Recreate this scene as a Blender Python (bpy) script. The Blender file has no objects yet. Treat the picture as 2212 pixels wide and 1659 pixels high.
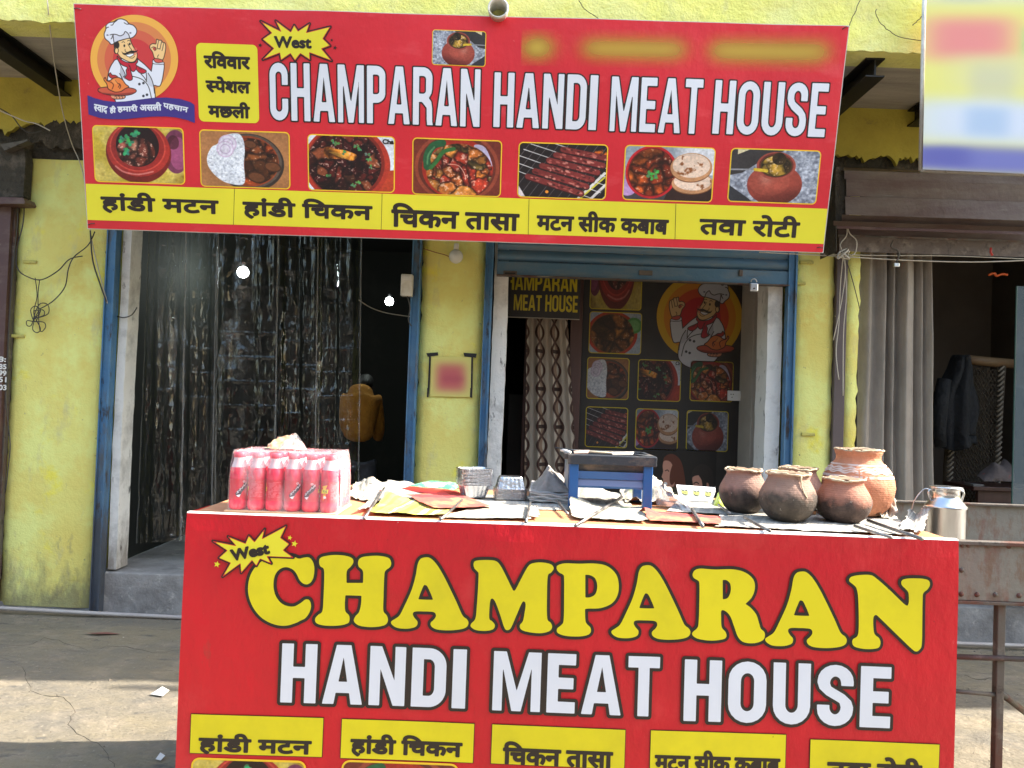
import bpy, bmesh, math, random
import numpy as np
from mathutils import Vector, Matrix
random.seed(7)
SC = bpy.context.scene
COL = SC.collection
PI = math.pi
# ------------------------------------------------------------------ camera
FPX, CX, CY = 1661.0, 1106.0, 829.5          # focal length and centre, in units of a 2212 wide picture
PITCH, ROLL = 0.022, 0.036
CAM = Vector((0, 0, 1.5))
_f = Vector((0, math.cos(PITCH), math.sin(PITCH)))
_u = Vector((0, -math.sin(PITCH), math.cos(PITCH)))
_r = Vector((1, 0, 0))
RIGHT = _r * math.cos(ROLL) + _u * math.sin(ROLL)
UP = _u * math.cos(ROLL) - _r * math.sin(ROLL)
cd = bpy.data.cameras.new('camera'); cd.sensor_width = 36; cd.lens = FPX / 2212 * 36
cd.clip_start = 0.05; cd.clip_end = 500
co = bpy.data.objects.new('camera', cd); COL.objects.link(co); SC.camera = co
mw = Matrix.Identity(4)
for i in range(3):
    mw[i][0] = RIGHT[i]; mw[i][1] = UP[i]; mw[i][2] = -_f[i]; mw[i][3] = CAM[i]
co.matrix_world = mw
# ------------------------------------------------------------------ light
SUN_EL, SUN_BACK = math.radians(43), math.radians(3.5)    # sun on the right, a little behind the shop fronts
w = bpy.data.worlds.new('World'); SC.world = w; w.use_nodes = True
nt = w.node_tree; bg = nt.nodes['Background']
sky = nt.nodes.new('ShaderNodeTexSky'); sky.sky_type = 'NISHITA'; sky.sun_disc = False
sky.sun_elevation = SUN_EL; sky.sun_rotation = PI/2 - SUN_BACK
sky.air_density = 1.6; sky.dust_density = 3.0; sky.ozone_density = 1.0
nt.links.new(sky.outputs[0], bg.inputs[0]); bg.inputs[1].default_value = 0.15
sl = bpy.data.lights.new('sun', 'SUN'); sl.energy = 3.9; sl.angle = math.radians(0.5); sl.color = (1, .93, .82)
so = bpy.data.objects.new('sun', sl); COL.objects.link(so)
SD = Vector((math.cos(SUN_EL)*math.cos(SUN_BACK), math.cos(SUN_EL)*math.sin(SUN_BACK), math.sin(SUN_EL)))
so.rotation_euler = SD.to_track_quat('Z', 'Y').to_euler(); so.location = (6, 3, 8)
SC.view_settings.view_transform = 'Standard'; SC.view_settings.look = 'None'
SC.view_settings.gamma = 1; SC.view_settings.use_curve_mapping = False
SC.view_settings.exposure = 1.95
SC.cycles.max_bounces = 6; SC.cycles.transparent_max_bounces = 16
SC.cycles.caustics_reflective = False; SC.cycles.caustics_refractive = False
# ------------------------------------------------------------------ where things stand
def ray(x, y): return _f + RIGHT*((x-CX)/FPX) + UP*((CY-y)/FPX)
def P(x, y, Y):
    d = ray(x, y); return CAM + d*(Y/d.y)
def PZ(x, y, z):
    d = ray(x, y); return CAM + d*((z-CAM.z)/d.z)
ZT = 1.11                                     # top of the stall table
WALL = 5.1                                    # plane of the shop fronts
def wx(px, Y=WALL, py=900): return P(px, py, Y).x
def zq(r, c): return lambda x, y: (737.33*c + x*.33333, 553*r + y*.33333)
def zr(x0, y0, s): return lambda x, y: ((x0+x*s)*.54861, (y0+y*s)*.54861)
z5 = zr(1350, 1700, .40687); z6 = zr(2150, 1700, .36166); z7 = zr(2750, 1750, .49729)
def lin(c):
    return tuple((v/255/12.92 if v/255 <= .04045 else ((v/255+.055)/1.055)**2.4) for v in c)
# ------------------------------------------------------------------ object helpers
def tag(o, label=None, cat=None, group=None, kind=None):
    if label: o['label'] = label
    if cat: o['category'] = cat
    if group: o['group'] = group
    if kind: o['kind'] = kind
    return o
def thing(name, loc=(0, 0, 0), label=None, cat=None, group=None, kind=None):
    o = bpy.data.objects.new(name, None); COL.objects.link(o); o.location = loc
    o.empty_display_size = .1
    return tag(o, label, cat, group, kind)
def wloc(o):
    v = Vector((0, 0, 0))
    while o is not None:
        v += o.location; o = o.parent
    return v
def mk(name, verts, faces, mat, parent=None, smooth=False, uv=None, loc=None):
    """one mesh object from world-space vertices"""
    base = wloc(parent) if parent is not None else (Vector(loc) if loc is not None else Vector((0, 0, 0)))
    b = np.array(base)
    va = np.array([tuple(v) for v in verts], dtype=float).reshape(-1, 3) - b
    me = bpy.data.meshes.new(name); me.from_pydata(va.tolist(), [], [tuple(f) for f in faces])
    if uv is not None:
        l = me.uv_layers.new(name='UVMap')
        idx = np.empty(len(me.loops), dtype=int); me.loops.foreach_get('vertex_index', idx)
        l.data.foreach_set('uv', np.array(uv, dtype=float)[idx].ravel())
    for m in (mat if isinstance(mat, (list, tuple)) else [mat]): me.materials.append(m)
    if smooth: me.polygons.foreach_set('use_smooth', [True]*len(me.polygons))
    o = bpy.data.objects.new(name, me); COL.objects.link(o)
    if parent is not None: o.parent = parent
    else: o.location = base
    return o
def bevel(o, w=.004, seg=2):
    m = o.modifiers.new('bevel', 'BEVEL'); m.width = w; m.segments = seg; m.limit_method = 'ANGLE'; return o
BF = [(0, 3, 2, 1), (4, 5, 6, 7), (0, 1, 5, 4), (1, 2, 6, 5), (2, 3, 7, 6), (3, 0, 4, 7)]
def boxv(x0, x1, y0, y1, z0, z1):
    return [(x0, y0, z0), (x1, y0, z0), (x1, y1, z0), (x0, y1, z0), (x0, y0, z1), (x1, y0, z1), (x1, y1, z1), (x0, y1, z1)]
def box(name, x0, x1, y0, y1, z0, z1, mat, parent=None, bv=.004):
    o = mk(name, boxv(x0, x1, y0, y1, z0, z1), BF, mat, parent, loc=None if parent is not None else ((x0+x1)/2, (y0+y1)/2, z0))
    if bv: bevel(o, bv)
    return o
class MB:
    """collects shapes into one mesh"""
    def __init__(s): s.v = []; s.f = []
    def add(s, v, f):
        n = len(s.v); s.v += [tuple(a) for a in v]; s.f += [tuple(i+n for i in q) for q in f]
    def box(s, *a): s.add(boxv(*a), BF)
    def tube(s, pts, r, n=6, cap=True):
        pts = [Vector(p) for p in pts]; rs = r if isinstance(r, (list, tuple)) else [r]*len(pts)
        v = []; f = []; pn = None
        for i, p in enumerate(pts):
            t = (pts[min(i+1, len(pts)-1)] - pts[max(i-1, 0)])
            if t.length < 1e-9: t = Vector((0, 0, 1))
            t.normalize()
            if pn is None:
                a = Vector((0, 0, 1)) if abs(t.z) < .9 else Vector((1, 0, 0)); pn = t.cross(a).normalized()
            pn = (pn - t*pn.dot(t)).normalized(); b = t.cross(pn)
            for k in range(n):
                an = 2*PI*k/n; v.append(p + (pn*math.cos(an)+b*math.sin(an))*rs[i])
        for i in range(len(pts)-1):
            for k in range(n):
                f.append((i*n+k, i*n+(k+1) % n, (i+1)*n+(k+1) % n, (i+1)*n+k))
        if cap: f.append(tuple(range(n-1, -1, -1))); f.append(tuple((len(pts)-1)*n+k for k in range(n)))
        s.add(v, f)
    def lathe(s, c, prof, n=32, jit=0, seed=0):
        rnd = random.Random(seed); v = []; f = []; m = len(prof)
        ph = rnd.random()*6
        for (r, z) in prof:
            for k in range(n):
                an = 2*PI*k/n; rr = r*(1+jit*math.sin(2*an+ph+z*9)+jit*.5*math.sin(5*an+z*30))
                v.append((c[0]+rr*math.cos(an), c[1]+rr*math.sin(an), c[2]+z))
        for i in range(m-1):
            for k in range(n): f.append((i*n+k, i*n+(k+1) % n, (i+1)*n+(k+1) % n, (i+1)*n+k))
        f.append(tuple(range(n-1, -1, -1)))
        if prof[-1][0] > 1e-4: pass
        s.add(v, f)
    def build(s, name, mat, parent=None, smooth=False, loc=None): return mk(name, s.v, s.f, mat, parent, smooth, loc=loc)
def tube(name, pts, r, mat, parent=None, n=6, loc=None):
    m = MB(); m.tube(pts, r, n); return m.build(name, mat, parent, True, loc)
def spline(pts, k=8):
    """Catmull-Rom through points"""
    pts = [np.array(p, float) for p in pts]; out = []
    for i in range(len(pts)-1):
        a = pts[max(i-1, 0)]; b = pts[i]; c = pts[i+1]; d = pts[min(i+2, len(pts)-1)]
        for j in range(k):
            t = j/k
            out.append(.5*((2*b)+(-a+c)*t+(2*a-5*b+4*c-d)*t*t+(-a+3*b-3*c+d)*t**3))
    out.append(pts[-1]); return [tuple(p) for p in out]
def closed(pts, k=5, sharp=()):
    n = len(pts); p = [np.array(q, float) for q in pts]; out = []
    for i in range(n):
        a, b, c, d = p[i-1], p[i], p[(i+1) % n], p[(i+2) % n]
        m0 = (c-a)/2 if i not in sharp else (c-b); m1 = (d-b)/2 if (i+1) % n not in sharp else (c-b)
        for j in range(k):
            t = j/k; h = t*t*(3-2*t)
            out.append((2*t**3-3*t*t+1)*b+(t**3-2*t*t+t)*m0+(-2*t**3+3*t*t)*c+(t**3-t*t)*m1)
    return np.array(out)
# ------------------------------------------------------------------ materials
def newmat(name):
    m = bpy.data.materials.new(name); m.use_nodes = True
    return m, m.node_tree, m.node_tree.nodes['Principled BSDF']
def N(t, typ, **k):
    n = t.nodes.new(typ)
    for a, b in k.items(): setattr(n, a, b)
    return n
def noise(t, scale, detail=5, rough=.6, vec=None, stretch=None):
    n = N(t, 'ShaderNodeTexNoise'); n.inputs['Scale'].default_value = scale
    n.inputs['Detail'].default_value = detail; n.inputs['Roughness'].default_value = rough
    tc = N(t, 'ShaderNodeTexCoord')
    if stretch:
        mp = N(t, 'ShaderNodeMapping'); mp.inputs['Scale'].default_value = stretch
        t.links.new(tc.outputs['Object'], mp.inputs[0]); t.links.new(mp.outputs[0], n.inputs['Vector'])
    else: t.links.new(tc.outputs['Object'], n.inputs['Vector'])
    return n
def ramp(t, src, lo, hi, a=0., b=1.):
    r = N(t, 'ShaderNodeMapRange'); r.inputs[1].default_value = lo; r.inputs[2].default_value = hi
    r.inputs[3].default_value = a; r.inputs[4].default_value = b
    t.links.new(src, r.inputs[0]); return r.outputs[0]
def mixc(t, fac, a, b):
    m = N(t, 'ShaderNodeMix', data_type='RGBA')
    if isinstance(fac, (int, float)): m.inputs[0].default_value = fac
    else: t.links.new(fac, m.inputs[0])
    for s, v in ((6, a), (7, b)):
        if isinstance(v, (tuple, list)): m.inputs[s].default_value = (*v[:3], 1)
        else: t.links.new(v, m.inputs[s])
    return m.outputs[2]
def M(name, col, rough=.6, metal=0., layers=(), bumps=(), spec=None, src=None, foot=None):
    """layers: (colour, scale, lo, hi, stretch); bumps: (scale, distance, stretch)"""
    m, t, p = newmat(name); c = tuple(col)
    if src is not None: c = src(t)
    for L in layers:
        st = L[4] if len(L) > 4 else None
        nn = noise(t, L[1], 8, .65, stretch=st)
        c = mixc(t, ramp(t, nn.outputs[0], L[2], L[3]), c, L[0])
    if foot:
        # dirt splashed up from the ground: colour, height, reach, strength
        tc = N(t, 'ShaderNodeTexCoord'); sx = N(t, 'ShaderNodeSeparateXYZ'); t.links.new(tc.outputs['Object'], sx.inputs[0])
        nn = noise(t, 6, 8, .7, stretch=(1.6, 1.6, .6)); ad = N(t, 'ShaderNodeMath', operation='MULTIPLY_ADD'); t.links.new(nn.outputs[0], ad.inputs[0]); ad.inputs[1].default_value = -foot[2]*2; t.links.new(sx.outputs[2], ad.inputs[2])
        c = mixc(t, ramp(t, ad.outputs[0], foot[1]-foot[2]*1.35, foot[1]-foot[2]*.75, foot[3], 0), c, foot[0])
    if isinstance(c, tuple): p.inputs['Base Color'].default_value = (*c[:3], 1)
    else: t.links.new(c, p.inputs['Base Color'])
    p.inputs['Roughness'].default_value = rough; p.inputs['Metallic'].default_value = metal
    if spec is not None: p.inputs['Specular IOR Level'].default_value = spec
    prev = None
    for B in bumps:
        nn = noise(t, B[0], 8, .6, stretch=B[2] if len(B) > 2 else None)
        b = N(t, 'ShaderNodeBump'); b.inputs['Distance'].default_value = B[1]; b.inputs['Strength'].default_value = 1
        t.links.new(nn.outputs[0], b.inputs['Height'])
        if prev: t.links.new(prev, b.inputs['Normal'])
        prev = b.outputs[0]
    if prev: t.links.new(prev, p.inputs['Normal'])
    return m
m_ywall = M('yellow_limewash', (.74, .69, .20), .85, layers=[((.72, .58, .14), 1.3, .44, .66), ((.76, .78, .26), 2.3, .48, .60), ((.80, .72, .10), 4.1, .58, .68), ((.56, .52, .25), 7, .56, .74, (1, 1, .4)), ((.22, .19, .12), 21, .66, .71), ((.40, .38, .20), 38, .66, .70), ((.24, .20, .12), 3.2, .64, .72, (1, 1, .4)), ((.40, .42, .05), 5.5, .68, .71)], bumps=[(5, .007), (22, .006), (90, .003)], foot=((.16, .14, .09), .22, .45, .75))
m_fascia = M('yellow_rough_plaster', (.80, .77, .20), .9, layers=[((.82, .79, .32), 2.5, .4, .65), ((.72, .68, .26), 11, .55, .75)], bumps=[(7, .02), (26, .012), (80, .004)])
m_yshade = M('yellow_header_in_shade', (.60, .50, .08), .85, layers=[((.45, .36, .06), 2.5, .4, .7), ((.20, .16, .07), 5, .62, .72)], bumps=[(9, .01), (50, .004)])  # wall yellow made darker, shade under the slab put into the colour
m_white = M('whitewashed_jamb', (.76, .75, .72), .85, layers=[((.45, .44, .42), 5, .5, .7), ((.10, .09, .09), 11, .60, .68, (1.5, 1.5, .6))], bumps=[(20, .008)], foot=((.20, .17, .14), .45, .5, .8))
m_grey = M('grey_cement', (.30, .29, .28), .9, layers=[((.18, .17, .165), 4, .4, .65), ((.40, .38, .35), 12, .58, .7)], bumps=[(14, .012), (60, .004)])
m_greypaint = M('grey_inner_paint', (.34, .31, .27), .8, layers=[((.26, .24, .21), 3, .4, .7)])
m_soffit = M('grey_slab_soffit', (.48, .44, .40), .9, layers=[((.30, .27, .25), 3, .35, .7, (.4, 3, 1)), ((.5, .46, .42), 18, .6, .75, (.3, 4, 1))], bumps=[(12, .01, (.3, 4, 1)), (50, .003)])
m_darkplaster = M('broken_cement', (.055, .047, .036), .95, layers=[((.16, .13, .10), 9, .5, .7), ((.02, .018, .015), 16, .55, .7)], bumps=[(14, .03), (50, .01)])
m_blue = M('worn_blue_steel', (.045, .15, .30), .5, .1, layers=[((.09, .20, .32), 6, .4, .7), ((.10, .11, .12), 3.4, .55, .68, (3, 3, .9)), ((.035, .032, .035), 8, .56, .64, (2.5, 2.5, .7)), ((.30, .33, .36), 19, .69, .74, (2, 2, .6))], bumps=[(25, .004)], foot=((.055, .05, .05), .9, .9, .85))
m_blueshut = M('faded_blue_shutter', (.07, .15, .23), .5, .2, layers=[((.14, .18, .21), 4, .45, .7, (1, 1, 3)), ((.10, .07, .05), 7, .62, .74, (.7, 1, 3))], bumps=[(18, .004)])
m_black = M('black_painted_steel', (.018, .017, .018), .45, .3, layers=[((.05, .045, .04), 12, .6, .7)])
m_rust = M('rusty_steel', (.12, .105, .09), .65, .4, layers=[((.12, .055, .04), 7, .5, .62, (1, 1, .5)), ((.34, .31, .27), 5, .58, .75), ((.04, .03, .027), 15, .58, .68)], bumps=[(20, .004)])
m_rustpanel = M('rust_streaked_panel', (.19, .18, .155), .6, .2, layers=[((.16, .075, .055), 9, .54, .66, (1, 1, .35)), ((.16, .11, .08), 22, .52, .64, (1, 1, .4)), ((.36, .34, .30), 3, .55, .8)], bumps=[(25, .004)])
m_maroon = M('maroon_shutter_paint', (.085, .04, .038), .55, .1, layers=[((.15, .10, .085), 5, .5, .75, (1, 1, 2)), ((.20, .17, .14), 26, .67, .74)], bumps=[(14, .004)])
m_brownbox = M('dusty_brown_steel', (.09, .052, .045), .5, .1, layers=[((.15, .12, .10), 3, .42, .7, (.5, 1, 2.5)), ((.24, .21, .18), 9, .66, .78, (.3, 1, 3))], bumps=[(10, .006)])
m_dark = M('shade_dark_room_wall', (.012, .014, .012), .8, layers=[((.03, .03, .028), 2, .5, .8)])  # near-black colour stands in for the unlit interior
m_dark2 = M('brown_room_wall', (.12, .095, .075), .85, layers=[((.07, .055, .045), 1.5, .4, .8)])
m_floor = M('smooth_cement_floor', (.20, .19, .18), .7, layers=[((.13, .125, .12), 3, .4, .7)])
m_ground = M('worn_concrete_ground', (.215, .18, .118), .9, layers=[((.15, .134, .108), 1.1, .40, .62, (1, 1.6, 1)), ((.27, .225, .165), 5, .50, .75), ((.10, .092, .08), 9, .58, .70, (.7, 1.5, 1)), ((.31, .265, .20), 40, .60, .72), ((.08, .07, .06), 55, .68, .74)], bumps=[(3, .03, (1, 1.6, 1)), (13, .022, (.6, 1.6, 1)), (60, .006)])
m_pvc = M('dusty_pvc', (.62, .60, .54), .4, layers=[((.42, .38, .30), 7, .5, .7)])
m_pvcin = M('pipe_bore', (.12, .09, .07), .8)
m_wire = M('dark_wire', (.045, .04, .035), .5)
m_wirew = M('pale_wire', (.55, .50, .42), .5)
m_paper = M('white_paper', (.62, .61, .58), .7)
m_steel = M('brushed_aluminium', (.62, .63, .64), .28, 1., layers=[((.45, .45, .45), 6, .5, .7, (1, 1, .2))], bumps=[(30, .002, (1, 1, .3))])
m_foil = M('crinkled_foil', (.68, .70, .74), .24, 1., bumps=[(45, .004)])
m_lug = M('yellow_painted_lug', (.52, .47, .12), .8, layers=[((.25, .20, .10), 30, .55, .7)])
m_bluepaint = M('glossy_blue_paint', (.012, .085, .27), .35, .0, layers=[((.01, .02, .06), 8, .62, .74), ((.10, .13, .22), 4, .6, .8, (.4, 1, 3))], bumps=[(20, .002)])
m_soot = M('sooty_metal', (.025, .032, .042), .6, .2, layers=[((.12, .10, .085), 8, .5, .66, (1, 1, 1.6)), ((.35, .34, .33), 25, .68, .74)], bumps=[(20, .004)])
m_board = M('orange_brown_board', (.50, .22, .10), .6, layers=[((.58, .28, .14), 4, .4, .7, (.4, 3, 1)), ((.36, .15, .07), 12, .62, .74, (.4, 2, 1))], bumps=[(20, .002)])
def emis(name, col, s):
    m, t, p = newmat(name); p.inputs['Base Color'].default_value = (*col, 1)
    p.inputs['Emission Color'].default_value = (*col, 1); p.inputs['Emission Strength'].default_value = s; return m
m_bulb = emis('lit_bulb_glass', (.93, 1, .97), 14)
m_bulboff = M('milky_bulb_glass', (.60, .60, .57), .25)
def film(name, tint, alpha, rough=.08, bs=40, bd=.002, trans=None):
    m, t, p = newmat(name); out = t.nodes['Material Output']
    p.inputs['Base Color'].default_value = (*tint, 1); p.inputs['Roughness'].default_value = rough
    tr = N(t, 'ShaderNodeBsdfTransparent'); 
    if trans: tr.inputs[0].default_value = (*trans, 1)
    mx = N(t, 'ShaderNodeMixShader'); mx.inputs[0].default_value = alpha
    t.links.new(tr.outputs[0], mx.inputs[1]); t.links.new(p.outputs[0], mx.inputs[2]); t.links.new(mx.outputs[0], out.inputs[0])
    nn = noise(t, bs, 4, .5); b = N(t, 'ShaderNodeBump'); b.inputs['Distance'].default_value = bd
    t.links.new(nn.outputs[0], b.inputs['Height']); t.links.new(b.outputs[0], p.inputs['Normal'])
    return m, t, mx, nn, p
# print inks on vinyl
def ink(name, c, rough=.38, var=.9):
    l = lin(c); return M(name, l, rough, layers=[(tuple(v*var for v in l), 1.3, .35, .7)])
i_red = M('red_flex_vinyl', lin((217, 40, 52)), .40, layers=[(lin((203, 36, 47)), 1.2, .35, .65), (lin((222, 72, 78)), 3.2, .56, .8, (1, 1, 2.5)), (lin((226, 120, 118)), 70, .70, .76, (1, 1, .3))], bumps=[(1.6, .02, (1, 1, .5)), (7, .003), (260, .0003)])
i_red2 = M('red_table_vinyl', lin((206, 22, 36)), .38, layers=[(lin((192, 22, 36)), 1.0, .4, .6), (lin((216, 62, 64)), 2.3, .55, .8), (lin((150, 25, 30)), 34, .68, .73), (lin((225, 130, 125)), 60, .71, .76, (1, 1, .3)), (lin((160, 60, 50)), 5, .68, .76, (1, 1, .5))], bumps=[(2.0, .03, (1, 1, .5)), (8, .005), (40, .0006)])
i_yel = ink('yellow_ink', (233, 221, 52)); i_yel2 = M('yellow_ink_flecked', lin((228, 211, 26)), .4, layers=[(lin((205, 190, 30)), 2, .45, .7), (lin((120, 105, 20)), 60, .70, .75)])
i_blk = ink('dark_brown_ink', (42, 32, 28)); i_wht = ink('white_ink', (226, 229, 238)); i_ora = ink('amber_ink', (252, 206, 48))
i_pur = ink('violet_ink', (66, 52, 132)); i_dk = M('black_poster_print', (.014, .011, .010), .5, layers=[((.03, .026, .022), 1.5, .45, .7)])
i_yd = ink('shade_dimmed_yellow_ink', (176, 158, 16))  # yellow dimmed in colour for the shade inside the right shop
# ------------------------------------------------------------------ outlines to flat shapes
def field(segs, xs, ys, nonzero=True):
    X, Y = np.meshgrid(xs, ys); px = X.ravel(); py = Y.ravel()
    a = segs[:, :2]; d = segs[:, 2:]-a; L = (d**2).sum(1)+1e-18
    D = np.empty(len(px)); Wd = np.zeros(len(px), int); ch = max(1, 1500000//len(segs))
    for s in range(0, len(px), ch):
        x = px[s:s+ch, None]; y = py[s:s+ch, None]
        t = np.clip(((x-a[:, 0])*d[:, 0]+(y-a[:, 1])*d[:, 1])/L, 0, 1)
        D[s:s+ch] = ((x-a[:, 0]-t*d[:, 0])**2+(y-a[:, 1]-t*d[:, 1])**2).min(1)
        y0 = a[:, 1]; y1 = segs[:, 3]
        up = (y0 <= y) & (y1 > y); dn = (y1 <= y) & (y0 > y)
        cr = (up | dn); xi = a[:, 0]+(y-y0)*d[:, 0]/np.where(d[:, 1] == 0, 1, d[:, 1])
        hit = cr & (xi > x)
        Wd[s:s+ch] = (hit & up).sum(1)-(hit & dn).sum(1) if nonzero else hit.sum(1) % 2
    return (np.sqrt(D)*np.where(Wd != 0, -1, 1)).reshape(X.shape)
def fill_mesh(F, xs, ys, level, run=10):
    G = F-level; V = []; Fc = []; ny, nx = G.shape; ins = G < 0
    cnt = ins[:-1, :-1]*1+ins[1:, :-1]+ins[:-1, 1:]+ins[1:, 1:]
    for j in range(ny-1):
        row = cnt[j]; i = 0
        idx = np.nonzero(row)[0]
        if len(idx) == 0: continue
        start = None
        for i in range(idx[0], idx[-1]+2):
            full = i < nx-1 and row[i] == 4
            if full and start is None: start = i
            if start is not None and (not full or i-start >= run):
                e = i; n = len(V); V += [(xs[start], ys[j]), (xs[e], ys[j]), (xs[e], ys[j+1]), (xs[start], ys[j+1])]
                Fc.append((n, n+1, n+2, n+3)); start = i if full else None
            if i < nx-1 and 0 < row[i] < 4:
                c = [(xs[i], ys[j], G[j, i]), (xs[i+1], ys[j], G[j, i+1]), (xs[i+1], ys[j+1], G[j+1, i+1]), (xs[i], ys[j+1], G[j+1, i])]
                poly = []
                for k in range(4):
                    p, q = c[k], c[(k+1) % 4]
                    if p[2] < 0: poly.append(p[:2])
                    if (p[2] < 0) != (q[2] < 0):
                        t = p[2]/(p[2]-q[2]); poly.append((p[0]+(q[0]-p[0])*t, p[1]+(q[1]-p[1])*t))
                if len(poly) > 2:
                    n = len(V); V += poly; Fc.append(tuple(range(n, n+len(poly))))
    return V, Fc
def segs_of(polys):
    out = []
    for p in polys:
        p = np.asarray(p, float); q = np.roll(p, -1, 0); out.append(np.hstack([p, q]))
    return np.vstack(out)
class Plane:
    def __init__(s, O, A, B, wave=None):
        """O origin, A a point along +u, B a point roughly along +v"""
        s.O = Vector(O); s.U = (Vector(A)-s.O).normalized(); v = Vector(B)-s.O
        s.Nn = s.U.cross(v).normalized(); s.V = s.Nn.cross(s.U).normalized()
        if s.Nn.y > 0: s.Nn.negate()
        s.wave = wave or (lambda u, v: 0.)
    def uv(s, x, y):
        d = ray(x, y); t = (s.O-CAM).dot(s.Nn)/d.dot(s.Nn); p = CAM+d*t-s.O
        return p.dot(s.U), p.dot(s.V)
    def pt(s, u, v, off=0.): return s.O+s.U*u+s.V*v+s.Nn*(off+s.wave(u, v))
    def mesh(s, name, V, F, mat, parent, off): return mk(name, [s.pt(a, b, off) for a, b in V], F, mat, parent)
    def shape(s, name, polys, mat, parent, off, level=0., step=None, pad=0., nonzero=False, label=None):
        sg = segs_of(polys); lo = sg.reshape(-1, 2).min(0)-level-pad; hi = sg.reshape(-1, 2).max(0)+level+pad
        st = step or max((hi-lo).max()/90, .0012)
        xs = np.arange(lo[0]-st, hi[0]+2*st, st); ys = np.arange(lo[1]-st, hi[1]+2*st, st)
        F = field(sg, xs, ys, nonzero); V, Fc = fill_mesh(F, xs, ys, level)
        return s.mesh(name, V, Fc, mat, parent, off)
    def pxpoly(s, pts, z=None): return np.array([s.uv(*(z(*p) if z else p)) for p in pts])
def grid_rect(u0, u1, v0, v1, nu, nv):
    us = np.linspace(u0, u1, nu+1); vs = np.linspace(v0, v1, nv+1)
    V = [(u, v) for v in vs for u in us]; F = [(j*(nu+1)+i, j*(nu+1)+i+1, (j+1)*(nu+1)+i+1, (j+1)*(nu+1)+i) for j in range(nv) for i in range(nu)]
    return V, F
def rrect(u0, u1, v0, v1, r, k=6):
    pts = []
    for cx, cy, a0 in ((u1-r, v0+r, -PI/2), (u1-r, v1-r, 0), (u0+r, v1-r, PI/2), (u0+r, v0+r, PI)):
        for i in range(k+1): a = a0+PI/2*i/k; pts.append((cx+r*math.cos(a), cy+r*math.sin(a)))
    return pts
def disc(cx, cy, rx, ry, k=64): return [(cx+rx*math.cos(2*PI*i/k), cy+ry*math.sin(2*PI*i/k)) for i in range(k)]
# text through Blender's own built-in font
_tc = {}
def text_segs(parts):
    """parts: strings, or (string, keep) to cut a letter's right end off; returns oriented segments"""
    key = str(parts)
    if key in _tc: return _tc[key]
    segs = []; x = 0.
    for p in (parts if isinstance(parts, list) else [parts]):
        s, keep = (p if isinstance(p, tuple) else (p, None))
        c = bpy.data.curves.new('t', 'FONT'); c.body = s; c.size = 1; c.resolution_u = 5
        o = bpy.data.objects.new('t', c); COL.objects.link(o)
        bpy.context.view_layer.update()
        me = bpy.data.meshes.new_from_object(o.evaluated_get(bpy.context.evaluated_depsgraph_get()))
        bpy.data.objects.remove(o); bpy.data.curves.remove(c)
        bm = bmesh.new(); bm.from_mesh(me); bpy.data.meshes.remove(me)
        bmesh.ops.remove_doubles(bm, verts=bm.verts[:], dist=1e-6)
        xa = [v.co.x for v in bm.verts]; x0, x1 = min(xa), max(xa)
        if keep:
            cut = x0+(x1-x0)*keep
            bmesh.ops.bisect_plane(bm, geom=bm.verts[:]+bm.edges[:]+bm.faces[:], plane_co=(cut, 0, 0), plane_no=(1, 0, 0), clear_outer=True)
            x1 = cut
        for e in bm.edges:
            if len(e.link_faces) == 1:
                f = e.link_faces[0]
                for l in f.loops:
                    if l.edge == e:
                        a = l.vert.co; b = l.link_loop_next.vert.co
                        if f.normal.z < 0: a, b = b, a
                        segs.append((a.x-x0+x, a.y, b.x-x0+x, b.y))
        bm.free(); x += (x1-x0)-(.02 if keep else 0)
    _tc[key] = np.array(segs); return _tc[key]
def text(pl, name, parts, cx, cy, w, h, mat, parent, off, bold=.03, rot=0., n=44, outline=None, lat=False):
    """fit text in a w x h box centred at (cx,cy) of plane pl"""
    sg = text_segs(parts).copy(); a = sg.reshape(-1, 2)
    mn, mx = a.min(0), a.max(0); c = (mn+mx)/2
    sc = np.array([(w-2*bold*h)/(mx[0]-mn[0]), (h-2*bold*h)/(mx[1]-mn[1])]); a = (a-c)*sc
    cr, sr = math.cos(rot), math.sin(rot); a = np.stack([a[:, 0]*cr-a[:, 1]*sr+cx, a[:, 0]*sr+a[:, 1]*cr+cy], 1)
    sg = a.reshape(-1, 4); st = h/n; lv = bold*h
    mg = lv+(outline or 0)
    xs = np.arange(a[:, 0].min()-mg-2*st, a[:, 0].max()+mg+2*st, st); ys = np.arange(a[:, 1].min()-mg-2*st, a[:, 1].max()+mg+2*st, st)
    F = field(sg, xs, ys, True)
    if outline: pl.mesh(name+'_outline', *fill_mesh(F, xs, ys, lv+outline), outline_mat, parent, off-.0008)
    return pl.mesh(name, *fill_mesh(F, xs, ys, lv), mat, parent, off)
outline_mat = i_blk
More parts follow.
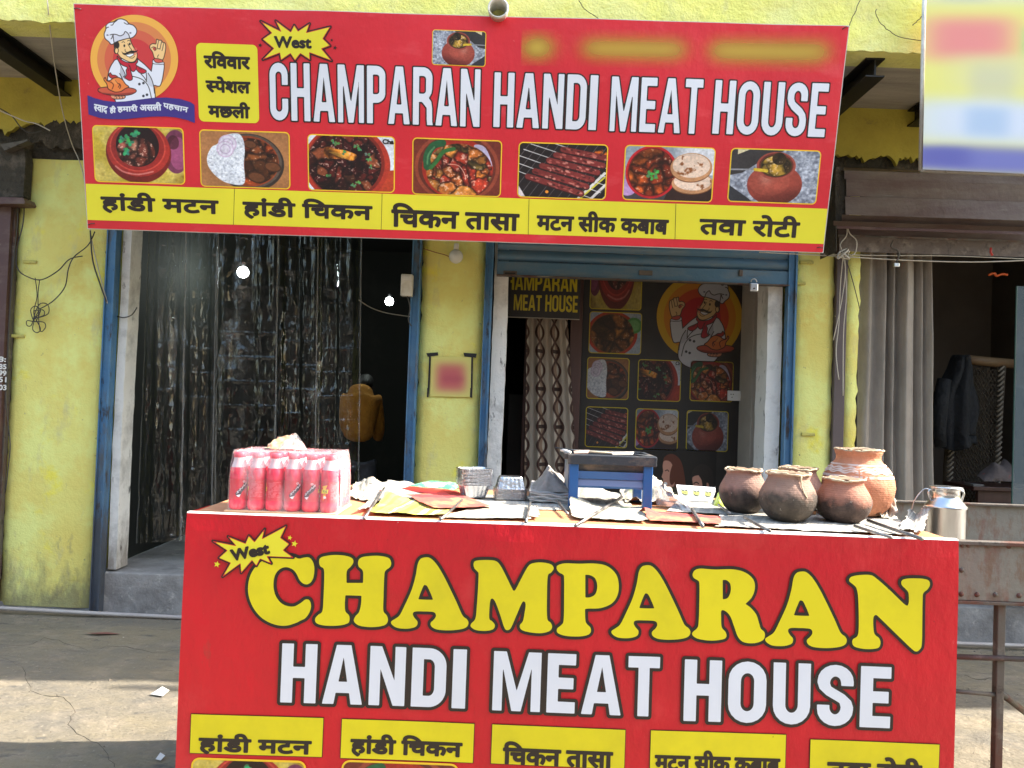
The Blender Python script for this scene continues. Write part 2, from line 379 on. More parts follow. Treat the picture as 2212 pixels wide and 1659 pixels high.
# heavy condensed capitals, drawn as outlines; unit height, width w, stem s, bar b
def arc(cx, cy, rx, ry, a0, a1, k=10): return [(cx+rx*math.cos(math.radians(a0+(a1-a0)*i/k)), cy+ry*math.sin(math.radians(a0+(a1-a0)*i/k))) for i in range(k+1)]
def glyph(ch, w, s, b):
    R = w/2; ry = min(.30, R*1.25); ri = R-s; riy = max(ry-b*.9, .05)
    if ch == 'H': return [[(0, 0), (s, 0), (s, .42), (w-s, .42), (w-s, 0), (w, 0), (w, 1), (w-s, 1), (w-s, .42+b), (s, .42+b), (s, 1), (0, 1)]]
    if ch == 'I': return [[(0, 0), (w, 0), (w, 1), (0, 1)]]
    if ch == 'E': return [[(0, 0), (w, 0), (w, b), (s, b), (s, .5-b*.5), (w*.93, .5-b*.5), (w*.93, .5+b*.5), (s, .5+b*.5), (s, 1-b), (w, 1-b), (w, 1), (0, 1)]]
    if ch == 'T': return [[(R-s/2, 0), (R+s/2, 0), (R+s/2, 1-b), (w, 1-b), (w, 1), (0, 1), (0, 1-b), (R-s/2, 1-b)]]
    if ch == 'N': return [[(0, 0), (s*.92, 0), (s*.92, .62), (w-s*1.0, 0), (w, 0), (w, 1), (w-s*.92, 1), (w-s*.92, .42), (s, 1), (0, 1)]]
    if ch == 'M': return [[(0, 0), (s*.85, 0), (s*.85, .74), (R-s*.42, 0), (R+s*.42, 0), (w-s*.85, .74), (w-s*.85, 0), (w, 0), (w, 1), (w-s*1.15, 1), (R, .34), (s*1.15, 1), (0, 1)]]
    if ch == 'A':
        t = s*.62; return [[(0, 0), (s*.98, 0), (s*.98+w*.045, .19), (w-s*.98-w*.045, .19), (w-s*.98, 0), (w, 0), (R+t, 1), (R-t, 1)], [(R, .80), (R-(R-s)*.52, .19+b), (R+(R-s)*.52, .19+b)]]
    if ch == 'O': return [arc(R, ry, R, ry, 180, 360)+arc(R, 1-ry, R, ry, 0, 180), arc(R, riy+b, ri, riy, 180, 360)+arc(R, 1-riy-b, ri, riy, 0, 180)]
    if ch == 'U': return [arc(R, ry, R, ry, 180, 360)+[(w, 1), (w-s, 1)]+arc(R, riy+b, ri, riy, 360, 180)+[(s, 1), (0, 1)]]
    if ch == 'D': return [[(0, 0)]+arc(w*.5, ry, w*.5, ry, -90, 0)+arc(w*.5, 1-ry, w*.5, ry, 0, 90)+[(0, 1)], [(s, b)]+arc(w*.5, riy+b, w*.5-s, riy, -90, 0)+arc(w*.5, 1-riy-b, w*.5-s, riy, 0, 90)+[(s, 1-b)]]
    if ch == 'P': return [[(0, 0), (s, 0), (s, .36)]+arc(w*.5, .36+ry*.8, w*.5, ry*.8, -90, 0)+arc(w*.5, 1-ry*.8, w*.5, ry*.8, 0, 90)+[(0, 1)], [(s, .36+b)]+arc(w*.5, .36+b+riy*.6, w*.5-s, riy*.6, -90, 0)+arc(w*.5, 1-b-riy*.6, w*.5-s, riy*.6, 0, 90)+[(s, 1-b)]]
    if ch == 'R': return [[(0, 0), (s, 0), (s, .40), (w*.46, .40)]+[(w-s*.98, .30), (w-s*.95, .10), (w-s*.88, 0), (w*1.03, 0), (w*.99, .06), (w*.98, .30), (w*.93, .41), (w*.80, .47), (w*.93, .55), (w*.97, .63)]+arc(w*.5, 1-ry*.8, w*.48, ry*.8, 0, 90)+[(0, 1)], [(s, .40+b*.95)]+arc(w*.5, .40+b*.95+riy*.6, w*.46-s, riy*.6, -90, 0)+arc(w*.5, 1-b-riy*.6, w*.46-s, riy*.6, 0, 90)+[(s, 1-b)]]
    if ch == 'C': return [arc(R, 1-ry, R, ry, 0, 180)+arc(R, ry, R, ry, 180, 360)+[(w, .38), (w-s, .38)]+arc(R, riy+b, ri, riy, 360, 180)+arc(R, 1-riy-b, ri, riy, 180, 0)+[(w-s, .62), (w, .62)]]
    if ch == 'S':
        return [arc(R, 1-ry*.9, R, ry*.9, 0, 180)+[(0, .70), (w*.06, .60), (w*.25, .50), (w-s-.02, .38), (w-s*.98, .30)]+arc(R, riy*.9+b, ri, riy*.9, 0, -180)+[(s, .34), (0, .34)]+arc(R, ry*.9, R, ry*.9, 180, 360)+[(w, .32), (w*.94, .42), (w*.75, .52), (s+.02, .64), (s, .70)]+arc(R, 1-riy*.9-b, ri, riy*.9, 180, 0)+[(w-s, .66), (w, .66)]]
GW = dict(C=1, H=1.04, A=1.18, M=1.42, P=1.0, R=1.07, N=1.06, D=1.02, I=.40, E=.84, T=.94, O=1.06, U=1.04, S=1.0)
def caps(pl, name, word, u0, u1, v0, v1, fillm, parent, off, out=0., stem=.33, bar=.16, gap=.13, n=60, label=None, clipu=None):
    """word in condensed capitals between u0..u1 and v0..v1; one mesh of letters plus its dark outline"""
    tot = sum(GW[c] for c in word)+gap*(len(word)-1); k = (u1-u0)/tot; h = v1-v0; polys = []; x = u0
    for c in word:
        w_ = GW[c]*k; s_ = stem*k if c != 'I' else w_
        for p in glyph(c, w_/h, s_/h, bar): polys.append([(x+a*h, v0+bb*h) for a, bb in p])
        x += w_+gap*k
    sg = segs_of(polys); st = h/n
    xs = np.arange(u0-out-2*st, u1+out+3*st, st); ys = np.arange(v0-out-2*st, v1+out+3*st, st)
    F = field(sg, xs, ys, False)
    if clipu is not None: F = np.maximum(F, clipu-xs[None, :]-0*F)
    if out: pl.mesh('lettering_outline', *fill_mesh(F, xs, ys, out), i_blk, parent, off-.0008)
    o = pl.mesh(name, *fill_mesh(F, xs, ys, 0), fillm, parent, off)
    return o
# ------------------------------------------------------------------ printed pictures, painted in memory
def rng(s): return np.random.default_rng(s)
def vnoise(W, H, n, seed, oct=4, pers=.55):
    r = rng(seed); out = np.zeros((H, W)); a = 1.; tot = 0
    for o in range(oct):
        gx = max(2, int(n*2**o)); gy = max(2, int(n*2**o*H/W)+1)
        g = r.random((gy+2, gx+2)); x = np.linspace(0, gx-.001, W); y = np.linspace(0, gy-.001, H)
        xi = x.astype(int); yi = y.astype(int); fx = x-xi; fy = y-yi; fx = fx*fx*(3-2*fx); fy = (fy*fy*(3-2*fy))[:, None]
        A = g[np.ix_(yi, xi)]*(1-fx)+g[np.ix_(yi, xi+1)]*fx; B = g[np.ix_(yi+1, xi)]*(1-fx)+g[np.ix_(yi+1, xi+1)]*fx
        out += a*(A*(1-fy)+B*fy); tot += a; a *= pers
    return out/tot
class Cv:
    def __init__(s, W, H, x1, y1, bg=(0, 0, 0), x0=0., y0=0.):
        s.W, s.H = W, H; s.x0, s.y0, s.x1, s.y1 = x0, y0, x1, y1
        s.X, s.Y = np.meshgrid(np.linspace(x0, x1, W), np.linspace(y0, y1, H)); s.px = (x1-x0)/W
        s.C = np.ones((H, W, 3))*np.array(bg, float); s.A = np.ones((H, W))
    def put(s, m, col):
        m = np.clip(m, 0, 1)[..., None]; s.C = s.C*(1-m)+(np.asarray(col, float) if np.ndim(col) != 3 else col)*m
    def ell(s, cx, cy, rx, ry, rot=0, soft=1.5):
        c, n = math.cos(rot), math.sin(rot); x = (s.X-cx)*c+(s.Y-cy)*n; y = -(s.X-cx)*n+(s.Y-cy)*c
        d = np.sqrt((x/rx)**2+(y/ry)**2); return np.clip((1-d)*min(rx, ry)/(s.px*soft)+.5, 0, 1)
    def poly(s, pts, k=0):
        pts = closed(pts, k) if k else np.array(pts, float)
        m = np.zeros((s.H, s.W)); sg = segs_of([pts])
        i0 = max(int((pts[:, 0].min()-s.x0)/s.px)-2, 0); i1 = min(int((pts[:, 0].max()-s.x0)/s.px)+3, s.W)
        py = (s.y1-s.y0)/s.H; j0 = max(int((pts[:, 1].min()-s.y0)/py)-2, 0); j1 = min(int((pts[:, 1].max()-s.y0)/py)+3, s.H)
        if i1 <= i0 or j1 <= j0: return m
        F = field(sg, s.X[0, i0:i1], s.Y[j0:j1, 0], False); m[j0:j1, i0:i1] = np.clip(.5-F/s.px, 0, 1); return m
    def line(s, pts, wd, k=0, cl=False):
        pts = np.array(spline(pts, k) if k and not cl else (closed(pts, k) if k else pts), float)
        if cl: pts = np.vstack([pts, pts[:1]])
        sg = np.hstack([pts[:-1], pts[1:]]); m = np.zeros((s.H, s.W))
        i0 = max(int((pts[:, 0].min()-wd-s.x0)/s.px)-2, 0); i1 = min(int((pts[:, 0].max()+wd-s.x0)/s.px)+3, s.W)
        py = (s.y1-s.y0)/s.H; j0 = max(int((pts[:, 1].min()-wd-s.y0)/py)-2, 0); j1 = min(int((pts[:, 1].max()+wd-s.y0)/py)+3, s.H)
        if i1 <= i0 or j1 <= j0: return m
        F = np.abs(field(sg, s.X[0, i0:i1], s.Y[j0:j1, 0], False)); m[j0:j1, i0:i1] = np.clip(.5-(F-wd/2)/s.px, 0, 1); return m
    def fo(s, pts, col, k=4, lw=9, lc=(45, 35, 32)):
        s.put(s.poly(pts, k), col)
        if lw: s.put(s.line(pts, lw, k, True), lc)
    def chunks(s, mask, n, pal, seed, edge=.55, gloss=.74, box=None, sx=1., sy=1.):
        r = rng(seed); b = box or (s.x0, s.y0, s.x1, s.y1)
        px = r.uniform(b[0], b[2], n); py = r.uniform(b[1], b[3], n); pc = np.array(pal, float)[r.integers(0, len(pal), n)]
        wn = vnoise(s.W, s.H, 12, seed+1, 3)-.5; wm = vnoise(s.W, s.H, 12, seed+2, 3)-.5
        X = s.X+wn*.12*(s.x1-s.x0)/1.5; Y = s.Y+wm*.12*(s.x1-s.x0)/1.5
        d1 = np.full(s.X.shape, 1e9); d2 = d1.copy(); id_ = np.zeros(s.X.shape, int)
        for i in range(n):
            d = ((X-px[i])*sx)**2+((Y-py[i])*sy)**2; c = d < d1
            d2 = np.where(c, d1, np.minimum(d2, d)); id_ = np.where(c, i, id_); d1 = np.where(c, d, d1)
        e = np.sqrt(d2)-np.sqrt(d1); e = np.clip(e/(np.sqrt(d2).mean()*edge), 0, 1)
        col = pc[id_]*(.35+.75*e[..., None]); nz = vnoise(s.W, s.H, 26, seed+3, 4)
        col = col*(.65+.7*nz[..., None])
        hl = vnoise(s.W, s.H, 40, seed+4, 2); hm = np.clip((hl-gloss)/.06, 0, 1)*np.clip(e*1.5, 0, 1)
        col = col*(1-hm[..., None]*.6)+np.array([255, 225, 205])*hm[..., None]*.6
        s.put(mask, np.clip(col, 0, 255))
    def img(s, name, ds=2):
        C = s.C; A = s.A
        if ds > 1:
            h, w_ = s.H//ds*ds, s.W//ds*ds
            C = C[:h, :w_].reshape(h//ds, ds, w_//ds, ds, 3).mean((1, 3)); A = A[:h, :w_].reshape(h//ds, ds, w_//ds, ds).mean((1, 3))
        H, W = A.shape; im = bpy.data.images.new(name, W, H, alpha=True)
        im.alpha_mode = 'CHANNEL_PACKED'
        px = np.ones((H, W, 4), np.float32); px[..., :3] = np.clip(C/255, 0, 1); px[..., 3] = A
        im.pixels.foreach_set(px[::-1].ravel()); im.update(); im.pack(); return im
def imat(name, im, rough=.4, alpha=False, gain=1., rot=None):
    m, t, p = newmat(name); n = N(t, 'ShaderNodeTexImage'); n.image = im; n.extension = 'EXTEND'
    uvn = N(t, 'ShaderNodeUVMap'); uvn.uv_map = 'UVMap'; t.links.new(uvn.outputs[0], n.inputs[0])
    t.links.new(n.outputs[0], p.inputs['Base Color']); p.inputs['Roughness'].default_value = rough
    if gain != 1:  # gain below one darkens a print to imitate indoor shade
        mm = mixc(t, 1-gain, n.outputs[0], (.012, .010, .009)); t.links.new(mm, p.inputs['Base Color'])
    if alpha: t.links.new(n.outputs[1], p.inputs['Alpha'])
    return m
FW, FH, FA = 440, 290, 1.52
MEAT = [(120, 62, 45), (95, 45, 35), (140, 80, 60), (165, 105, 80), (75, 35, 28)]
def leaf(c, x, y, r, seed, col=(60, 150, 85)):
    q = rng(seed)
    for i in range(5):
        a = q.uniform(0, 6.3); rr = r*q.uniform(.35, .6)
        c.put(c.ell(x+math.cos(a)*r*.6, y+math.sin(a)*r*.5, rr, rr*.7, a)*.9, tuple(v*q.uniform(.75, 1.15) for v in col))
def food_pot():
    c = Cv(FW, FH, FA, 1, (190, 165, 60)); n = vnoise(FW, FH, 3, 1)
    c.put(np.clip((n-.45)*4, 0, 1), (225, 205, 120)); c.put(np.clip((n-.62)*6, 0, 1), (150, 120, 40))
    c.put(c.ell(1.40, .42, .22, .40), (120, 60, 85)); c.put(c.ell(1.44, .45, .15, .3)*.7, (175, 90, 130)); c.put(c.ell(1.36, .25, .1, .13)*.6, (60, 25, 30))
    c.put(c.ell(.76, .46, .56, .56), (120, 38, 32)); c.put(c.ell(.76, .40, .54, .50), (168, 52, 44)); c.put(c.ell(.75, .36, .48, .45), (200, 75, 62)); c.put(c.ell(.75, .36, .455, .425), (150, 45, 40))
    c.put(c.ell(.75, .33, .37, .39), (40, 20, 20)); c.chunks(c.ell(.72, .44, .33, .27), 34, [(150, 85, 70), (120, 60, 48), (185, 125, 100), (95, 45, 35), (205, 160, 120)], 5, gloss=.66)
    for k, (x, y) in enumerate(((.45, .22), (.55, .20), (.62, .27), (.70, .10), (.76, .14), (.55, .45))): leaf(c, x, y, .075, 10+k, (70, 160, 110))
    c.put(c.line([(.36, .72), (.5, .82), (.75, .86), (1.0, .80)], .03, 6)*.7, (230, 150, 140)); return c
def food_rice():
    c = Cv(FW, FH, FA, 1, (176, 122, 78)); c.put(np.clip((vnoise(FW, FH, 5, 2)-.4)*2, 0, 1)*.5, (150, 98, 60))
    c.put(c.ell(.84, .55, .60, .52, .15), (60, 50, 45)); c.put(c.ell(.83, .53, .57, .49, .15), (95, 80, 70)); c.put(c.ell(.82, .53, .53, .46, .15), (150, 70, 40))
    c.chunks(c.ell(.86, .53, .48, .42, .15)*(c.X > .75), 40, [(120, 65, 35), (95, 50, 25), (150, 85, 45), (170, 75, 35)], 8)
    for x, y, r in ((1.24, .62, .15), (.96, .82, .16), (.85, .22, .12)): c.put(c.ell(x, y, r, r*.62, .2), (70, 42, 26)); c.put(c.ell(x, y, r*.85, r*.48, .2)*.8, (118, 72, 45))
    m = c.poly([(.40, .08), (.62, .03), (.72, .10), (.76, .3), (.74, .6), (.75, .92), (.6, .97), (.35, .9), (.15, .7), (.10, .5), (.18, .3), (.3, .22)], 5)
    r = vnoise(FW, FH, 60, 3, 2); c.put(m, (224, 227, 234)); c.put(m*np.clip((r-.5)*5, 0, 1), (246, 248, 252)); c.put(m*np.clip((.36-r)*5, 0, 1), (178, 180, 192))
    for x, y, r in ((.46, .22, .16), (.42, .32, .15)):
        c.put(c.ell(x, y, r, r), (214, 190, 214)); c.put(c.ell(x, y, r*.86, r*.86), (232, 224, 236)); c.put((c.ell(x, y, r*.6, r*.6)-c.ell(x, y, r*.5, r*.5)), (200, 175, 205))
    return c
def food_dark():
    c = Cv(FW, FH, FA, 1, (225, 228, 236)); c.put(c.ell(.68, .52, .78, .72), (178, 60, 44)); c.put(c.ell(.66, .50, .70, .66), (130, 45, 35))
    c.chunks(c.ell(.64, .50, .66, .62), 46, [(96, 36, 28), (78, 26, 22), (120, 50, 38), (66, 22, 22), (130, 70, 45)], 21, edge=.4, gloss=.70)
    c.chunks(c.poly([(.26, .32), (.32, .20), (.50, .24), (.66, .26), (.86, .34), (.80, .44), (.64, .42), (.45, .42), (.32, .40)], 4), 9, [(225, 140, 50), (205, 115, 45), (235, 165, 70)], 22, edge=.3)
    c.put(c.poly([(.36, .30), (.5, .3), (.72, .36), (.6, .40)], 4)*.4, (245, 190, 90))
    for k, (x, y) in enumerate(((.45, .10), (.50, .14), (.85, .18), (.92, .22), (1.05, .32), (1.08, .42), (.62, .30), (1.12, .55), (.80, .90), (.88, .86), (.35, .72))): leaf(c, x, y, .05, 60+k, (95, 160, 100))
    c.put(c.ell(1.55, 1.05, .42, .45)*(1-c.ell(.68, .52, .76, .70)), (190, 70, 45)); return c
def food_chilli():
    c = Cv(FW, FH, FA, 1, (120, 52, 40)); c.put(c.ell(.76, .5, .74, .66), (150, 72, 52)); c.put(c.ell(.76, .5, .68, .6), (105, 48, 36)); c.put(c.ell(.77, .52, .62, .56), (170, 50, 36))
    c.put(c.poly([(1.05, .08), (1.25, .12), (1.38, .45), (1.25, .42), (1.12, .3)], 4), (190, 180, 205))
    c.chunks(c.ell(.80, .56, .58, .50), 42, [(190, 110, 50), (205, 130, 60), (165, 85, 40), (150, 50, 35), (120, 95, 50), (175, 60, 40)], 33, edge=.45, gloss=.66)
    c.put(c.line([(.24, .50), (.24, .30), (.34, .12), (.5, .06)], .13, 6), (45, 95, 60)); c.put(c.line([(.24, .45), (.26, .28), (.36, .14)], .03, 6)*.7, (110, 160, 110))
    c.put(c.line([(.70, .16), (.52, .22), (.40, .40), (.30, .52)], .07, 6), (60, 115, 60)); c.put(c.line([(.60, .44), (.78, .46), (.88, .58), (.92, .70)], .015, 6)*.8, (245, 190, 170)); return c
def food_kebab():
    c = Cv(FW, FH, FA, 1, (38, 30, 32)); n = vnoise(FW, FH, 8, 40)
    for k in range(14): c.put(c.line([(-.1+k*.17, -.1), (-.9+k*.17, 1.1)], .014)*.8, (105, 98, 100))
    c.put(c.poly([(.0, .8), (.12, 1), (.0, 1)]), (220, 205, 205)); c.put(np.clip((n-.60)*8, 0, 1)*(c.Y < .25)*(c.X > 1.1), (240, 120, 40)); c.put(c.ell(.5, .9, .03, .03), (250, 160, 60))
    for k in range(6): c.put(c.line([(1.05+k*.11, 1.02), (1.5+k*.11, .52)], .05), (215, 210, 205) if k % 2 == 0 else (40, 32, 30))
    c.put(c.line([(1.1, 1.0), (1.5, .6)], .03), (215, 205, 70))
    q = rng(4)
    for k in range(6):
        x0, y0, x1, y1 = .16+.12*k, .63-.105*k, 1.10+.09*k, .92-.135*k
        c.put(c.line([(x0-.45, y0-.20), (x1+.25, y1+.10)], .014), (225, 222, 222))
        c.put(c.line([(x0, y0), (x1, y1)], .125), (58, 24, 26)); c.put(c.line([(x0, y0-.01), (x1, y1-.01)], .105), (128, 52, 50))
        for j in range(26):
            t = q.random(); xx = x0+(x1-x0)*t; yy = y0+(y1-y0)*t+q.uniform(-.045, .04)
            c.put(c.ell(xx, yy, q.uniform(.015, .045), q.uniform(.01, .022), .3)*.8, [(190, 105, 95), (150, 70, 62), (70, 28, 28), (215, 145, 130)][q.integers(0, 4)])
    return c
def food_roti():
    c = Cv(FW, FH, FA, 1, (150, 160, 170)); c.put(np.clip((c.Y-.72)*6, 0, 1), (75, 70, 75)); c.put(np.clip((c.X-.8)*4, 0, 1)*(c.Y < .5), (220, 222, 228)); c.put(c.ell(.06, .78, .16, .16), (190, 150, 200))
    c.put(c.poly([(.8, .7), (1.52, .75), (1.52, 1), (.7, 1)]), (55, 35, 32))
    c.put(c.ell(.46, .48, .45, .50), (200, 40, 48)); c.put(c.ell(.46, .48, .41, .46), (120, 30, 30)); c.chunks(c.ell(.46, .48, .39, .44), 26, [(180, 80, 35), (150, 60, 30), (200, 100, 45), (120, 45, 25)], 71, gloss=.7)
    for x, y in ((.42, .52), (.52, .48), (.50, .58)): leaf(c, x, y, .07, int(x*99), (90, 170, 90))
    nn = vnoise(FW, FH, 14, 77)
    for x, y, rx, ry in ((1.18, .66, .36, .20), (1.14, .36, .36, .27)):
        m = c.ell(x, y, rx, ry, -.05); c.put(c.ell(x, y+.02, rx, ry, -.05), (120, 75, 45)); c.put(m, (226, 200, 180)); c.put(m*np.clip((nn-.62)*10, 0, 1), (140, 85, 50)); c.put(m*(1-c.ell(x, y-.03, rx*.9, ry*.85)), (190, 140, 100))
    return c
def food_handi():
    c = Cv(FW, FH, FA, 1, (150, 155, 168)); n = vnoise(FW, FH, 30, 90, 3); c.put(np.clip((n-.50)*4, 0, 1), (200, 204, 215)); c.put(np.clip((.44-n)*5, 0, 1)*.8, (105, 108, 122))
    c.put(c.poly([(0, 0), (.9, 0), (.5, .22), (.2, .45), (0, .5)], 0), (62, 58, 58)); c.put(c.poly([(0, .7), (.35, .95), (.4, 1), (0, 1)]), (55, 55, 60)); c.put(c.poly([(.1, 0), (.3, 0), (.1, .1)]), (225, 210, 170))
    c.put(c.ell(.78, .66, .48, .40), (150, 68, 56)); c.put(c.ell(.68, .60, .36, .28)*.6, (172, 86, 70)); c.put(np.exp(-(((c.X-.62)/.10)**2+((c.Y-.55)/.12)**2))*.5*c.ell(.78, .66, .48, .40), (225, 165, 145)); c.put(c.ell(.78, .66, .48, .40)*np.clip((c.Y-.70)*2.2+(c.X-.9)*.8, 0, .75), (70, 28, 26)); c.put(c.ell(.78, .30, .34, .27), (165, 82, 68)); c.put(c.ell(.78, .29, .30, .235), (110, 50, 42)); c.put(c.ell(.78, .30, .275, .21), (70, 55, 25))
    c.chunks(c.ell(.78, .30, .25, .19), 24, [(150, 110, 40), (110, 75, 35), (190, 150, 60), (85, 60, 25)], 95, gloss=.62); c.chunks(c.ell(.82, .16, .12, .12), 9, [(130, 95, 45), (95, 70, 35)], 96)
    c.put(c.line([(0, .39), (.45, .38)], .03), (150, 150, 155)); c.put(c.line([(.42, .38), (.62, .40)], .06, 0), (225, 190, 60)); return c
def food_fish():
    c = Cv(FW, FH, 1.25, 1, (185, 200, 215)); c.put(c.ell(.55, .52, .62, .56), (205, 70, 45)); c.put(c.ell(.55, .52, .55, .50), (150, 90, 40)); c.put(c.ell(1.08, .30, .2, .2), (90, 165, 90)); c.put(c.ell(1.08, .30, .14, .14)*.6, (150, 205, 140))
    c.chunks(c.ell(.55, .52, .53, .48), 20, [(150, 95, 45), (115, 70, 35), (180, 120, 55), (90, 60, 30)], 101, gloss=.72); return c
FOOD_SHADED = {}
def picture(fn):
    c = fn(); g_ = vnoise(c.W, c.H, 46, 201, 4); g2 = vnoise(c.W, c.H, 4, 77, 2)
    c.C = np.clip((c.C*(.74+.3*g_+.22*g2)[..., None]-8)*1.03, 0, 255)
    im = c.img(fn.__name__); FOOD_SHADED[fn.__name__] = imat(fn.__name__+'_shade_dimmed_print', im, .6, gain=.42)  # second copy dimmed, the shop's indoor shade put into the inks
    return imat(fn.__name__+'_print', im, .38)
FOOD = {f.__name__: picture(f) for f in (food_pot, food_rice, food_dark, food_chilli, food_kebab, food_roti, food_handi, food_fish)}
def cook(rings, belly):
    c = Cv(880, 880, 1659, 1659, (210, 60, 60)); K = (45, 35, 32); W = (228, 230, 240); F = (244, 202, 140); R = (196, 34, 56)
    for r, col in zip((637, 535, 425, 300), rings): c.put(c.ell(737-(637-r)*.04, 702+(637-r)*.02, r, r), col)
    c.A = c.ell(737, 702, 637, 637)
    body = [(490, 700), (425, 750), (375, 840), (352, 940), (348, 1020), (395, 1110), (400, 1240), (455, 1300)]+belly+[(1040, 1280), (1032, 1150), (1022, 1085), (1100, 1098), (1135, 1030), (1160, 900), (1168, 775), (1100, 765), (1015, 730), (985, 860), (975, 868), (880, 775), (790, 705), (760, 690)]
    c.A = np.maximum(c.A, np.clip(c.poly(body, 3)+c.line(body, 13, 3, True), 0, 1))
    c.fo(body, W, 3, 12)
    c.put(c.poly([(540, 800), (600, 920), (560, 990), (525, 920)], 3)*.5, (150, 150, 160)); c.put(c.poly([(930, 900), (985, 990), (1010, 1100), (960, 1090), (915, 1030)], 3)*.35, (165, 165, 178))
    for l in ([(705, 950), (800, 975), (880, 1020), (940, 1100), (970, 1200), (988, 1290)], [(935, 905), (985, 990), (1015, 1090), (1030, 1200)], [(495, 710), (540, 800), (600, 920), (575, 960)], [(520, 910), (560, 990), (580, 1040)], [(830, 915), (880, 970), (915, 1030)], [(905, 880), (912, 960), (910, 1020)]): c.put(c.line(l, 11, 5), K)
    for x, y in ((808, 1065), (868, 1050), (868, 1240), (920, 1222)): c.put(c.ell(x, y, 19, 19), (60, 58, 66))
    c.fo([(1030, 690), (1000, 600), (962, 545), (966, 500), (1005, 478), (1050, 482), (1058, 418), (1085, 425), (1100, 430), (1130, 432), (1148, 460), (1180, 470), (1193, 520), (1185, 600), (1150, 712), (1090, 700)], F, 3, 11)
    c.put(c.ell(1028, 552, 24, 22, .5), (185, 80, 60)); c.put(c.line([(985, 540), (1010, 525), (1045, 535), (1052, 565), (1030, 580)], 9, 4), K)
    for l in ([(1088, 440), (1075, 500), (1070, 548), (1100, 552)], [(1136, 440), (1120, 505), (1108, 560)], [(1160, 480), (1150, 540), (1138, 580)], [(1090, 640), (1075, 660), (1078, 680)]): c.put(c.line(l, 9, 4), K)
    c.fo([(1030, 690), (1145, 715), (1135, 765), (1070, 760), (1022, 735)], (214, 88, 78), 2, 10)
    c.fo([(1010, 705), (1000, 760), (1060, 775), (1165, 775), (1160, 745), (1090, 757), (1040, 745)], W, 2, 9)
    c.fo([(430, 485), (398, 488), (365, 450), (315, 405), (302, 340), (325, 280), (330, 222), (372, 182), (440, 168), (485, 138), (550, 126), (620, 152), (660, 195), (722, 217), (766, 272), (764, 330), (722, 382), (672, 402), (560, 430), (450, 470)], W, 4, 12)
    c.fo([(447, 475), (500, 445), (600, 415), (668, 400), (692, 470), (742, 560), (776, 620), (772, 680), (742, 730), (680, 746), (600, 716), (530, 672), (492, 622), (460, 620), (442, 580), (450, 520)], F, 3, 11)
    c.put(c.ell(745, 590, 32, 60, .2)*.6, (225, 110, 95))
    c.put(c.poly([(440, 480), (500, 452), (520, 500), (502, 545), (470, 535), (445, 548)], 3), K); c.fo([(455, 560), (480, 540), (502, 560), (500, 600), (475, 622), (455, 600)], F, 4, 9)
    c.put(c.poly([(432, 350), (480, 350), (530, 366), (580, 345), (602, 308), (650, 338), (668, 396), (600, 412), (500, 442), (447, 470)]), (214, 214, 226))
    for l in ([(385, 355), (430, 345), (480, 350), (530, 367), (580, 345), (605, 305), (650, 342), (668, 396)], [(430, 350), (434, 410), (444, 472)], [(447, 470), (500, 443), (600, 413), (672, 398)], [(400, 215), (425, 212), (445, 180), (490, 145)], [(590, 180), (625, 200), (660, 198)], [(330, 265), (345, 250), (365, 245)], [(400, 412), (415, 390), (418, 365)]): c.put(c.line(l, 11, 4), K)
    for x, y in ((350, 358), (678, 325)): c.put(c.ell(x, y, 16, 11), (110, 105, 125))
    for x, y in ((590, 508), (668, 483)): c.put(c.ell(x, y, 13, 19), K)
    for l in ([(555, 462), (575, 450), (595, 462)], [(635, 440), (655, 432), (672, 442)], [(640, 480), (668, 530), (692, 560)], [(692, 560), (690, 585), (640, 602), (605, 590), (600, 560)], [(665, 682), (710, 686), (738, 660)]): c.put(c.line(l, 8, 4), K)
    c.put(c.poly([(550, 588), (568, 628), (605, 642), (665, 615), (720, 612), (765, 600), (786, 568), (750, 585), (700, 576), (655, 590), (605, 612), (570, 610)], 3), (35, 25, 22))
    c.fo([(612, 638), (660, 628), (726, 618), (716, 646), (672, 668), (632, 660)], (250, 250, 252), 3, 8)
    c.fo([(488, 655), (520, 690), (600, 740), (680, 754), (742, 745), (772, 700), (784, 742), (762, 790), (900, 862), (895, 895), (850, 912), (800, 892), (758, 850), (740, 872), (710, 882), (680, 862), (705, 960), (700, 1000), (660, 1012), (612, 986), (590, 972), (620, 930), (614, 862), (632, 822), (560, 790), (512, 742), (486, 692)], R, 3, 11)
    for l in ([(680, 862), (672, 810), (650, 780)], [(758, 850), (768, 810), (755, 780)], [(655, 800), (680, 830), (690, 870)], [(660, 830), (650, 870)], [(800, 830), (840, 850)]): c.put(c.line(l, 8, 4), (70, 20, 30))
    c.fo([(362, 940), (385, 897), (410, 930), (460, 936), (500, 970), (450, 985), (400, 980)], (190, 50, 50), 3, 10)
    pl = [(205, 1150), (260, 1115), (480, 1100), (700, 1125), (765, 1160), (730, 1200), (640, 1228), (480, 1232), (330, 1215), (240, 1185)]
    c.A = np.maximum(c.A, np.clip(c.poly(pl, 4)+c.line(pl, 11, 4, True), 0, 1))
    c.fo([(350, 1235), (480, 1225), (600, 1240), (585, 1275), (520, 1285), (430, 1280)], (226, 150, 112), 3, 10)
    for x in (470, 515, 558): c.put(c.line([(x-22, 1250), (x, 1240), (x+6, 1275)], 7, 4), K)
    c.fo(pl, (205, 88, 62), 4, 11); c.put(c.poly([(225, 1185), (480, 1205), (740, 1185), (640, 1224), (480, 1228), (330, 1212)], 3), (150, 58, 48))
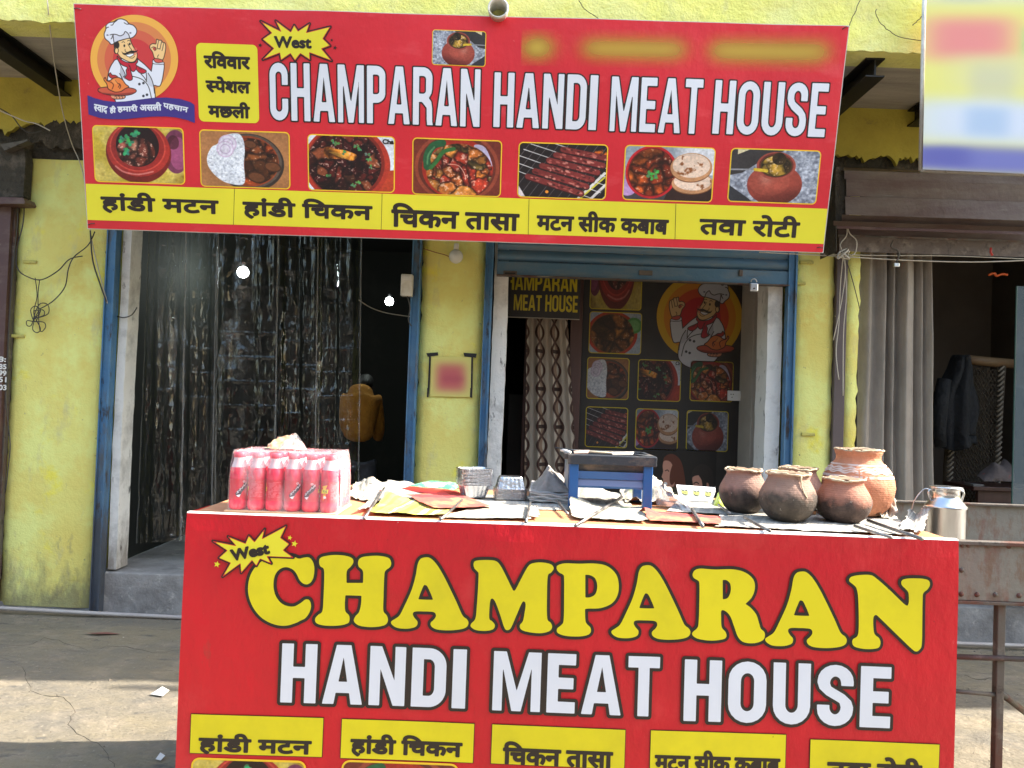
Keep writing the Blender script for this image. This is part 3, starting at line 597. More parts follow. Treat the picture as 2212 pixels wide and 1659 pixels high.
    c.fo([(292, 1000), (312, 968), (332, 1012), (380, 1012), (430, 978), (500, 966), (560, 1000), (605, 1062), (655, 1106), (600, 1132), (540, 1172), (460, 1182), (400, 1160), (352, 1130), (332, 1060)], (234, 130, 62), 4, 12, (60, 28, 22))
    for l in ([(340, 1020), (400, 1040), (430, 1080), (410, 1140)], [(460, 1010), (490, 1050), (520, 1070), (500, 1110)], [(520, 1060), (535, 1090), (520, 1130)]): c.put(c.line(l, 11, 4), (80, 34, 24))
    c.put(c.ell(450, 1030, 45, 28, .6)*.4, (250, 185, 110)); return c
cook_a = imat('cook_emblem_print', cook([(240, 176, 76), (218, 132, 76), (212, 98, 72), (206, 58, 60)], [(500, 1380), (760, 1450), (1000, 1380)]).img('cook_emblem'), .4, True)
cook_b = imat('cook_emblem_bright_print', cook([(240, 190, 20), (238, 150, 10), (225, 80, 20), (205, 12, 24)], [(520, 1380), (640, 1450), (780, 1475), (930, 1430), (1010, 1360)]).img('cook_emblem_bright'), .6, True, .42)  # indoor emblem, its inks dimmed to carry the doorway's shade
# newsprint of several kinds
def newsprint(kind, seed):
    W, H = 300, 220; q = rng(seed); base = {'plain': (172, 168, 158), 'colour': (182, 175, 158), 'yellow': (184, 174, 92), 'red': (186, 92, 78), 'white': (240, 240, 240)}[kind]
    c = Cv(W*2, H*2, 1.36, 1, base)
    if kind == 'yellow':
        for k in range(16): x = q.uniform(0, 1.36); c.put(c.poly([(x, 0), (x+q.uniform(.02, .09), 0), (x-.1, 1), (x-.2, 1)])*.85, [(206, 214, 60), (240, 228, 90), (236, 238, 210), (190, 160, 90), (150, 160, 60)][q.integers(0, 5)])
    if kind == 'red': c.put(np.clip((vnoise(W*2, H*2, 4, seed)-.5)*5, 0, 1)*.6, (238, 170, 110)); c.put(c.poly([(.05, .05), (1.3, .1), (1.2, .3), (.1, .25)]), (214, 60, 62))
    cols = 7 if kind != 'red' else 3
    for k in range(cols):
        x0 = .03+k*1.32/cols; x1 = x0+1.32/cols-.04; y = .04
        while y < .95:
            r = q.random()
            if r < .16 and kind != 'red':
                h = q.uniform(.08, .2); cc = [(150, 120, 100), (90, 110, 150), (200, 150, 60), (120, 120, 120), (190, 70, 60), (110, 140, 90)][q.integers(0, 6)] if kind != 'plain' else (120, 118, 114)
                c.put((c.X > x0)*(c.X < x1)*(c.Y > y)*(c.Y < y+h)*.6*(.5+.6*vnoise(W*2, H*2, 18, int(q.integers(999)))), cc); y += h+.02
            elif r < .26:
                c.put((c.X > x0)*(c.X < x1-q.uniform(0, .06))*(c.Y > y)*(c.Y < y+.02)*.7, (70, 68, 68) if kind != 'yellow' else (170, 40, 40)); y += .055
            else:
                for j in range(q.integers(3, 10)):
                    c.put((c.X > x0)*(c.X < x1-q.uniform(0, .02))*(c.Y > y)*(c.Y < y+.007)*.8*(vnoise(W*2, H*2, 80, int(q.integers(99)), 1) > .35), (74, 72, 70)); y += .016
    return imat('newsprint_'+kind, c.img('newsprint_'+kind), .8)
NEWS = [newsprint('plain', 1), newsprint('plain', 2), newsprint('colour', 3), newsprint('yellow', 4), newsprint('red', 5), newsprint('colour', 6)]
# blurred prints: only soft areas of colour can be made out on them
def soft_sign():
    c = Cv(240, 300, .8, 1, (226, 222, 120)); n = vnoise(240, 300, 3, 5, 2)
    def b(x, y, rx, ry, col, a=.9): c.put(np.exp(-(((c.X-x)/rx)**4+((c.Y-y)/ry)**4))*a, col)
    b(.4, .0, .6, .12, (215, 215, 195)); b(.2, .06, .12, .05, (185, 190, 165), .6); b(.62, .13, .07, .08, (95, 120, 105), .8)
    b(.22, .30, .24, .12, (226, 130, 130), .95); b(.62, .32, .12, .08, (90, 185, 140), .9); b(.4, .48, .3, .10, (215, 212, 160), .7); b(.34, .55, .12, .12, (190, 190, 175), .5)
    b(.4, .74, .6, .13, (206, 216, 232), 1); b(.32, .74, .12, .08, (150, 180, 215), .6); b(.4, .94, .7, .075, (108, 112, 180), 1); b(.1, .93, .15, .05, (84, 86, 165), .8); return imat('soft_colour_sign_print', c.img('soft_sign'), .45)
def soft_notice():
    c = Cv(160, 140, 1.15, 1, (205, 196, 110)); c.put(np.exp(-(((c.X-.55)/.42)**4+((c.Y-.52)/.36)**4)), (186, 90, 92)); c.put(np.exp(-(((c.X-.6)/.3)**4+((c.Y-.55)/.1)**2))*.6, (168, 74, 84)); return imat('soft_notice_print', c.img('soft_notice'), .6)
def soft_line():
    c = Cv(640, 90, 7, 1, (0, 0, 0)); c.C[:] = (200, 172, 66); A = np.exp(-(((c.X-.35)/.36)**2+((c.Y-.5)/.33)**2)*1.1)
    for a, b_, s_ in ((1.4, 3.55, .85), (4.2, 6.7, .9)): A = np.maximum(A, s_/(1+np.exp(-(c.X-a)*9))/(1+np.exp(-(b_-c.X)*9))*np.exp(-((c.Y-.5)/.30)**2*1.1))
    c.A = A*.85; return imat('soft_line_print', c.img('soft_line'), .42, True)
def quad_uv(pl, name, pts_uv, mat, parent, off, n=1, uvs=((0, 0), (1, 0), (1, 1), (0, 1))):
    """bilinear quad BL BR TR TL in plane coordinates with picture coordinates"""
    (a, b, c_, d) = [np.array(p, float) for p in pts_uv]; V = []; UV = []; F = []
    for j in range(n+1):
        for i in range(n+1):
            s, t = i/n, j/n; V.append((a*(1-s)+b*s)*(1-t)+(d*(1-s)+c_*s)*t)
            UV.append((np.array(uvs[0])*(1-s)+np.array(uvs[1])*s)*(1-t)+(np.array(uvs[3])*(1-s)+np.array(uvs[2])*s)*t)
    F = [(j*(n+1)+i, j*(n+1)+i+1, (j+1)*(n+1)+i+1, (j+1)*(n+1)+i) for j in range(n) for i in range(n)]
    return mk(name, [pl.pt(u, v, off) for u, v in V], F, mat, parent, uv=UV)
def rounded_pic(pl, name, u0, u1, v0, v1, mat, parent, off, border, bm=None, r=.02, flip=False, bt=.006, crop=None):
    """picture with rounded corners and a coloured border line: the border is the part, the print its sub-part"""
    fr = pl.shape(name, [rrect(u0-bt, u1+bt, v0-bt, v1+bt, r+bt)], border, parent, off, step=.004)
    sg = segs_of([rrect(u0, u1, v0, v1, r)]); st = .004; xs = np.arange(u0-st, u1+2*st, st); ys = np.arange(v0-st, v1+2*st, st)
    VV, FF = fill_mesh(field(sg, xs, ys, False), xs, ys, 0); uv = [((u-u0)/(u1-u0), (v-v0)/(v1-v0)) for u, v in VV]
    if flip: uv = [(1-a, b) for a, b in uv]
    if crop: uv = [(crop[0]+a*(crop[1]-crop[0]), crop[2]+b*(crop[3]-crop[2])) for a, b in uv]
    mk('food_photo', [pl.pt(*p, off+.0012) for p in VV], FF, mat, fr, uv=uv)
    return fr
# ================================================================== SETTING
g = MB()
V, F = grid_rect(-6, 6, .4, 5.3, 120, 60)
gn = rng(3)
def gh(x, y): return .006*math.sin(3.1*x+1.7*y)+.004*math.sin(7*x-4*y)+.003*math.sin(13*x+9*y+2)
gv = [(u, v, gh(u, v)*(1 if v < 5 else 0)) for u, v in V]
ground = mk('ground', gv, F, m_ground, smooth=True); tag(ground, kind='structure')
o = mk('street', [(-150, -200, -.03), (150, -200, -.03), (150, .45, -.03), (-150, .45, -.03)], [(0, 1, 2, 3)], M('street_dirt', (.16, .145, .12), .95, layers=[((.11, .10, .085), .6, .4, .7)], bumps=[(6, .03)])); tag(o, kind='structure')
o = mk('ground', [(-150, 5.3, -.02), (150, 5.3, -.02), (150, 60, -.02), (-150, 60, -.02)], [(0, 1, 2, 3)], m_ground); tag(o, kind='structure')
# ---- unseen houses across the street, added to cut low sky light and for reflections
for (x0_, x1_, h_, yy, col, lab) in ((-16, -5.2, 6.2, -8.5, (.30, .27, .23), 'plain brown plastered house across the street, out of view, added to cut the low sky light'), (-5, 4.5, 7.2, -9.2, (.33, .31, .28), 'grey house across the street, out of view, added to block low sky light and give reflections'), (4.8, 17, 5.8, -8.8, (.36, .25, .20), 'reddish brick house across the street, unseen, added to keep low sky light off the shops')):
    ob = thing('unseen_street_house', ((x0_+x1_)/2, yy, 0), lab, 'building'); mm_ = M('house_plaster', col, .9, layers=[(tuple(v*.7 for v in col), 1.2, .4, .7)])
    box('wall', x0_, x1_, yy-6, yy, 0, h_, mm_, ob, 0); box('roof_slab', x0_-.3, x1_+.3, yy-6, yy+.5, h_+.005, h_+.18, m_soffit, ob, 0); box('balcony_slab', x0_+.5, x1_-.5, yy+.005, yy+.9, 3.1, 3.22, m_soffit, ob, 0)
    for k in range(int((x1_-x0_)/2.6)):
        wx_ = x0_+1.2+k*2.6
        for z_, hh_ in ((.05, 2.2), (3.9, 1.3)):
            wdw = box('window' if z_ > 1 else 'doorway', wx_, wx_+1.4, yy+.004, yy+.03, z_, z_+hh_, m_black, ob, 0); box('frame', wx_-.06, wx_+1.46, yy+.002, yy+.02, z_+hh_+.002, z_+hh_+.08, m_white, wdw, 0)
# ---- the shop building
B = thing('shop_building', (0, WALL, 0), 'yellow plastered row of small shops with a projecting slab over their open fronts', 'building')
ZS = 3.53
eL0, eL1, eL2, eL3 = wx(17), wx(219), wx(900), wx(899)      # left wall, left opening edge
eP0, eP1 = wx(899), wx(1036); eR0, eR1, eR2, eR3 = wx(1708), wx(1796), wx(1821), wx(1851)
def wallpiece(x0, x1, z0, z1, mat=m_ywall, y=WALL, th=.25, name='plaster_wall', par=B):
    nx = max(2, int((x1-x0)/.05)); nz = max(2, int((z1-z0)/.05)); q = rng(int(abs(x0*100)+z0*7)); h = q.normal(0, .0018, (nz+1, nx+1))
    ej = q.normal(0, .005, nz+1); ej2 = q.normal(0, .005, nz+1)
    V = []; F = []
    for j in range(nz+1):
        for i in range(nx+1):
            x = x0+(x1-x0)*i/nx
            if i == 0: x += ej[j]
            if i == nx: x += ej2[j]
            V.append((x, y+h[j, i]+(.012 if i in (0, nx) else 0), z0+(z1-z0)*j/nz))
    n = len(V)
    for j in range(nz):
        for i in range(nx): a = j*(nx+1)+i; F.append((a, a+1, a+nx+2, a+nx+1))
    for j in range(nz+1): V.append((x0, y+th, z0+(z1-z0)*j/nz))
    for j in range(nz+1): V.append((x1, y+th, z0+(z1-z0)*j/nz))
    for j in range(nz):
        F.append((n+j, j*(nx+1), (j+1)*(nx+1), n+j+1)); m_ = n+nz+1; F.append(((j+1)*(nx+1)-1, m_+j, m_+j+1, (j+2)*(nx+1)-1))
    return mk(name, V, F, mat, par, True)
wallpiece(eL0, eL1, .035, 3.0); wallpiece(eP0, eP1, .25, 3.0); wallpiece(eR0, eR1, .25, 3.0); wallpiece(eR2, eR3, .25, 3.0)
box('kick_course', eL0-.4, eL1+.01, WALL+.006, WALL+.2, -.01, .06, m_grey, B)
# header: yellow paint with a ragged lower edge over broken cement
def ragged(x0, x1, zlo, zhi, amp, seed, mat, y, par=B, name='header_plaster'):
    q = rng(seed); n = int((x1-x0)/.018); V = []; F = []; z = 0
    for i in range(n+1):
        z = z*.75+q.normal(0, amp); spike = q.uniform(0, amp*4) if q.random() < .12 else 0
        x = x0+(x1-x0)*i/n; zz = zlo+z-spike; V += [(x, y, zz), (x, y, zhi), (x, y+.035, zz+.004)]
    for i in range(n): a = 3*i; F += [(a, a+3, a+4, a+1), (a+2, a+5, a+3, a)]
    return mk(name, V, F, mat, par)
xr = wx(2240)+.6
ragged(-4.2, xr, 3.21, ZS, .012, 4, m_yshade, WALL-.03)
box('header_core', -4.2, xr, WALL+.01, WALL+.25, 2.9, ZS, m_darkplaster, B)
box('header_core', eP0, eP1, WALL-.012, WALL+.01, 3.0, ZS-.2, m_ywall, B)
# roof slab
box('roof_slab', -7, 9, 4.27, WALL+4, ZS, ZS+.16, m_soffit, B, 0)
sl_ = [(-7+i*.1, z) for i in range(161) for z in (0,)]
q = rng(12); V = []; F = []; nx, nz = 260, 34
fh = vnoise(nx+1, nz+1, 30, 14, 3)*.035
for j in range(nz+1):
    for i in range(nx+1):
        x = -4.2+8.4*i/nx; z = ZS-.015+.9*j/nz
        if j == 0: z += q.normal(0, .005)
        V.append((x, 4.245-fh[j, i]+.01, z))
for j in range(nz):
    for i in range(nx): a = j*(nx+1)+i; F.append((a, a+1, a+nx+2, a+nx+1))
mk('fascia', V, F, m_fascia, B, True)
box('fascia_core', -7, 9, 4.262, 4.45, ZS-.005, ZS+.9, m_fascia, B, 0)
# hairline cracks on the fascia, cut as thin grooves
for k, pts in enumerate(([(2004, 0), (2000, 25), (1983, 45), (1972, 55)], [(1893, 20), (1895, 40), (1915, 62), (1945, 80), (1992, 88)], [(1250, 0), (1265, 20), (1300, 45)], [(1858, 0), (1845, 30), (1834, 55)])):
    tube('plaster_crack', [P(x, y, 4.212)+Vector((random.uniform(-.005, .005), 0, 0)) for x, y in spline(pts, 4)], .0022, m_darkplaster, B, 4)
# steel beams under the slab
def beam(x, y0):
    for n_, a in (('beam_flange', (x-.055, x+.055, y0, WALL, 3.415, 3.425)), ('beam_flange', (x-.055, x+.055, y0, WALL, 3.516, 3.526)), ('beam_web', (x-.006, x+.006, y0, WALL, 3.425, 3.516))):
        box(n_, *a, m_black, B, .002)
beam(-3.05, 4.3); beam(2.0, 4.33); beam(P(1990, 230, WALL-.1).x, 4.9)
# shutter guides: worn blue steel channels
def guide(px0, px1, z0=.02, mat=m_blue, y=WALL-.035, name='shutter_guide'):
    x0, x1 = wx(px0), wx(px1); m = MB(); m.box(x0, x1, y, y+.05, z0, 3.05); m.box(x0, x0+.008, y-.012, y, z0, 3.05); m.box(x1-.012, x1, y-.02, y, z0, 3.05)
    return m.build(name, mat, B)
guide(220, 242); guide(879, 899); guide(1037, 1054); guide(1690, 1708)
# white jambs inside the guides
def jamb(name, x0, x1, y0, y1, z0, z1, mat, seed=0):
    q = rng(seed); n = 40; V = []; F = []
    for j in range(n+1):
        z = z0+(z1-z0)*j/n; e = q.normal(0, .0013, 2)+.003*math.sin(z*3+seed)
        V += [(x0+e[0], y0, z), (x1+e[1], y0, z), (x1+e[1], y1, z), (x0+e[0], y1, z)]
    for j in range(n):
        for k in range(4): a = j*4; F.append((a+k, a+(k+1) % 4, a+4+(k+1) % 4, a+4+k))
    F.append((4*n, 4*n+1, 4*n+2, 4*n+3)); return mk(name, V, F, mat, B)
jamb('door_jamb', wx(244), wx(262), WALL+.02, WALL+.17, .29, 3, m_white, 1)
jamb('door_jamb', wx(1056), wx(1087, WALL+.06), WALL+.03, WALL+.25, .29, 3, m_white, 2)
jamb('door_jamb', wx(1650, WALL+.05), wx(1687), WALL+.03, WALL+.25, .29, 3, m_white, 3)
box('side_wall', wx(1650, WALL+.25), wx(1687), WALL+.26, 5.80, .29, 3.1, m_greypaint, B)
box('side_wall', wx(1622, 5.5), wx(1687), 5.5, 5.80, .29, 3.1, m_greypaint, B)
# raised floors and steps
box('floor_step', wx(222), wx(880), WALL+.005, 9, -.01, .275, m_grey, B, .01)
box('floor_step', eP0-.02, 3.8, WALL+.005, 9, -.01, .25, m_grey, B, .01)
# rooms: the first two have near-black walls in place of interior shade
def room(x0, x1, y0, y1, z0, z1, mat, names=('room_back_wall', 'room_side_wall', 'room_side_wall', 'room_ceiling')):
    box(names[0], x0, x1, y1, y1+.1, z0, z1, mat, B, 0); box(names[1], x0-.1, x0, y0, y1+.1, z0, z1, mat, B, 0)
    box(names[2], x1, x1+.1, y0, y1+.1, z0, z1, mat, B, 0); box(names[3], x0-.1, x1+.1, y0, y1+.1, z1, z1+.05, mat, B, 0)
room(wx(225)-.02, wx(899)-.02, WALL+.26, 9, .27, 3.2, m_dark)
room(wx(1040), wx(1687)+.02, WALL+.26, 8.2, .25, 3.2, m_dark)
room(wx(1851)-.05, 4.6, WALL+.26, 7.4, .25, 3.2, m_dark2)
# cracks and grit on the ground
q = rng(61)
for k, pts in enumerate(([(-10, 1385), (60, 1392), (110, 1380), (190, 1402), (260, 1396), (330, 1410), (395, 1404)], [(120, 1500), (160, 1530), (150, 1570), (210, 1610), (250, 1659)], [(2080, 1460), (2120, 1470), (2160, 1462), (2215, 1480)], [(0, 1420), (50, 1440), (70, 1490), (130, 1510)])):
    pp2 = [PZ(x+q.uniform(-4, 4), y+q.uniform(-3, 3), .0) for x, y in spline(pts, 5)]; tube('ground_crack', [p+Vector((0, 0, gh(p.x, p.y)-.0005)) for p in pp2], .0018, m_darkplaster, ground, 4)
m = MB()
for k in range(1400):
    x = q.uniform(-3.4, 3.4); y = 5.06-abs(q.normal(0, .10)) if k % 3 else q.uniform(2.3, 5.0); s_ = q.uniform(.002, .007)*(1.8 if q.random() < .06 else 1); z = gh(x, y)
    a = q.uniform(0, 3); V = [(x+s_*math.cos(a+i*2.1), y+s_*math.sin(a+i*2.1), z-.001) for i in range(3)]+[(x, y, z+s_*.8)]; m.add(V, [(0, 1, 3), (1, 2, 3), (2, 0, 3)])
o = m.build('loose_grit', M('grit', (.24, .20, .15), .9, layers=[((.10, .085, .07), 5, .4, .6), ((.5, .47, .4), 9, .62, .66)])); tag(o, kind='stuff')
# spout in the fascia
m = MB(); c0 = P(1076, 16, 4.12); n = 24; V = []; F = []
prof = [(.050, 0), (.050, .14), (.042, .14), (.042, .0)]
for (r, d) in ((.052, .0), (.052, -.03), (.046, -.032), (.046, .0), (.046, .14), (.040, .14)):
    for k in range(n): a = 2*PI*k/n; V.append((c0.x+r*math.cos(a), c0.y+d, c0.z+r*math.sin(a)))
sp = thing('drain_spout', c0, 'pale round plastic drain spout poking from the yellow fascia above the banner', 'pipe')
prof = [(.052, .16), (.052, .03), (.056, .03), (.056, 0), (.048, 0), (.045, .03), (.045, .14)]; V = []; F = []
for (r, d) in prof:
    for k in range(n): a = 2*PI*k/n; V.append((c0.x+r*math.cos(a), c0.y+d, c0.z+r*math.sin(a)))
for i in range(len(prof)-1):
    for k in range(n): F.append((i*n+k, i*n+(k+1) % n, (i+1)*n+(k+1) % n, (i+1)*n+k))
mk('spout_tube', V, F, m_pvc, sp, True)
mk('spout_bore', [(c0.x+.045*math.cos(2*PI*k/n), c0.y+.12, c0.z+.045*math.sin(2*PI*k/n)) for k in range(n)], [tuple(range(n))], m_pvcin, sp)
# pipe lying along the foot of the wall
def pxs(pts, Y): return [P(x, y, Y) for x, y in spline(pts, 4)]
tag(tube('water_pipe', pxs([(-60, 1310), (100, 1319), (250, 1327), (400, 1334), (900, 1360), (1500, 1372), (2075, 1390), (2300, 1398)], 5.02), .013, M('dull_pipe_plastic', (.38, .34, .32), .5, layers=[((.5, .48, .45), 3, .5, .7)]), n=8), 'thin dull plastic pipe lying along the foot of the shop fronts', 'pipe')
# ================================================================== LEFT SHOP
def leaf_z(px, py, Y): return P(px, py, Y).z
# plastic curtain
def curtain_mesh(x0, x1, z0, z1, nx, nz, fy, zb=None, xs=None):
    V = []; F = []
    for j in range(nz+1):
        for i in range(nx+1):
            s = i/nx; t = j/nz; lo = z0 if zb is None else zb(s); z = lo+(z1-lo)*t
            x = (x0+(x1-x0)*s) if xs is None else xs(s, t)
            V.append((x, fy(s, t), z))
    for j in range(nz):
        for i in range(nx): a = j*(nx+1)+i; F.append((a, a+1, a+nx+2, a+nx+1))
    return V, F
YC = 5.42
pc = thing('plastic_curtain', (P(540, 900, YC).x, YC, 3.0), 'clear crinkled plastic sheets hung as a curtain in the left shop doorway', 'curtain')
def plastic():
    m, t, p = newmat('clear_crinkled_plastic'); out = t.nodes['Material Output']; t.nodes.remove(p)
    tr = N(t, 'ShaderNodeBsdfTransparent'); tr.inputs[0].default_value = (.93, .93, .92, 1); gl = N(t, 'ShaderNodeBsdfGlossy'); gl.inputs['Roughness'].default_value = .035; gl.inputs[0].default_value = (.95, .97, 1, 1)
    df = N(t, 'ShaderNodeBsdfDiffuse'); df.inputs[0].default_value = (.26, .25, .235, 1)
    n1 = noise(t, 7, 2, .5, stretch=(2.4, 1, .16)); n1.inputs['Distortion'].default_value = .4; n2 = noise(t, 26, 2, .5, stretch=(1.3, 1, .8)); n2.inputs['Distortion'].default_value = 1.8
    b1 = N(t, 'ShaderNodeBump'); b1.inputs['Distance'].default_value = .022; t.links.new(n1.outputs[0], b1.inputs['Height']); b2 = N(t, 'ShaderNodeBump'); b2.inputs['Distance'].default_value = .006; t.links.new(n2.outputs[0], b2.inputs['Height'])
    nm = noise(t, 2.1, 4, .6, stretch=(1.6, 1, .6)); t.links.new(ramp(t, nm.outputs[0], .56, .62, .0, 1), b2.inputs['Strength']); t.links.new(b1.outputs[0], b2.inputs['Normal']); t.links.new(b2.outputs[0], gl.inputs['Normal'])
    lw = N(t, 'ShaderNodeFresnel'); lw.inputs[0].default_value = 1.7; t.links.new(b2.outputs[0], lw.inputs['Normal']); fr = N(t, 'ShaderNodeMath', operation='MULTIPLY_ADD'); t.links.new(lw.outputs[0], fr.inputs[0]); t.links.new(ramp(t, nm.outputs[0], .56, .66, .42, 1.7), fr.inputs[1]); fr.inputs[2].default_value = .01
    hz = noise(t, 2.5, 6, .6, stretch=(2.6, 1, .3)); m1 = N(t, 'ShaderNodeMixShader'); tc = N(t, 'ShaderNodeTexCoord'); sp = N(t, 'ShaderNodeSeparateXYZ'); t.links.new(tc.outputs['Object'], sp.inputs[0]); wz = N(t, 'ShaderNodeMath', operation='MULTIPLY_ADD'); t.links.new(n1.outputs[0], wz.inputs[0]); wz.inputs[1].default_value = .02; t.links.new(sp.outputs[2], wz.inputs[2]); pg_ = N(t, 'ShaderNodeMath', operation='PINGPONG'); t.links.new(wz.outputs[0], pg_.inputs[0]); pg_.inputs[1].default_value = .086; cl = ramp(t, pg_.outputs[0], .0, .003, .10, 0); mxm = N(t, 'ShaderNodeMath', operation='MAXIMUM'); t.links.new(cl, mxm.inputs[0]); t.links.new(ramp(t, hz.outputs[0], .48, .70, .0, .07), mxm.inputs[1]); t.links.new(mxm.outputs[0], m1.inputs[0]); t.links.new(tr.outputs[0], m1.inputs[1]); t.links.new(df.outputs[0], m1.inputs[2])
    m2 = N(t, 'ShaderNodeMixShader'); t.links.new(fr.outputs[0], m2.inputs[0]); t.links.new(m1.outputs[0], m2.inputs[1]); t.links.new(gl.outputs[0], m2.inputs[2]); t.links.new(m2.outputs[0], out.inputs[0]); return m
m_plas = plastic()
m_hemf = film('folded_plastic_edge', (.45, .44, .42), .28, .2, 40, .002)[0]
def ridge(x, f, ph): return abs(((x*f+ph) % 1)-.5)*2
for k, (a, b, za, zb_, yo, sd) in enumerate(((300, 400, 1174, 1168, 0, 1), (392, 470, 1168, 1172, .02, 2), (462, 600, 1170, 1172, .0, 3), (596, 690, 1170, 1172, .025, 4), (684, 779, 1170, 1166, .01, 5))):
    xa, xb = P(a, 1000, YC).x, P(b, 1000, YC).x; top = 3.02; q = rng(sd); cr = vnoise(121, 301, 7, 60+sd, 2); c2 = vnoise(121, 301, 26, 80+sd, 2)
    zc0 = P(a, za, YC).z; zc1 = P(b, zb_, YC).z; xta = P(a+(18 if k == 0 else 0), 505, YC).x; xtb = P(b-(0 if k < 4 else 2), 505, YC).x
    def fy(s, t, yo=yo, cr=cr, c2=c2, sd=sd):
        i = min(int(s*120), 120); j = min(int(t*300), 300); z = t*2.6
        r = cr[j, i]-.5; fold = .022*math.sin(s*9+sd)+.012*math.sin(s*23+sd*2+t*2)
        crease = .006*(1-min(1, ridge(z, 1/.172, .3*sd)*14)) if True else 0
        return YC+yo+fold*(.35+.65*t)+.03*abs(r)+.002*(c2[j, i]-.5)-crease
    V, F = curtain_mesh(xa, xb, 0, top, 120, 300, fy, zb=lambda s, a=zc0, b=zc1: a+(b-a)*s, xs=lambda s, t, a=xa, b=xb, c=xta, d=xtb: (a+(b-a)*s)*(1-t)+(c+(d-c)*s)*t)
    mk('plastic_sheet', V, F, m_plas, pc, True)
    for s_i in (0, 120):
        e_ = [Vector(V[j*121+s_i])+Vector((0, -.002, 0)) for j in range(0, 301, 6)]; d_ = Vector((.009 if s_i == 0 else -.009, -.001, 0))
        mk('sheet_hem', [p for a_ in e_ for p in (a_, a_+d_)], [(2*i, 2*i+1, 2*i+3, 2*i+2) for i in range(len(e_)-1)], m_hemf, pc, True)
tube('curtain_rod', [(wx(245), YC+.01, 3.03), (wx(895), YC+.01, 3.03)], .012, m_black, pc)
# bulbs
def bulb(name, px, py, Y, r, mat, label, cord=None):
    c = P(px, py, Y); t = thing(name, c, label, 'light bulb'); m = MB(); m.lathe((c.x, c.y, c.z-r), [(0.001, 0)]+[(r*math.sin(PI*k/14), r-r*math.cos(PI*k/14)) for k in range(1, 14)]+[(.001, 2*r)], 20); m.build('globe', mat, t, True)
    m = MB(); m.lathe((c.x, c.y, c.z+r*.90), [(r*.36, 0), (r*.36, r*.7), (r*.3, r*.9)], 14); m.build('holder', m_pvc if mat is m_bulboff else m_black, t, True)
    return t
bulb('hanging_bulb', 841, 651, 6.6, .036, m_bulb, 'lit white bulb hanging in the dark open half of the left doorway')
bulb('hanging_bulb', 525, 588, 6.6, .048, m_bulb, 'lit white bulb glowing behind the clear plastic curtain')
for px, py in ((841, 651), (525, 588)):
    c = P(px, py, 6.6); o = bpy.data.lights.new('bulb_light', 'POINT'); o.energy = 2.2; o.color = (.85, 1, .92); o.shadow_soft_size = .05
    oo = bpy.data.objects.new('bulb_light', o); oo.location = (c.x, c.y-.08, c.z-.05); COL.objects.link(oo)
tag(tube('bulb_cord', pxs([(775, 648), (800, 664), (835, 676), (886, 684)], 6.0), .004, m_wirew), 'thin sagging cord strung below the bare bulb in the left doorway', 'cable')
bulb('wall_bulb', 985, 554, 5.03, .047, m_bulboff, 'unlit milky globe bulb on the yellow pillar under the banner')
# small box and switch on the left guide
sw = thing('meter_socket', P(876, 612, 5.0), 'small dirty white electric socket box hanging beside the left doorway guide', 'socket')
a = P(867, 592, 5.0); b = P(890, 640, 5.0); box('socket_body', a.x, b.x, 4.99, 5.05, b.z, a.z, m_pvc, sw, .006); box('socket_cap', a.x+.005, b.x-.005, 4.975, 4.99, a.z-.045, a.z-.015, m_paper, sw, .002)
tube('socket_lead', pxs([(880, 640), (886, 665), (882, 690), (889, 705)], 5.0), .004, m_wire, sw)
# green dark cloth strip at the left edge inside
# person in orange hoodie, back view, half behind the plastic
def skin(name, joints, edges, mat, parent=None, sub=2, loc=None):
    me = bpy.data.meshes.new(name); base = Vector(loc) if loc is not None else wloc(parent)
    me.from_pydata([tuple(Vector(j[0])-base) for j in joints], edges, []); o = bpy.data.objects.new(name, me); COL.objects.link(o)
    if parent: o.parent = parent
    else: o.location = base
    md = o.modifiers.new('skin', 'SKIN'); md.use_smooth_shade = True
    for i, j in enumerate(joints):
        r = j[1] if isinstance(j[1], tuple) else (j[1], j[1]); me.skin_vertices[0].data[i].radius = r
    me.skin_vertices[0].data[0].use_root = True
    s_ = o.modifiers.new('sub', 'SUBSURF'); s_.levels = sub; s_.render_levels = sub; me.materials.append(mat); return o
m_hood = M('orange_fleece', (.50, .22, .025), .9, layers=[((.34, .13, .015), 6, .4, .7)], bumps=[(14, .02), (60, .004)])
m_jean = M('grey_denim', (.07, .072, .085), .9, layers=[((.12, .12, .14), 8, .5, .7)], bumps=[(20, .01)])
m_skin = M('brown_skin', (.24, .12, .07), .6); m_hair = M('black_hair', (.01, .009, .009), .6, bumps=[(90, .004)])
YP = 6.25; hx = P(775, 900, YP).x; zt = P(775, 812, YP).z
PR = thing('person', (hx, YP, .275), 'person seen from behind in orange hooded jacket and grey jeans inside the left shop', 'person')
def J(x, y, z, r): return ((hx+x, YP+y, z), r)
k = zt-.275; sh = .275+k*.93
skin('jacket', [J(0, .02, .275+k*.60, (.145, .12)), J(0, .0, .275+k*.74, (.15, .13)), J(0, .03, sh-.12, (.145, .13)), J(0, .06, sh-.02, (.115, .11)), J(0, .10, zt-.08, (.085, .085)),
     J(-.125, .08, sh-.10, .065), J(-.135, .16, sh-.33, .058), J(-.10, .36, sh-.42, .045), J(.125, .08, sh-.10, .065), J(.135, .16, sh-.33, .058), J(.10, .36, sh-.42, .045), J(0, -.04, sh+.02, (.10, .07))],
     [(0, 1), (1, 2), (2, 3), (3, 4), (2, 5), (5, 6), (6, 7), (2, 8), (8, 9), (9, 10), (3, 11)], m_hood, PR)
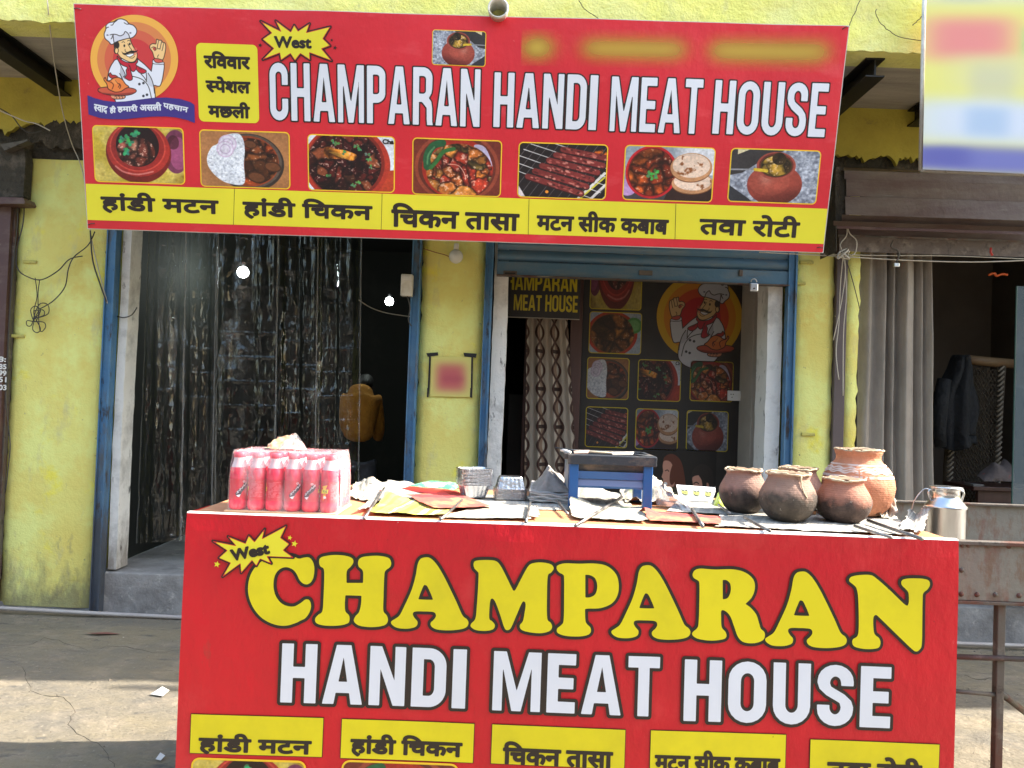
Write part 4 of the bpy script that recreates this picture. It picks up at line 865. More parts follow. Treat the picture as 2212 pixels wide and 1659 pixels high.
skin('jeans', [J(0, 0, .275+k*.56, (.14, .11)), J(-.085, 0, .275+k*.48, .088), J(-.095, .01, .275+k*.28, .065), J(-.10, 0, .33, .05), J(.085, 0, .275+k*.48, .088), J(.095, .01, .275+k*.28, .065), J(.10, 0, .33, .05)], [(0, 1), (1, 2), (2, 3), (0, 4), (4, 5), (5, 6)], m_jean, PR)
skin('head', [J(0, .14, zt-.08, .05), J(0, .25, zt-.05, (.072, .085)), J(0, .30, zt-.01, (.065, .07))], [(0, 1), (1, 2)], m_hair, PR)
for s_ in (-1, 1):
    skin('hand', [J(.10*s_, .38, sh-.42, .030), J(.095*s_, .43, sh-.43, (.035, .02)), J(.08*s_, .50, sh-.45, .011), J(.092*s_, .51, sh-.45, .011), J(.105*s_, .505, sh-.45, .01), J(.118*s_, .49, sh-.45, .009), J(.07*s_, .45, sh-.42, .011)], [(0, 1), (1, 2), (1, 3), (1, 4), (1, 5), (1, 6)], m_skin, PR, 1)
    skin('shoe', [J(.10*s_, -.02, .31, .045), J(.10*s_, .08, .305, .04), J(.105*s_, .16, .30, .032)], [(0, 1), (1, 2)], m_black, PR, 1)
box('neighbour_wall', -7, wx(-24), WALL+.06, WALL+.3, 0, 3.5, m_brownbox, B, 0); box('neighbour_wall', 4.7, 9, WALL, WALL+.3, 0, 3.5, m_ywall, B, 0)
# neighbour's column at the far left
nb = thing('maroon_shutter_frame', (wx(5), WALL, 0), 'flaking maroon shutter frame with white painted numbers at the left edge', 'shutter frame')
x0, x1 = wx(-25), wx(14); m = MB(); m.box(x0, x1, WALL-.06, WALL+.05, .0, 2.98); m.build('frame_post', m_maroon, nb)
box('frame_post', wx(17)-.012, wx(17)+.004, WALL-.03, WALL+.01, .2, 2.9, m_yd if False else m_rust, nb)
plL = Plane((x0, WALL-.0605, 0), (x1, WALL-.0605, 0), (x0, WALL-.0605, 1))
for s_, (x, y) in (('8:', (5, 776)), ('85', (6, 792)), ('99', (6, 806)), ('51', (6, 820)), ('03', (6, 837))):
    u, v = plL.uv(x, y); text(plL, 'number', s_, u, v, .052, .036, m_paper, nb, .002, .05, n=16)
a = P(-30, 425, WALL); b = P(46, 455, WALL)
hb = thing('left_shutter_box', (a.x, WALL-.1, b.z), 'torn dark sheet metal shutter box above the maroon frame at left', 'shutter box')
def slab_px(name, pts, Y0, Y1, mat, par):
    """a shape given by its outline on the plane Y0, extruded back to Y1"""
    A_ = [P(x, y, Y0) for x, y in pts]; n = len(A_); Bk = [Vector((p.x, Y1, p.z)) for p in A_]
    F = [tuple(range(n))]+[(i, n+i, n+(i+1) % n, (i+1) % n) for i in range(n)]+[tuple(range(2*n-1, n-1, -1))]
    return mk(name, A_+Bk, F, mat, par)
slab_px('box_face', [(-40, 306), (0, 308), (58, 306), (52, 318), (55, 345), (50, 425), (-40, 425)], WALL-.10, WALL-.02, m_darkplaster, hb)
slab_px('box_lip', [(-40, 424), (50, 427), (54, 436), (52, 440), (-40, 440)], WALL-.14, WALL-.02, m_maroon, hb)
slab_px('box_corner', [(0, 312), (52, 303), (58, 300), (60, 304), (10, 325)], WALL-.16, WALL-.10, m_rust, hb)
o = slab_px('left_shop_shutter', [(-60, 440), (20, 442), (19, 486), (-60, 486)], WALL-.02, WALL+.03, m_maroon, None); tag(o, 'brown rolling shutter end below the torn shutter box', 'shutter')
o = slab_px('left_shop_poster', [(-60, 486), (13, 487), (9, 700), (-60, 700)], WALL+.02, WALL+.03, M('pale_panel', (.5, .48, .52), .6), None); tag(o, 'pale grey panel inside the neighbouring shop at left edge', 'panel')
# the ragged hole above the left doorway
ho = thing('plaster_hole', P(110, 290, WALL-.034), 'ragged dark hole in the yellow plaster beside the banner', 'hole')
q = rng(31); V, = ([],)
hp = [(75, 292), (88, 286), (100, 270), (112, 262), (122, 260), (130, 268), (142, 258), (150, 266), (158, 260), (164, 268), (182, 262), (182, 318), (165, 318), (150, 320), (138, 322), (125, 316), (112, 320), (98, 315), (90, 305), (74, 308), (62, 312)]
slab_px('hole_edge', [(x+q.uniform(-2, 2), y+q.uniform(-2, 2)) for x, y in closed(hp, 4)], WALL-.033, WALL-.02, m_darkplaster, ho)
# wires at left
def wire(name, pts, Y, r, label, mat=m_wire, k=6, n=5):
    return tag(tube(name, [P(x, y, Y if not callable(Y) else Y(x, y)) for x, y in spline(pts, k)], r, mat, n=n), label, 'cable')
wire('hanging_wire', [(102, -5), (108, 60), (118, 140), (135, 240), (155, 310), (172, 350), (184, 400), (195, 500), (212, 580), (232, 655)], lambda x, y: 4.2+.85*min(1, max(0, (y-20)/300)), .0035, 'long thin wire hanging from the slab down past the banner\'s left end', m_wirew)
wire('service_wire', [(-5, 237), (30, 252), (55, 262), (80, 268), (108, 282)], 4.9, .004, 'pale wire reaching the ragged hole from the left edge', m_wirew)
wire('service_wire', [(-5, 232), (25, 250), (45, 275), (65, 287), (90, 283)], 4.93, .004, 'black wire with a kink under the pale one at top left')
wire('loose_wire', [(178, 553), (150, 560), (125, 585), (90, 604), (60, 598), (38, 580), (36, 540), (50, 480), (52, 420), (50, 330)], 5.06, .004, 'dark wire drooping across the left yellow wall to the shutter frame')
wire('loose_wire', [(205, 500), (190, 530), (160, 555), (148, 580), (140, 620), (115, 650), (85, 668)], 5.05, .0038, 'dark wire curving down from the banner to the wire tangle')
wire('loose_wire', [(195, 498), (200, 560), (215, 610), (230, 652)], 5.04, .005, 'thick dark cable running from the banner corner to the blue guide')
tg = []
q = rng(77)
for k in range(7):
    cx, cy = 75+q.uniform(-4, 6), 690+q.uniform(-6, 8); a0 = q.uniform(0, 6.3); r = q.uniform(14, 34)
    tg += [(cx, cy), (cx+r*math.cos(a0-.4), cy+r*math.sin(a0-.4)), (cx+r*1.3*math.cos(a0), cy+r*1.3*math.sin(a0)), (cx+r*math.cos(a0+.45), cy+r*math.sin(a0+.45))]
wire('wire_tangle', [(76, 600), (80, 640), (73, 672)]+tg+[(82, 640), (86, 604)], 5.06, .0032, 'looped tangle of thin wire hanging on the left yellow wall', k=5, n=4)
wire('door_wire', [(253, 683), (268, 686), (285, 680), (296, 664)], 5.1, .004, 'short wire crossing the white jamb beside the left doorway')
wire('frame_wire', [(36, 330), (38, 470), (30, 560), (20, 700), (15, 830), (12, 850), (16, 900), (22, 960), (18, 1010), (12, 1060)], 5.05, .0035, 'black wire running down beside the maroon shutter frame')
def wire2(name, pts, Y, r, label, mat=m_wire): return wire(name, pts, Y, r, label, mat)
# small metal lugs on the walls
for i, (x, y, lab) in enumerate(((66, 566, 'left wall, upper'), (40, 726, 'left wall'), (1742, 567, 'right wall, top'), (1725, 612, 'right wall'), (1745, 938, 'right wall, lower'), (985, 560, ''))):
    if not lab: continue
    c = P(x, y, WALL); o = box('wall_lug', c.x-.045, c.x+.045, WALL-.012, WALL+.01, c.z-.011, c.z+.011, m_lug, None, .004)
    tag(o, ['small painted metal lug on the left wall beside the wires', 'small painted metal lug low on the left wall by the maroon frame', 'painted hinge lug at the top of the yellow wall right of the blue shutter', 'painted hinge lug just below the top one right of the padlock', 'painted hinge lug low on the right yellow wall above the pots'][i], 'bracket')
# ================================================================== RIGHT SHOP SHUTTER
rs = thing('blue_rolling_shutter', (wx(1060), WALL-.03, 2.3), 'rolled up blue steel shutter with rusty bottom bar over the right doorway', 'shutter')
xa, xb = wx(1062), wx(1692)
zb0 = P(1380, 607, WALL-.03).z
for i in range(7):
    z0 = zb0+.105+i*.075; m = MB(); n = 8; V = []; F = []
    for j in range(n+1):
        a = PI*j/n; V += [(xa, WALL-.012-.018*math.sin(a), z0+.073*j/n), (xb, WALL-.012-.018*math.sin(a), z0+.073*j/n)]
    for j in range(n): F.append((2*j, 2*j+1, 2*j+3, 2*j+2))
    mk('slat', V, F, m_blueshut, rs, True)
box('bottom_bar', xa, xb, WALL-.035, WALL-.005, zb0+.008, zb0+.10, m_blueshut, rs, .004)
box('bottom_angle', xa, xb, WALL-.055, WALL-.0, zb0, zb0+.008, m_rust, rs, .002)
for px in (1395,): c = P(px, 588, WALL-.04); box('lock_plate', c.x-.045, c.x+.045, WALL-.044, WALL-.033, c.z-.02, c.z+.012, m_rust, rs, .003)
c = P(1102, 590, WALL-.04); box('handle_slot', c.x-.045, c.x+.045, WALL-.045, WALL-.033, c.z-.018, c.z+.014, m_rust, rs, .003); box('handle_slot', c.x-.035, c.x+.035, WALL-.048, WALL-.046, c.z-.008, c.z+.003, m_black, rs, .001)
c = P(1600, 590, WALL-.04); box('hasp', c.x-.012, c.x+.012, WALL-.05, WALL-.033, c.z-.02, c.z+.02, m_rust, rs, .003)
# padlock
c = P(1628, 621, WALL-.07); pk = thing('padlock', c, 'steel padlock hanging open from the right end of the blue shutter bar', 'padlock')
box('lock_body', c.x-.028, c.x+.028, c.y-.012, c.y+.012, c.z-.028, c.z+.028, m_steel, pk, .007)
tube('shackle', [(c.x+.019*math.cos(a), c.y, c.z+.035+.022*math.sin(a)) for a in [0, .3, .7, 1.1, PI/2, 2, 2.4, 2.8, PI]], .004, m_steel, pk)
tube('keyhole', [(c.x, c.y-.014, c.z-.008), (c.x, c.y-.011, c.z-.008)], .006, m_black, pk, 8)
# blue guard track shadow gap between jamb and guide is left open
# ---- inside the right shop: printed wall, sign board, patterned curtain
YI = 5.80
pw = thing('menu_wall', (P(1430, 900, YI).x, YI, .25), 'black printed wall of food pictures inside the right doorway', 'menu board')
xl, xrr = P(1252, 900, YI).x, P(1650, 900, YI).x
plI = Plane((xl, YI, .25), (xrr, YI, .25), (xl, YI, 2))
box('board', xl, xrr+.05, YI, YI+.06, .25, 3.1, i_dk, pw, 0)
def ipic(L, R, T, Bm, f, **k):
    u0, v0 = plI.uv(L, Bm); u1, v1 = plI.uv(R, T)
    cx, cy = (L+R)/2, (T+Bm)/2; uc, vc = plI.uv(cx, cy); wv = (R-L)/FPX*YI; hv = (Bm-T)/FPX*YI
    rounded_pic(plI, 'food_panel', uc-wv/2, uc+wv/2, vc-hv/2, vc+hv/2, FOOD_SHADED[f], pw, .003, i_yd, r=.018, bt=.006, **k)
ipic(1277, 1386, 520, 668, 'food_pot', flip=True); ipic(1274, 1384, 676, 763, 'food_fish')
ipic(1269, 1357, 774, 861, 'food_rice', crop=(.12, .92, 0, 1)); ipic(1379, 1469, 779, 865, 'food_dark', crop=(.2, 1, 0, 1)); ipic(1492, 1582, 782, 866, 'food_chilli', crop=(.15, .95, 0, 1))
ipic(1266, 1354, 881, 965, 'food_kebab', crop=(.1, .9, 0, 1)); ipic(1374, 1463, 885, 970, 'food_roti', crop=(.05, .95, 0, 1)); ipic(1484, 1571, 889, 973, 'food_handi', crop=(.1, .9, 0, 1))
u, v = plI.uv(1464, 785); text(plI, 'lettering', 'Ch', u, v, .035, .028, i_blk, pw, .0062, .04, n=16)
# cook emblem, mirrored
ec = plI.uv(1511, 685); er = 93/FPX*YI*1659/637/2*1.0; oc = (1659/2-737)/637*93/FPX*YI; ov = (702-1659/2)/637*93/FPX*YI
cx, cy = ec[0]-oc, ec[1]+ov
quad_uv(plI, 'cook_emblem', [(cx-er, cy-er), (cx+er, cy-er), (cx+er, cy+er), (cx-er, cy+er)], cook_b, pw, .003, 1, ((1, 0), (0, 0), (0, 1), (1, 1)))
# heads of a laughing woman and a man, printed low on the wall
def couple():
    c = Cv(520, 330, 210, 133, (14, 12, 11)); HR = (92, 42, 26); SK = (196, 140, 118)
    c.put(c.poly([(62, 20), (84, 12), (108, 25), (120, 55), (125, 90), (110, 120), (80, 125), (78, 90), (68, 60), (60, 40)], 4), HR)
    c.put(c.poly([(62, 28), (80, 30), (92, 50), (94, 75), (86, 95), (74, 100), (66, 86), (62, 78), (60, 68), (56, 64), (60, 52), (58, 40)], 3), SK); c.put(c.ell(68, 79, 5, 4), (245, 240, 236)); c.put(c.line([(66, 50), (72, 48), (76, 51)], 2, 3), (50, 25, 20)); c.put(c.ell(90, 55, 10, 26, .2), HR)
    c.put(c.poly([(80, 95), (95, 85), (118, 110), (128, 133), (78, 133)], 3), (70, 66, 50)); c.put(np.clip((vnoise(520, 330, 40, 3, 2)-.5)*6, 0, 1)*c.poly([(80, 98), (110, 95), (128, 133), (78, 133)]), (150, 140, 110))
    c.put(c.poly([(140, 65), (150, 40), (175, 32), (198, 45), (204, 75), (196, 100), (150, 110)], 4), (32, 24, 22))
    c.put(c.poly([(144, 62), (168, 58), (182, 75), (184, 105), (172, 125), (154, 122), (147, 108), (146, 98), (141, 92), (146, 80)], 3), SK); c.put(c.ell(186, 84, 6, 11), (176, 120, 98)); c.put(c.line([(148, 76), (155, 73), (162, 76)], 2.4, 3), (40, 26, 20)); c.put(c.line([(150, 101), (157, 105), (164, 101)], 2, 3), (120, 50, 44)); c.put(c.poly([(160, 55), (180, 60), (184, 82), (175, 88), (170, 68)], 3), (32, 24, 22))
    c.put(c.poly([(150, 120), (185, 105), (205, 133), (145, 133)], 3), (40, 40, 46)); return imat('couple_print', c.img('couple'), .45)
a = plI.uv(1384, 1096); b = plI.uv(1548, 972)
quad_uv(plI, 'people_print', [(a[0], a[1]), (b[0], a[1]), (b[0], b[1]), (a[0], b[1])], couple(), pw, .003)
# switch board
c = P(1587, 855, YI-.01); sb = thing('switchboard', c, 'white plastic switch and socket plate on the menu wall edge', 'switch')
box('plate', c.x-.055, c.x+.055, YI-.035, YI-.004, c.z-.038, c.z+.038, M('white_plastic', (.62, .62, .62), .35), sb, .005)
box('rocker', c.x+.015, c.x+.04, YI-.041, YI-.036, c.z-.015, c.z+.018, m_paper, sb, .003)
for dx, dz in ((-.035, .01), (-.018, .01), (-.027, -.012)): tube('socket_hole', [(c.x+dx, YI-.037, c.z+dz), (c.x+dx, YI-.0345, c.z+dz)], .004, m_black, sb, 8)
# board over the inner door
YB = 5.55
a = P(1100, 684, YB); b = P(1256, 560, YB); bd = thing('door_sign', (a.x, YB, a.z), 'black board with yellow capitals over the curtained inner door', 'sign')
box('board', wx(1070, YB), b.x, YB, YB+.04, a.z, b.z+.3, i_dk, bd, .003); box('board_edge', wx(1070, YB), b.x, YB-.006, YB+.001, a.z-.006, a.z, m_greypaint, bd, .001)
plB = Plane((a.x, YB, a.z), (b.x, YB, a.z), (a.x, YB, a.z+1))
def pcaps(pl, name, word, L, R, T, Bm, *a_, **k):
    u0 = pl.uv(L, (T+Bm)/2)[0]; u1 = pl.uv(R, (T+Bm)/2)[0]; uc, vc = pl.uv((L+R)/2, (T+Bm)/2)
    hh = (pl.uv((L+R)/2, T)[1]-pl.uv((L+R)/2, Bm)[1]); return caps(pl, name, word, u0, u1, vc-hh/2, vc+hh/2, *a_, **k)
def xat(u): return u
pcaps(plB, 'lettering', 'MEAT', 1110, 1170, 637, 671, i_yd, bd, .0015, stem=.31, n=44); pcaps(plB, 'lettering', 'HOUSE', 1178, 1248, 638, 674, i_yd, bd, .0015, stem=.31, n=44)
pcaps(plB, 'lettering', 'CHAMPARAN', 1078, 1247, 592, 628, i_yd, bd, .0015, stem=.31, n=44, clipu=plB.uv(1103, 615)[0])
# patterned curtain
def mcurtain():
    m, t, p = newmat('brown_lattice_curtain'); uvn = N(t, 'ShaderNodeUVMap'); uvn.uv_map = 'UVMap'; sx = N(t, 'ShaderNodeSeparateXYZ'); t.links.new(uvn.outputs[0], sx.inputs[0])
    def ma(op, a, b=None, c=None):
        n = N(t, 'ShaderNodeMath', operation=op)
        for i, v in enumerate((a, b, c)):
            if v is None: continue
            if isinstance(v, (int, float)): n.inputs[i].default_value = v
            else: t.links.new(v, n.inputs[i])
        return n.outputs[0]
    X, Y = sx.outputs[0], sx.outputs[1]; sw_ = ma('MULTIPLY', ma('SINE', ma('MULTIPLY', Y, 2*PI)), .25)
    def band(ph, amp, wd):
        d = ma('PINGPONG', ma('ADD', ma('ADD', X, ph), ma('MULTIPLY', sw_, amp)), .5); return ma('LESS_THAN', d, wd)
    A = band(0, 1., .075); B_ = band(0, -1., .075); C_ = band(.0, .45, .13); D = band(.5, -.45, .045)
    c = mixc(t, ma('MULTIPLY', C_, .75), (.36, .31, .25), (.15, .075, .04)); c = mixc(t, D, c, (.33, .28, .22)); c = mixc(t, A, c, (.045, .02, .014)); c = mixc(t, B_, c, (.05, .022, .016))
    ny = ma('LESS_THAN', ma('PINGPONG', ma('ADD', Y, .25), .5), .05); nx_ = ma('LESS_THAN', ma('PINGPONG', ma('ADD', X, 0), .5), .2); c = mixc(t, ma('MULTIPLY', ny, nx_), c, (.03, .014, .01))
    t.links.new(c, p.inputs['Base Color']); p.inputs['Roughness'].default_value = .8; return m
YQ = 5.66; cu = thing('patterned_curtain', (P(1185, 900, YQ).x, YQ, 2), 'beige and brown lattice patterned curtain hanging in the inner doorway', 'curtain')
nx, nz = 80, 60; V = []; F = []; UV = []
for j in range(nz+1):
    t_ = j/nz; y = 1125+(670-1125)*t_; l = 1131+(1139-1131)*t_; r = 1252+(1226-1252)*t_
    for i in range(nx+1):
        s = i/nx; p = P(l+(r-l)*s, y, YQ); p.y += .022*math.sin(s*19)+.01*math.sin(s*37+1)+.03*s; V.append(p); UV.append((s*2.8+.15*t_, (p.z)*3.6))
F = [(j*(nx+1)+i, j*(nx+1)+i+1, (j+1)*(nx+1)+i+1, (j+1)*(nx+1)+i) for j in range(nz) for i in range(nx)]
mk('curtain_cloth', V, F, mcurtain(), cu, True, uv=UV)
m_wood = M('dark_brown_wood', (.05, .02, .016), .5, layers=[((.08, .035, .025), 6, .4, .7, (3, 3, .3))])
df = thing('inner_door_frame', (P(1240, 900, 5.7).x, 5.7, .25), 'dark brown wooden frame around the patterned curtain', 'door frame')
box('frame_post', P(1226, 900, 5.68).x, P(1252, 900, 5.68).x, 5.70, 5.76, .25, 2.5, m_wood, df); box('frame_post', P(1128, 900, 5.72).x, P(1136, 900, 5.72).x, 5.70, 5.76, .25, 2.5, m_wood, df)
o = box('fridge', P(1096, 900, 6.6).x, P(1132, 900, 6.6).x, 6.6, 7.0, .25, P(1100, 850, 6.6).z, M('dim_grey_enamel', (.05, .05, .05), .4), None, .01); tag(o, 'dim grey cabinet standing in the dark left of the patterned curtain', 'cabinet')
# notice on the pillar
pn = Plane((eP0, WALL-.012, 0), (eP1, WALL-.012, 0), (eP0, WALL-.012, 1)); nt_ = thing('pillar_notice', P(975, 810, WALL-.014), 'small faded red notice taped to the yellow pillar', 'notice')
q4 = [pn.uv(929, 856), pn.uv(1022, 858), pn.uv(1021, 772), pn.uv(932, 770)]; quad_uv(pn, 'notice_sheet', q4, soft_notice(), nt_, .002)
for a_ in ([(921, 763), (946, 761), (947, 768), (924, 771)], [(1001, 762), (1030, 764), (1028, 773), (1003, 770)], [(923, 838), (928, 838), (926, 858), (922, 858)], [(1016, 838), (1021, 838), (1020, 860), (1015, 858)], [(927, 770), (931, 770), (928, 838), (924, 838)], [(1018, 772), (1022, 772), (1021, 838), (1017, 838)]):
    pts = [pn.uv(*p) for p in a_]; V = [pn.pt(u, v, .0035) for u, v in pts]; mk('black_tape', V, [(0, 1, 2, 3)], m_black, nt_)
wire('pillar_wire', [(915, 537), (940, 545), (965, 552), (980, 562)], 5.06, .003, 'thin reddish wire leading to the globe bulb on the pillar', M('red_brown_wire', (.25, .08, .04), .5))
# ================================================================== THIRD SHOP, right
cond = thing('conduit', (wx(1808), WALL, 0), 'flaking dark brown steel strip down the yellow wall beside the grey curtain', 'shutter guide')
box('strip', wx(1797), wx(1821), WALL-.02, WALL+.03, .25, 2.95, M('brown_grey_paint', (.10, .075, .075), .5, layers=[((.16, .13, .12), 8, .55, .7, (1, 1, .5)), ((.5, .47, .35), 17, .69, .74)]), cond, .004)
for i, pts in enumerate(([(1822, 545), (1815, 620), (1812, 700), (1806, 760), (1812, 820)], [(1825, 560), (1828, 640), (1822, 720), (1821, 855)], [(1826, 555), (1840, 600), (1853, 650), (1858, 672)], [(1815, 545), (1826, 580), (1818, 650), (1800, 735)])):
    wire('conduit_wire', pts, 5.05, .003, ['pale looping wire down the dark strip', 'straight pale wire hanging beside the dark strip', 'dark wire crossing toward the grey curtain top', 'slanting wire crossing the dark strip to the left'][i], m_wirew if i != 2 else m_wire)
wire('string', [(1640, 545), (1800, 553), (1950, 562), (2100, 566), (2230, 562)], 4.98, .004, 'pale string stretched across the third shop front', m_wirew)
wire('string', [(1780, 549), (1900, 552), (2050, 553), (2230, 560)], 5.0, .0035, 'second pale string just above the first across the third shop', m_wirew)
# brown shutter box
bx = thing('brown_shutter_box', (wx(2000), WALL-.25, 2.6), 'dusty dark brown sheet metal shutter box over the third shop', 'shutter box')
Yb = WALL-.30
prof = [(378, .20), (362, .02), (368, .0), (395, .0), (398, .012), (432, .016), (436, -.004), (470, -.008), (474, .01), (486, .02)]
def bxpanel(name, ya, yb, da, db, mat, x0=1823, x1=2300, seed=0):
    V = []; n = 14; q = rng(seed)
    for i in range(n+1):
        x = x0+(x1-x0)*i/n
        for y, d in ((ya, da), (yb, db)): p = P(x, y+(x-1823)*.032, Yb+d); p.y += q.normal(0, .003); V.append(p)
    return mk(name, V, [(2*i, 2*i+1, 2*i+3, 2*i+2) for i in range(n)], mat, bx, True)
bxpanel('folded_sheet', 362, 368, .20, .0, m_brownbox, 1817); bxpanel('folded_sheet', 368, 386, .0, .0, m_brownbox, 1824, seed=1); bxpanel('folded_sheet', 386, 424, .0, .014, m_brownbox, 1828, seed=2); bxpanel('folded_sheet', 424, 464, .004, -.004, m_brownbox, 1826, seed=3); bxpanel('folded_sheet', 464, 478, -.004, .03, m_brownbox, 1818, seed=4)
slab_px('box_end', [(1822, 362), (1828, 388), (1833, 425), (1826, 464), (1818, 478), (1808, 482), (1808, 540), (1806, 545), (1804, 400), (1806, 360)], Yb+.03, WALL-.02, m_darkplaster, bx)
bxpanel('box_lip', 478, 488, -.02, .02, m_brownbox, 1800, seed=5); bxpanel('box_lip', 488, 494, .05, .05, m_maroon, 1806, seed=6)
bxpanel('rusty_header', 494, 507, .20, .20, m_brownbox, 1810, seed=7); bxpanel('header_rib', 507, 511, .18, .18, m_rust, 1810, seed=9); bxpanel('rusty_header', 511, 543, .20, .20, M('dirty_rust_header', (.13, .10, .085), .7, layers=[((.24, .20, .17), 12, .5, .68), ((.06, .045, .04), 20, .55, .7)], bumps=[(25, .006)]), 1812, seed=8)
# torn paper and string bundle at the corner
cr_ = thing('wire_bundle', P(1822, 545, 4.9), 'crumpled knot of paper and wire at the corner below the brown shutter box', 'rubbish')
m = MB(); q = rng(9)
pp_ = [P(1822+q.uniform(-16, 16), 548+q.uniform(-12, 12), 4.92+q.uniform(-.03, .03)) for _ in range(16)]; m.tube(spline(pp_, 4), .006, 5); m.build('knot', m_wirew, cr_, True)
m = MB(); m.tube(spline([P(x, y, 4.93) for x, y in ((1830, 490), (1828, 510), (1815, 528), (1822, 548))], 5), .004, 5); m.tube(spline([P(x, y, 4.93) for x, y in ((1830, 490), (1836, 505), (1850, 520), (1848, 545), (1838, 552))], 5), .004, 5); m.build('twine', m_wirew, cr_, True)
# padlock hanging and clip
c = P(1938, 573, 4.93); pk = thing('padlock', c, 'small padlock on a hasp hanging below the brown shutter header', 'padlock'); box('lock_body', c.x-.024, c.x+.012, c.y-.01, c.y+.01, c.z-.012, c.z+.014, m_steel, pk, .004); tube('hasp', spline([P(x, y, 4.94) for x, y in ((1930, 520), (1925, 533), (1938, 540), (1942, 552), (1936, 566))], 4), .006, m_rust, pk)
c = P(2140, 545, 4.95); o = tube('red_hook', [c+Vector((0, 0, .03)), c+Vector((.0, 0, 0)), c+Vector((.012, 0, -.02))], .007, M('red_enamel', (.5, .04, .03), .4)); tag(o, 'small red hook on the rusty header above the third shop', 'hook')
o = tube('orange_clip', spline([P(x, y, 5.3) for x, y in ((2135, 594), (2148, 590), (2152, 596), (2165, 592), (2176, 594))], 4), .008, M('orange_plastic', (.75, .13, .02), .4)); tag(o, 'small orange clip hanging in the dark third shop doorway', 'clip')
# grey curtain
YG = 5.17; gc = thing('grey_curtain', (P(1935, 900, YG).x, YG, 2.9), 'dusty grey brown cloth curtain drawn to the left of the third shop', 'curtain')
def folds(s):
    pts = [(0, 0), (.10, -.05), (.2, .02), (.33, -.035), (.38, .07), (.45, -.02), (.53, .05), (.60, -.055), (.70, -.03), (.75, .05), (.83, -.02), (.87, .035), (.95, -.04), (1.0, .03)]
    for a, b in zip(pts[:-1], pts[1:]):
        if s <= b[0]: t = (s-a[0])/(b[0]-a[0]); t = t*t*(3-2*t); return a[1]+(b[1]-a[1])*t
    return pts[-1][1]
V = []; nx, nz = 150, 70; cn = vnoise(nx+1, nz+1, 5, 44, 3)
for j in range(nz+1):
    t_ = j/nz; y = 1180+(540-1180)*t_; l = 1846+(1857-1846)*t_; r = 2024+(2013-2024)*t_
    for i in range(nx+1):
        s = i/nx; p = P(l+(r-l)*s, y, YG); p.y += folds(min(1, max(0, s+.01*math.sin(t_*5))))*(.65+.35*t_)+(cn[j, i]-.5)*.025; V.append(p)
F = [(j*(nx+1)+i, j*(nx+1)+i+1, (j+1)*(nx+1)+i+1, (j+1)*(nx+1)+i) for j in range(nz) for i in range(nx)]
m_gcur = M('dusty_taupe_cloth', (.33, .285, .24), .95, layers=[((.20, .175, .15), 2.5, .4, .7, (1, 1, .6)), ((.34, .31, .27), 9, .55, .75, (2, 2, .4))], bumps=[(150, .0015), (9, .01, (2, 2, .3))])
mk('curtain_cloth', V, F, m_gcur, gc, True); tube('curtain_wire', [P(1848, 541, YG), P(2260, 556, YG)], .006, m_wire, gc)
# string cot leaning upright
YK = 6.0; ck = thing('leaning_string_cot', (P(2120, 950, YK).x, YK, .25), 'string cot with a wooden frame leaning upright in the third shop', 'cot')
m_cotw = M('worn_cot_wood', (.20, .12, .055), .6, layers=[((.11, .06, .03), 5, .45, .7, (.4, 3, 3))]); m_rope = M('dark_jute_rope', (.06, .045, .028), .9, layers=[((.11, .085, .055), 30, .5, .7)])
def pk_(x, y, d=0.): return P(x, y, YK+d)
tube('cot_rail', [pk_(2084, 776), pk_(2120, 780), pk_(2190, 786)], .037, m_cotw, ck, 10); tube('cot_side', [pk_(2165, 790), pk_(2150, 1010), pk_(2140, 1200)], .028, m_rope, ck, 10); tube('cot_side', [pk_(2062, 790), pk_(2046, 1010), pk_(2040, 1200)], .028, m_rope, ck, 10)
m_pj = M('pale_jute', (.24, .20, .15), .9)
for side, (xt, xb_) in enumerate(((2162, 2150), (2060, 2046))):
    for k in range(34):
        m = MB()
        t_ = k/34; y = 795+t_*370; x = xt+(xb_-xt)*t_; m.tube([pk_(x-6, y+7, -.035), pk_(x, y+3, -.04), pk_(x+7, y-4, -.03)], .007, 5); m.build('rope_turn', m_pj, ck, True)
m = MB(); q = rng(15)
for k in range(60):
    x0 = 2064+(k % 12)*8; y0 = 795+(k//12)*75+q.uniform(-4, 4)
    for j in range(5): m.tube([pk_(x0+q.uniform(-2, 2), y0+j*15, -.01), pk_(x0+8, y0+j*15+14, -.016)], .0045, 4, False); m.tube([pk_(x0+8, y0+j*15, -.012), pk_(x0, y0+j*15+14, -.006)], .0045, 4, False)
w_ = m.build('rope_weave', m_rope, ck); w_['kind'] = 'stuff'
# jacket on the cot
m_jkt = M('black_jacket_cloth', (.010, .011, .014), .8, bumps=[(9, .03), (30, .01)]); 
jk = thing('black_jacket', P(2065, 780, 5.9), 'black jacket draped over the corner of the leaning cot', 'jacket')
V = []; F = []; nx, nz = 36, 46
for j in range(nz+1):
    t_ = j/nz; y = 770+(965-770)*t_; e = min(1, t_*2.2)**.6; l = 2062-(38)*e+6*math.sin(t_*9); r = 2078+(30)*e+4*math.sin(t_*12+1)
    if t_ > .85: l += (t_-.85)*60
    for i in range(nx+1):
        s = i/nx; p = P(l+(r-l)*s, y+8*math.sin(s*6)*(t_ > .9), 5.9); p.y += -.10*math.sin(PI*s)+.018*math.sin(s*17+t_*3)+.004*math.sin(t_*12+s*9)+.02; V.append(p)
F = [(j*(nx+1)+i, j*(nx+1)+i+1, (j+1)*(nx+1)+i+1, (j+1)*(nx+1)+i) for j in range(nz) for i in range(nx)]
o = mk('jacket_body', V, F, m_jkt, jk, True); sm = o.modifiers.new('solid', 'SOLIDIFY'); sm.thickness = .02
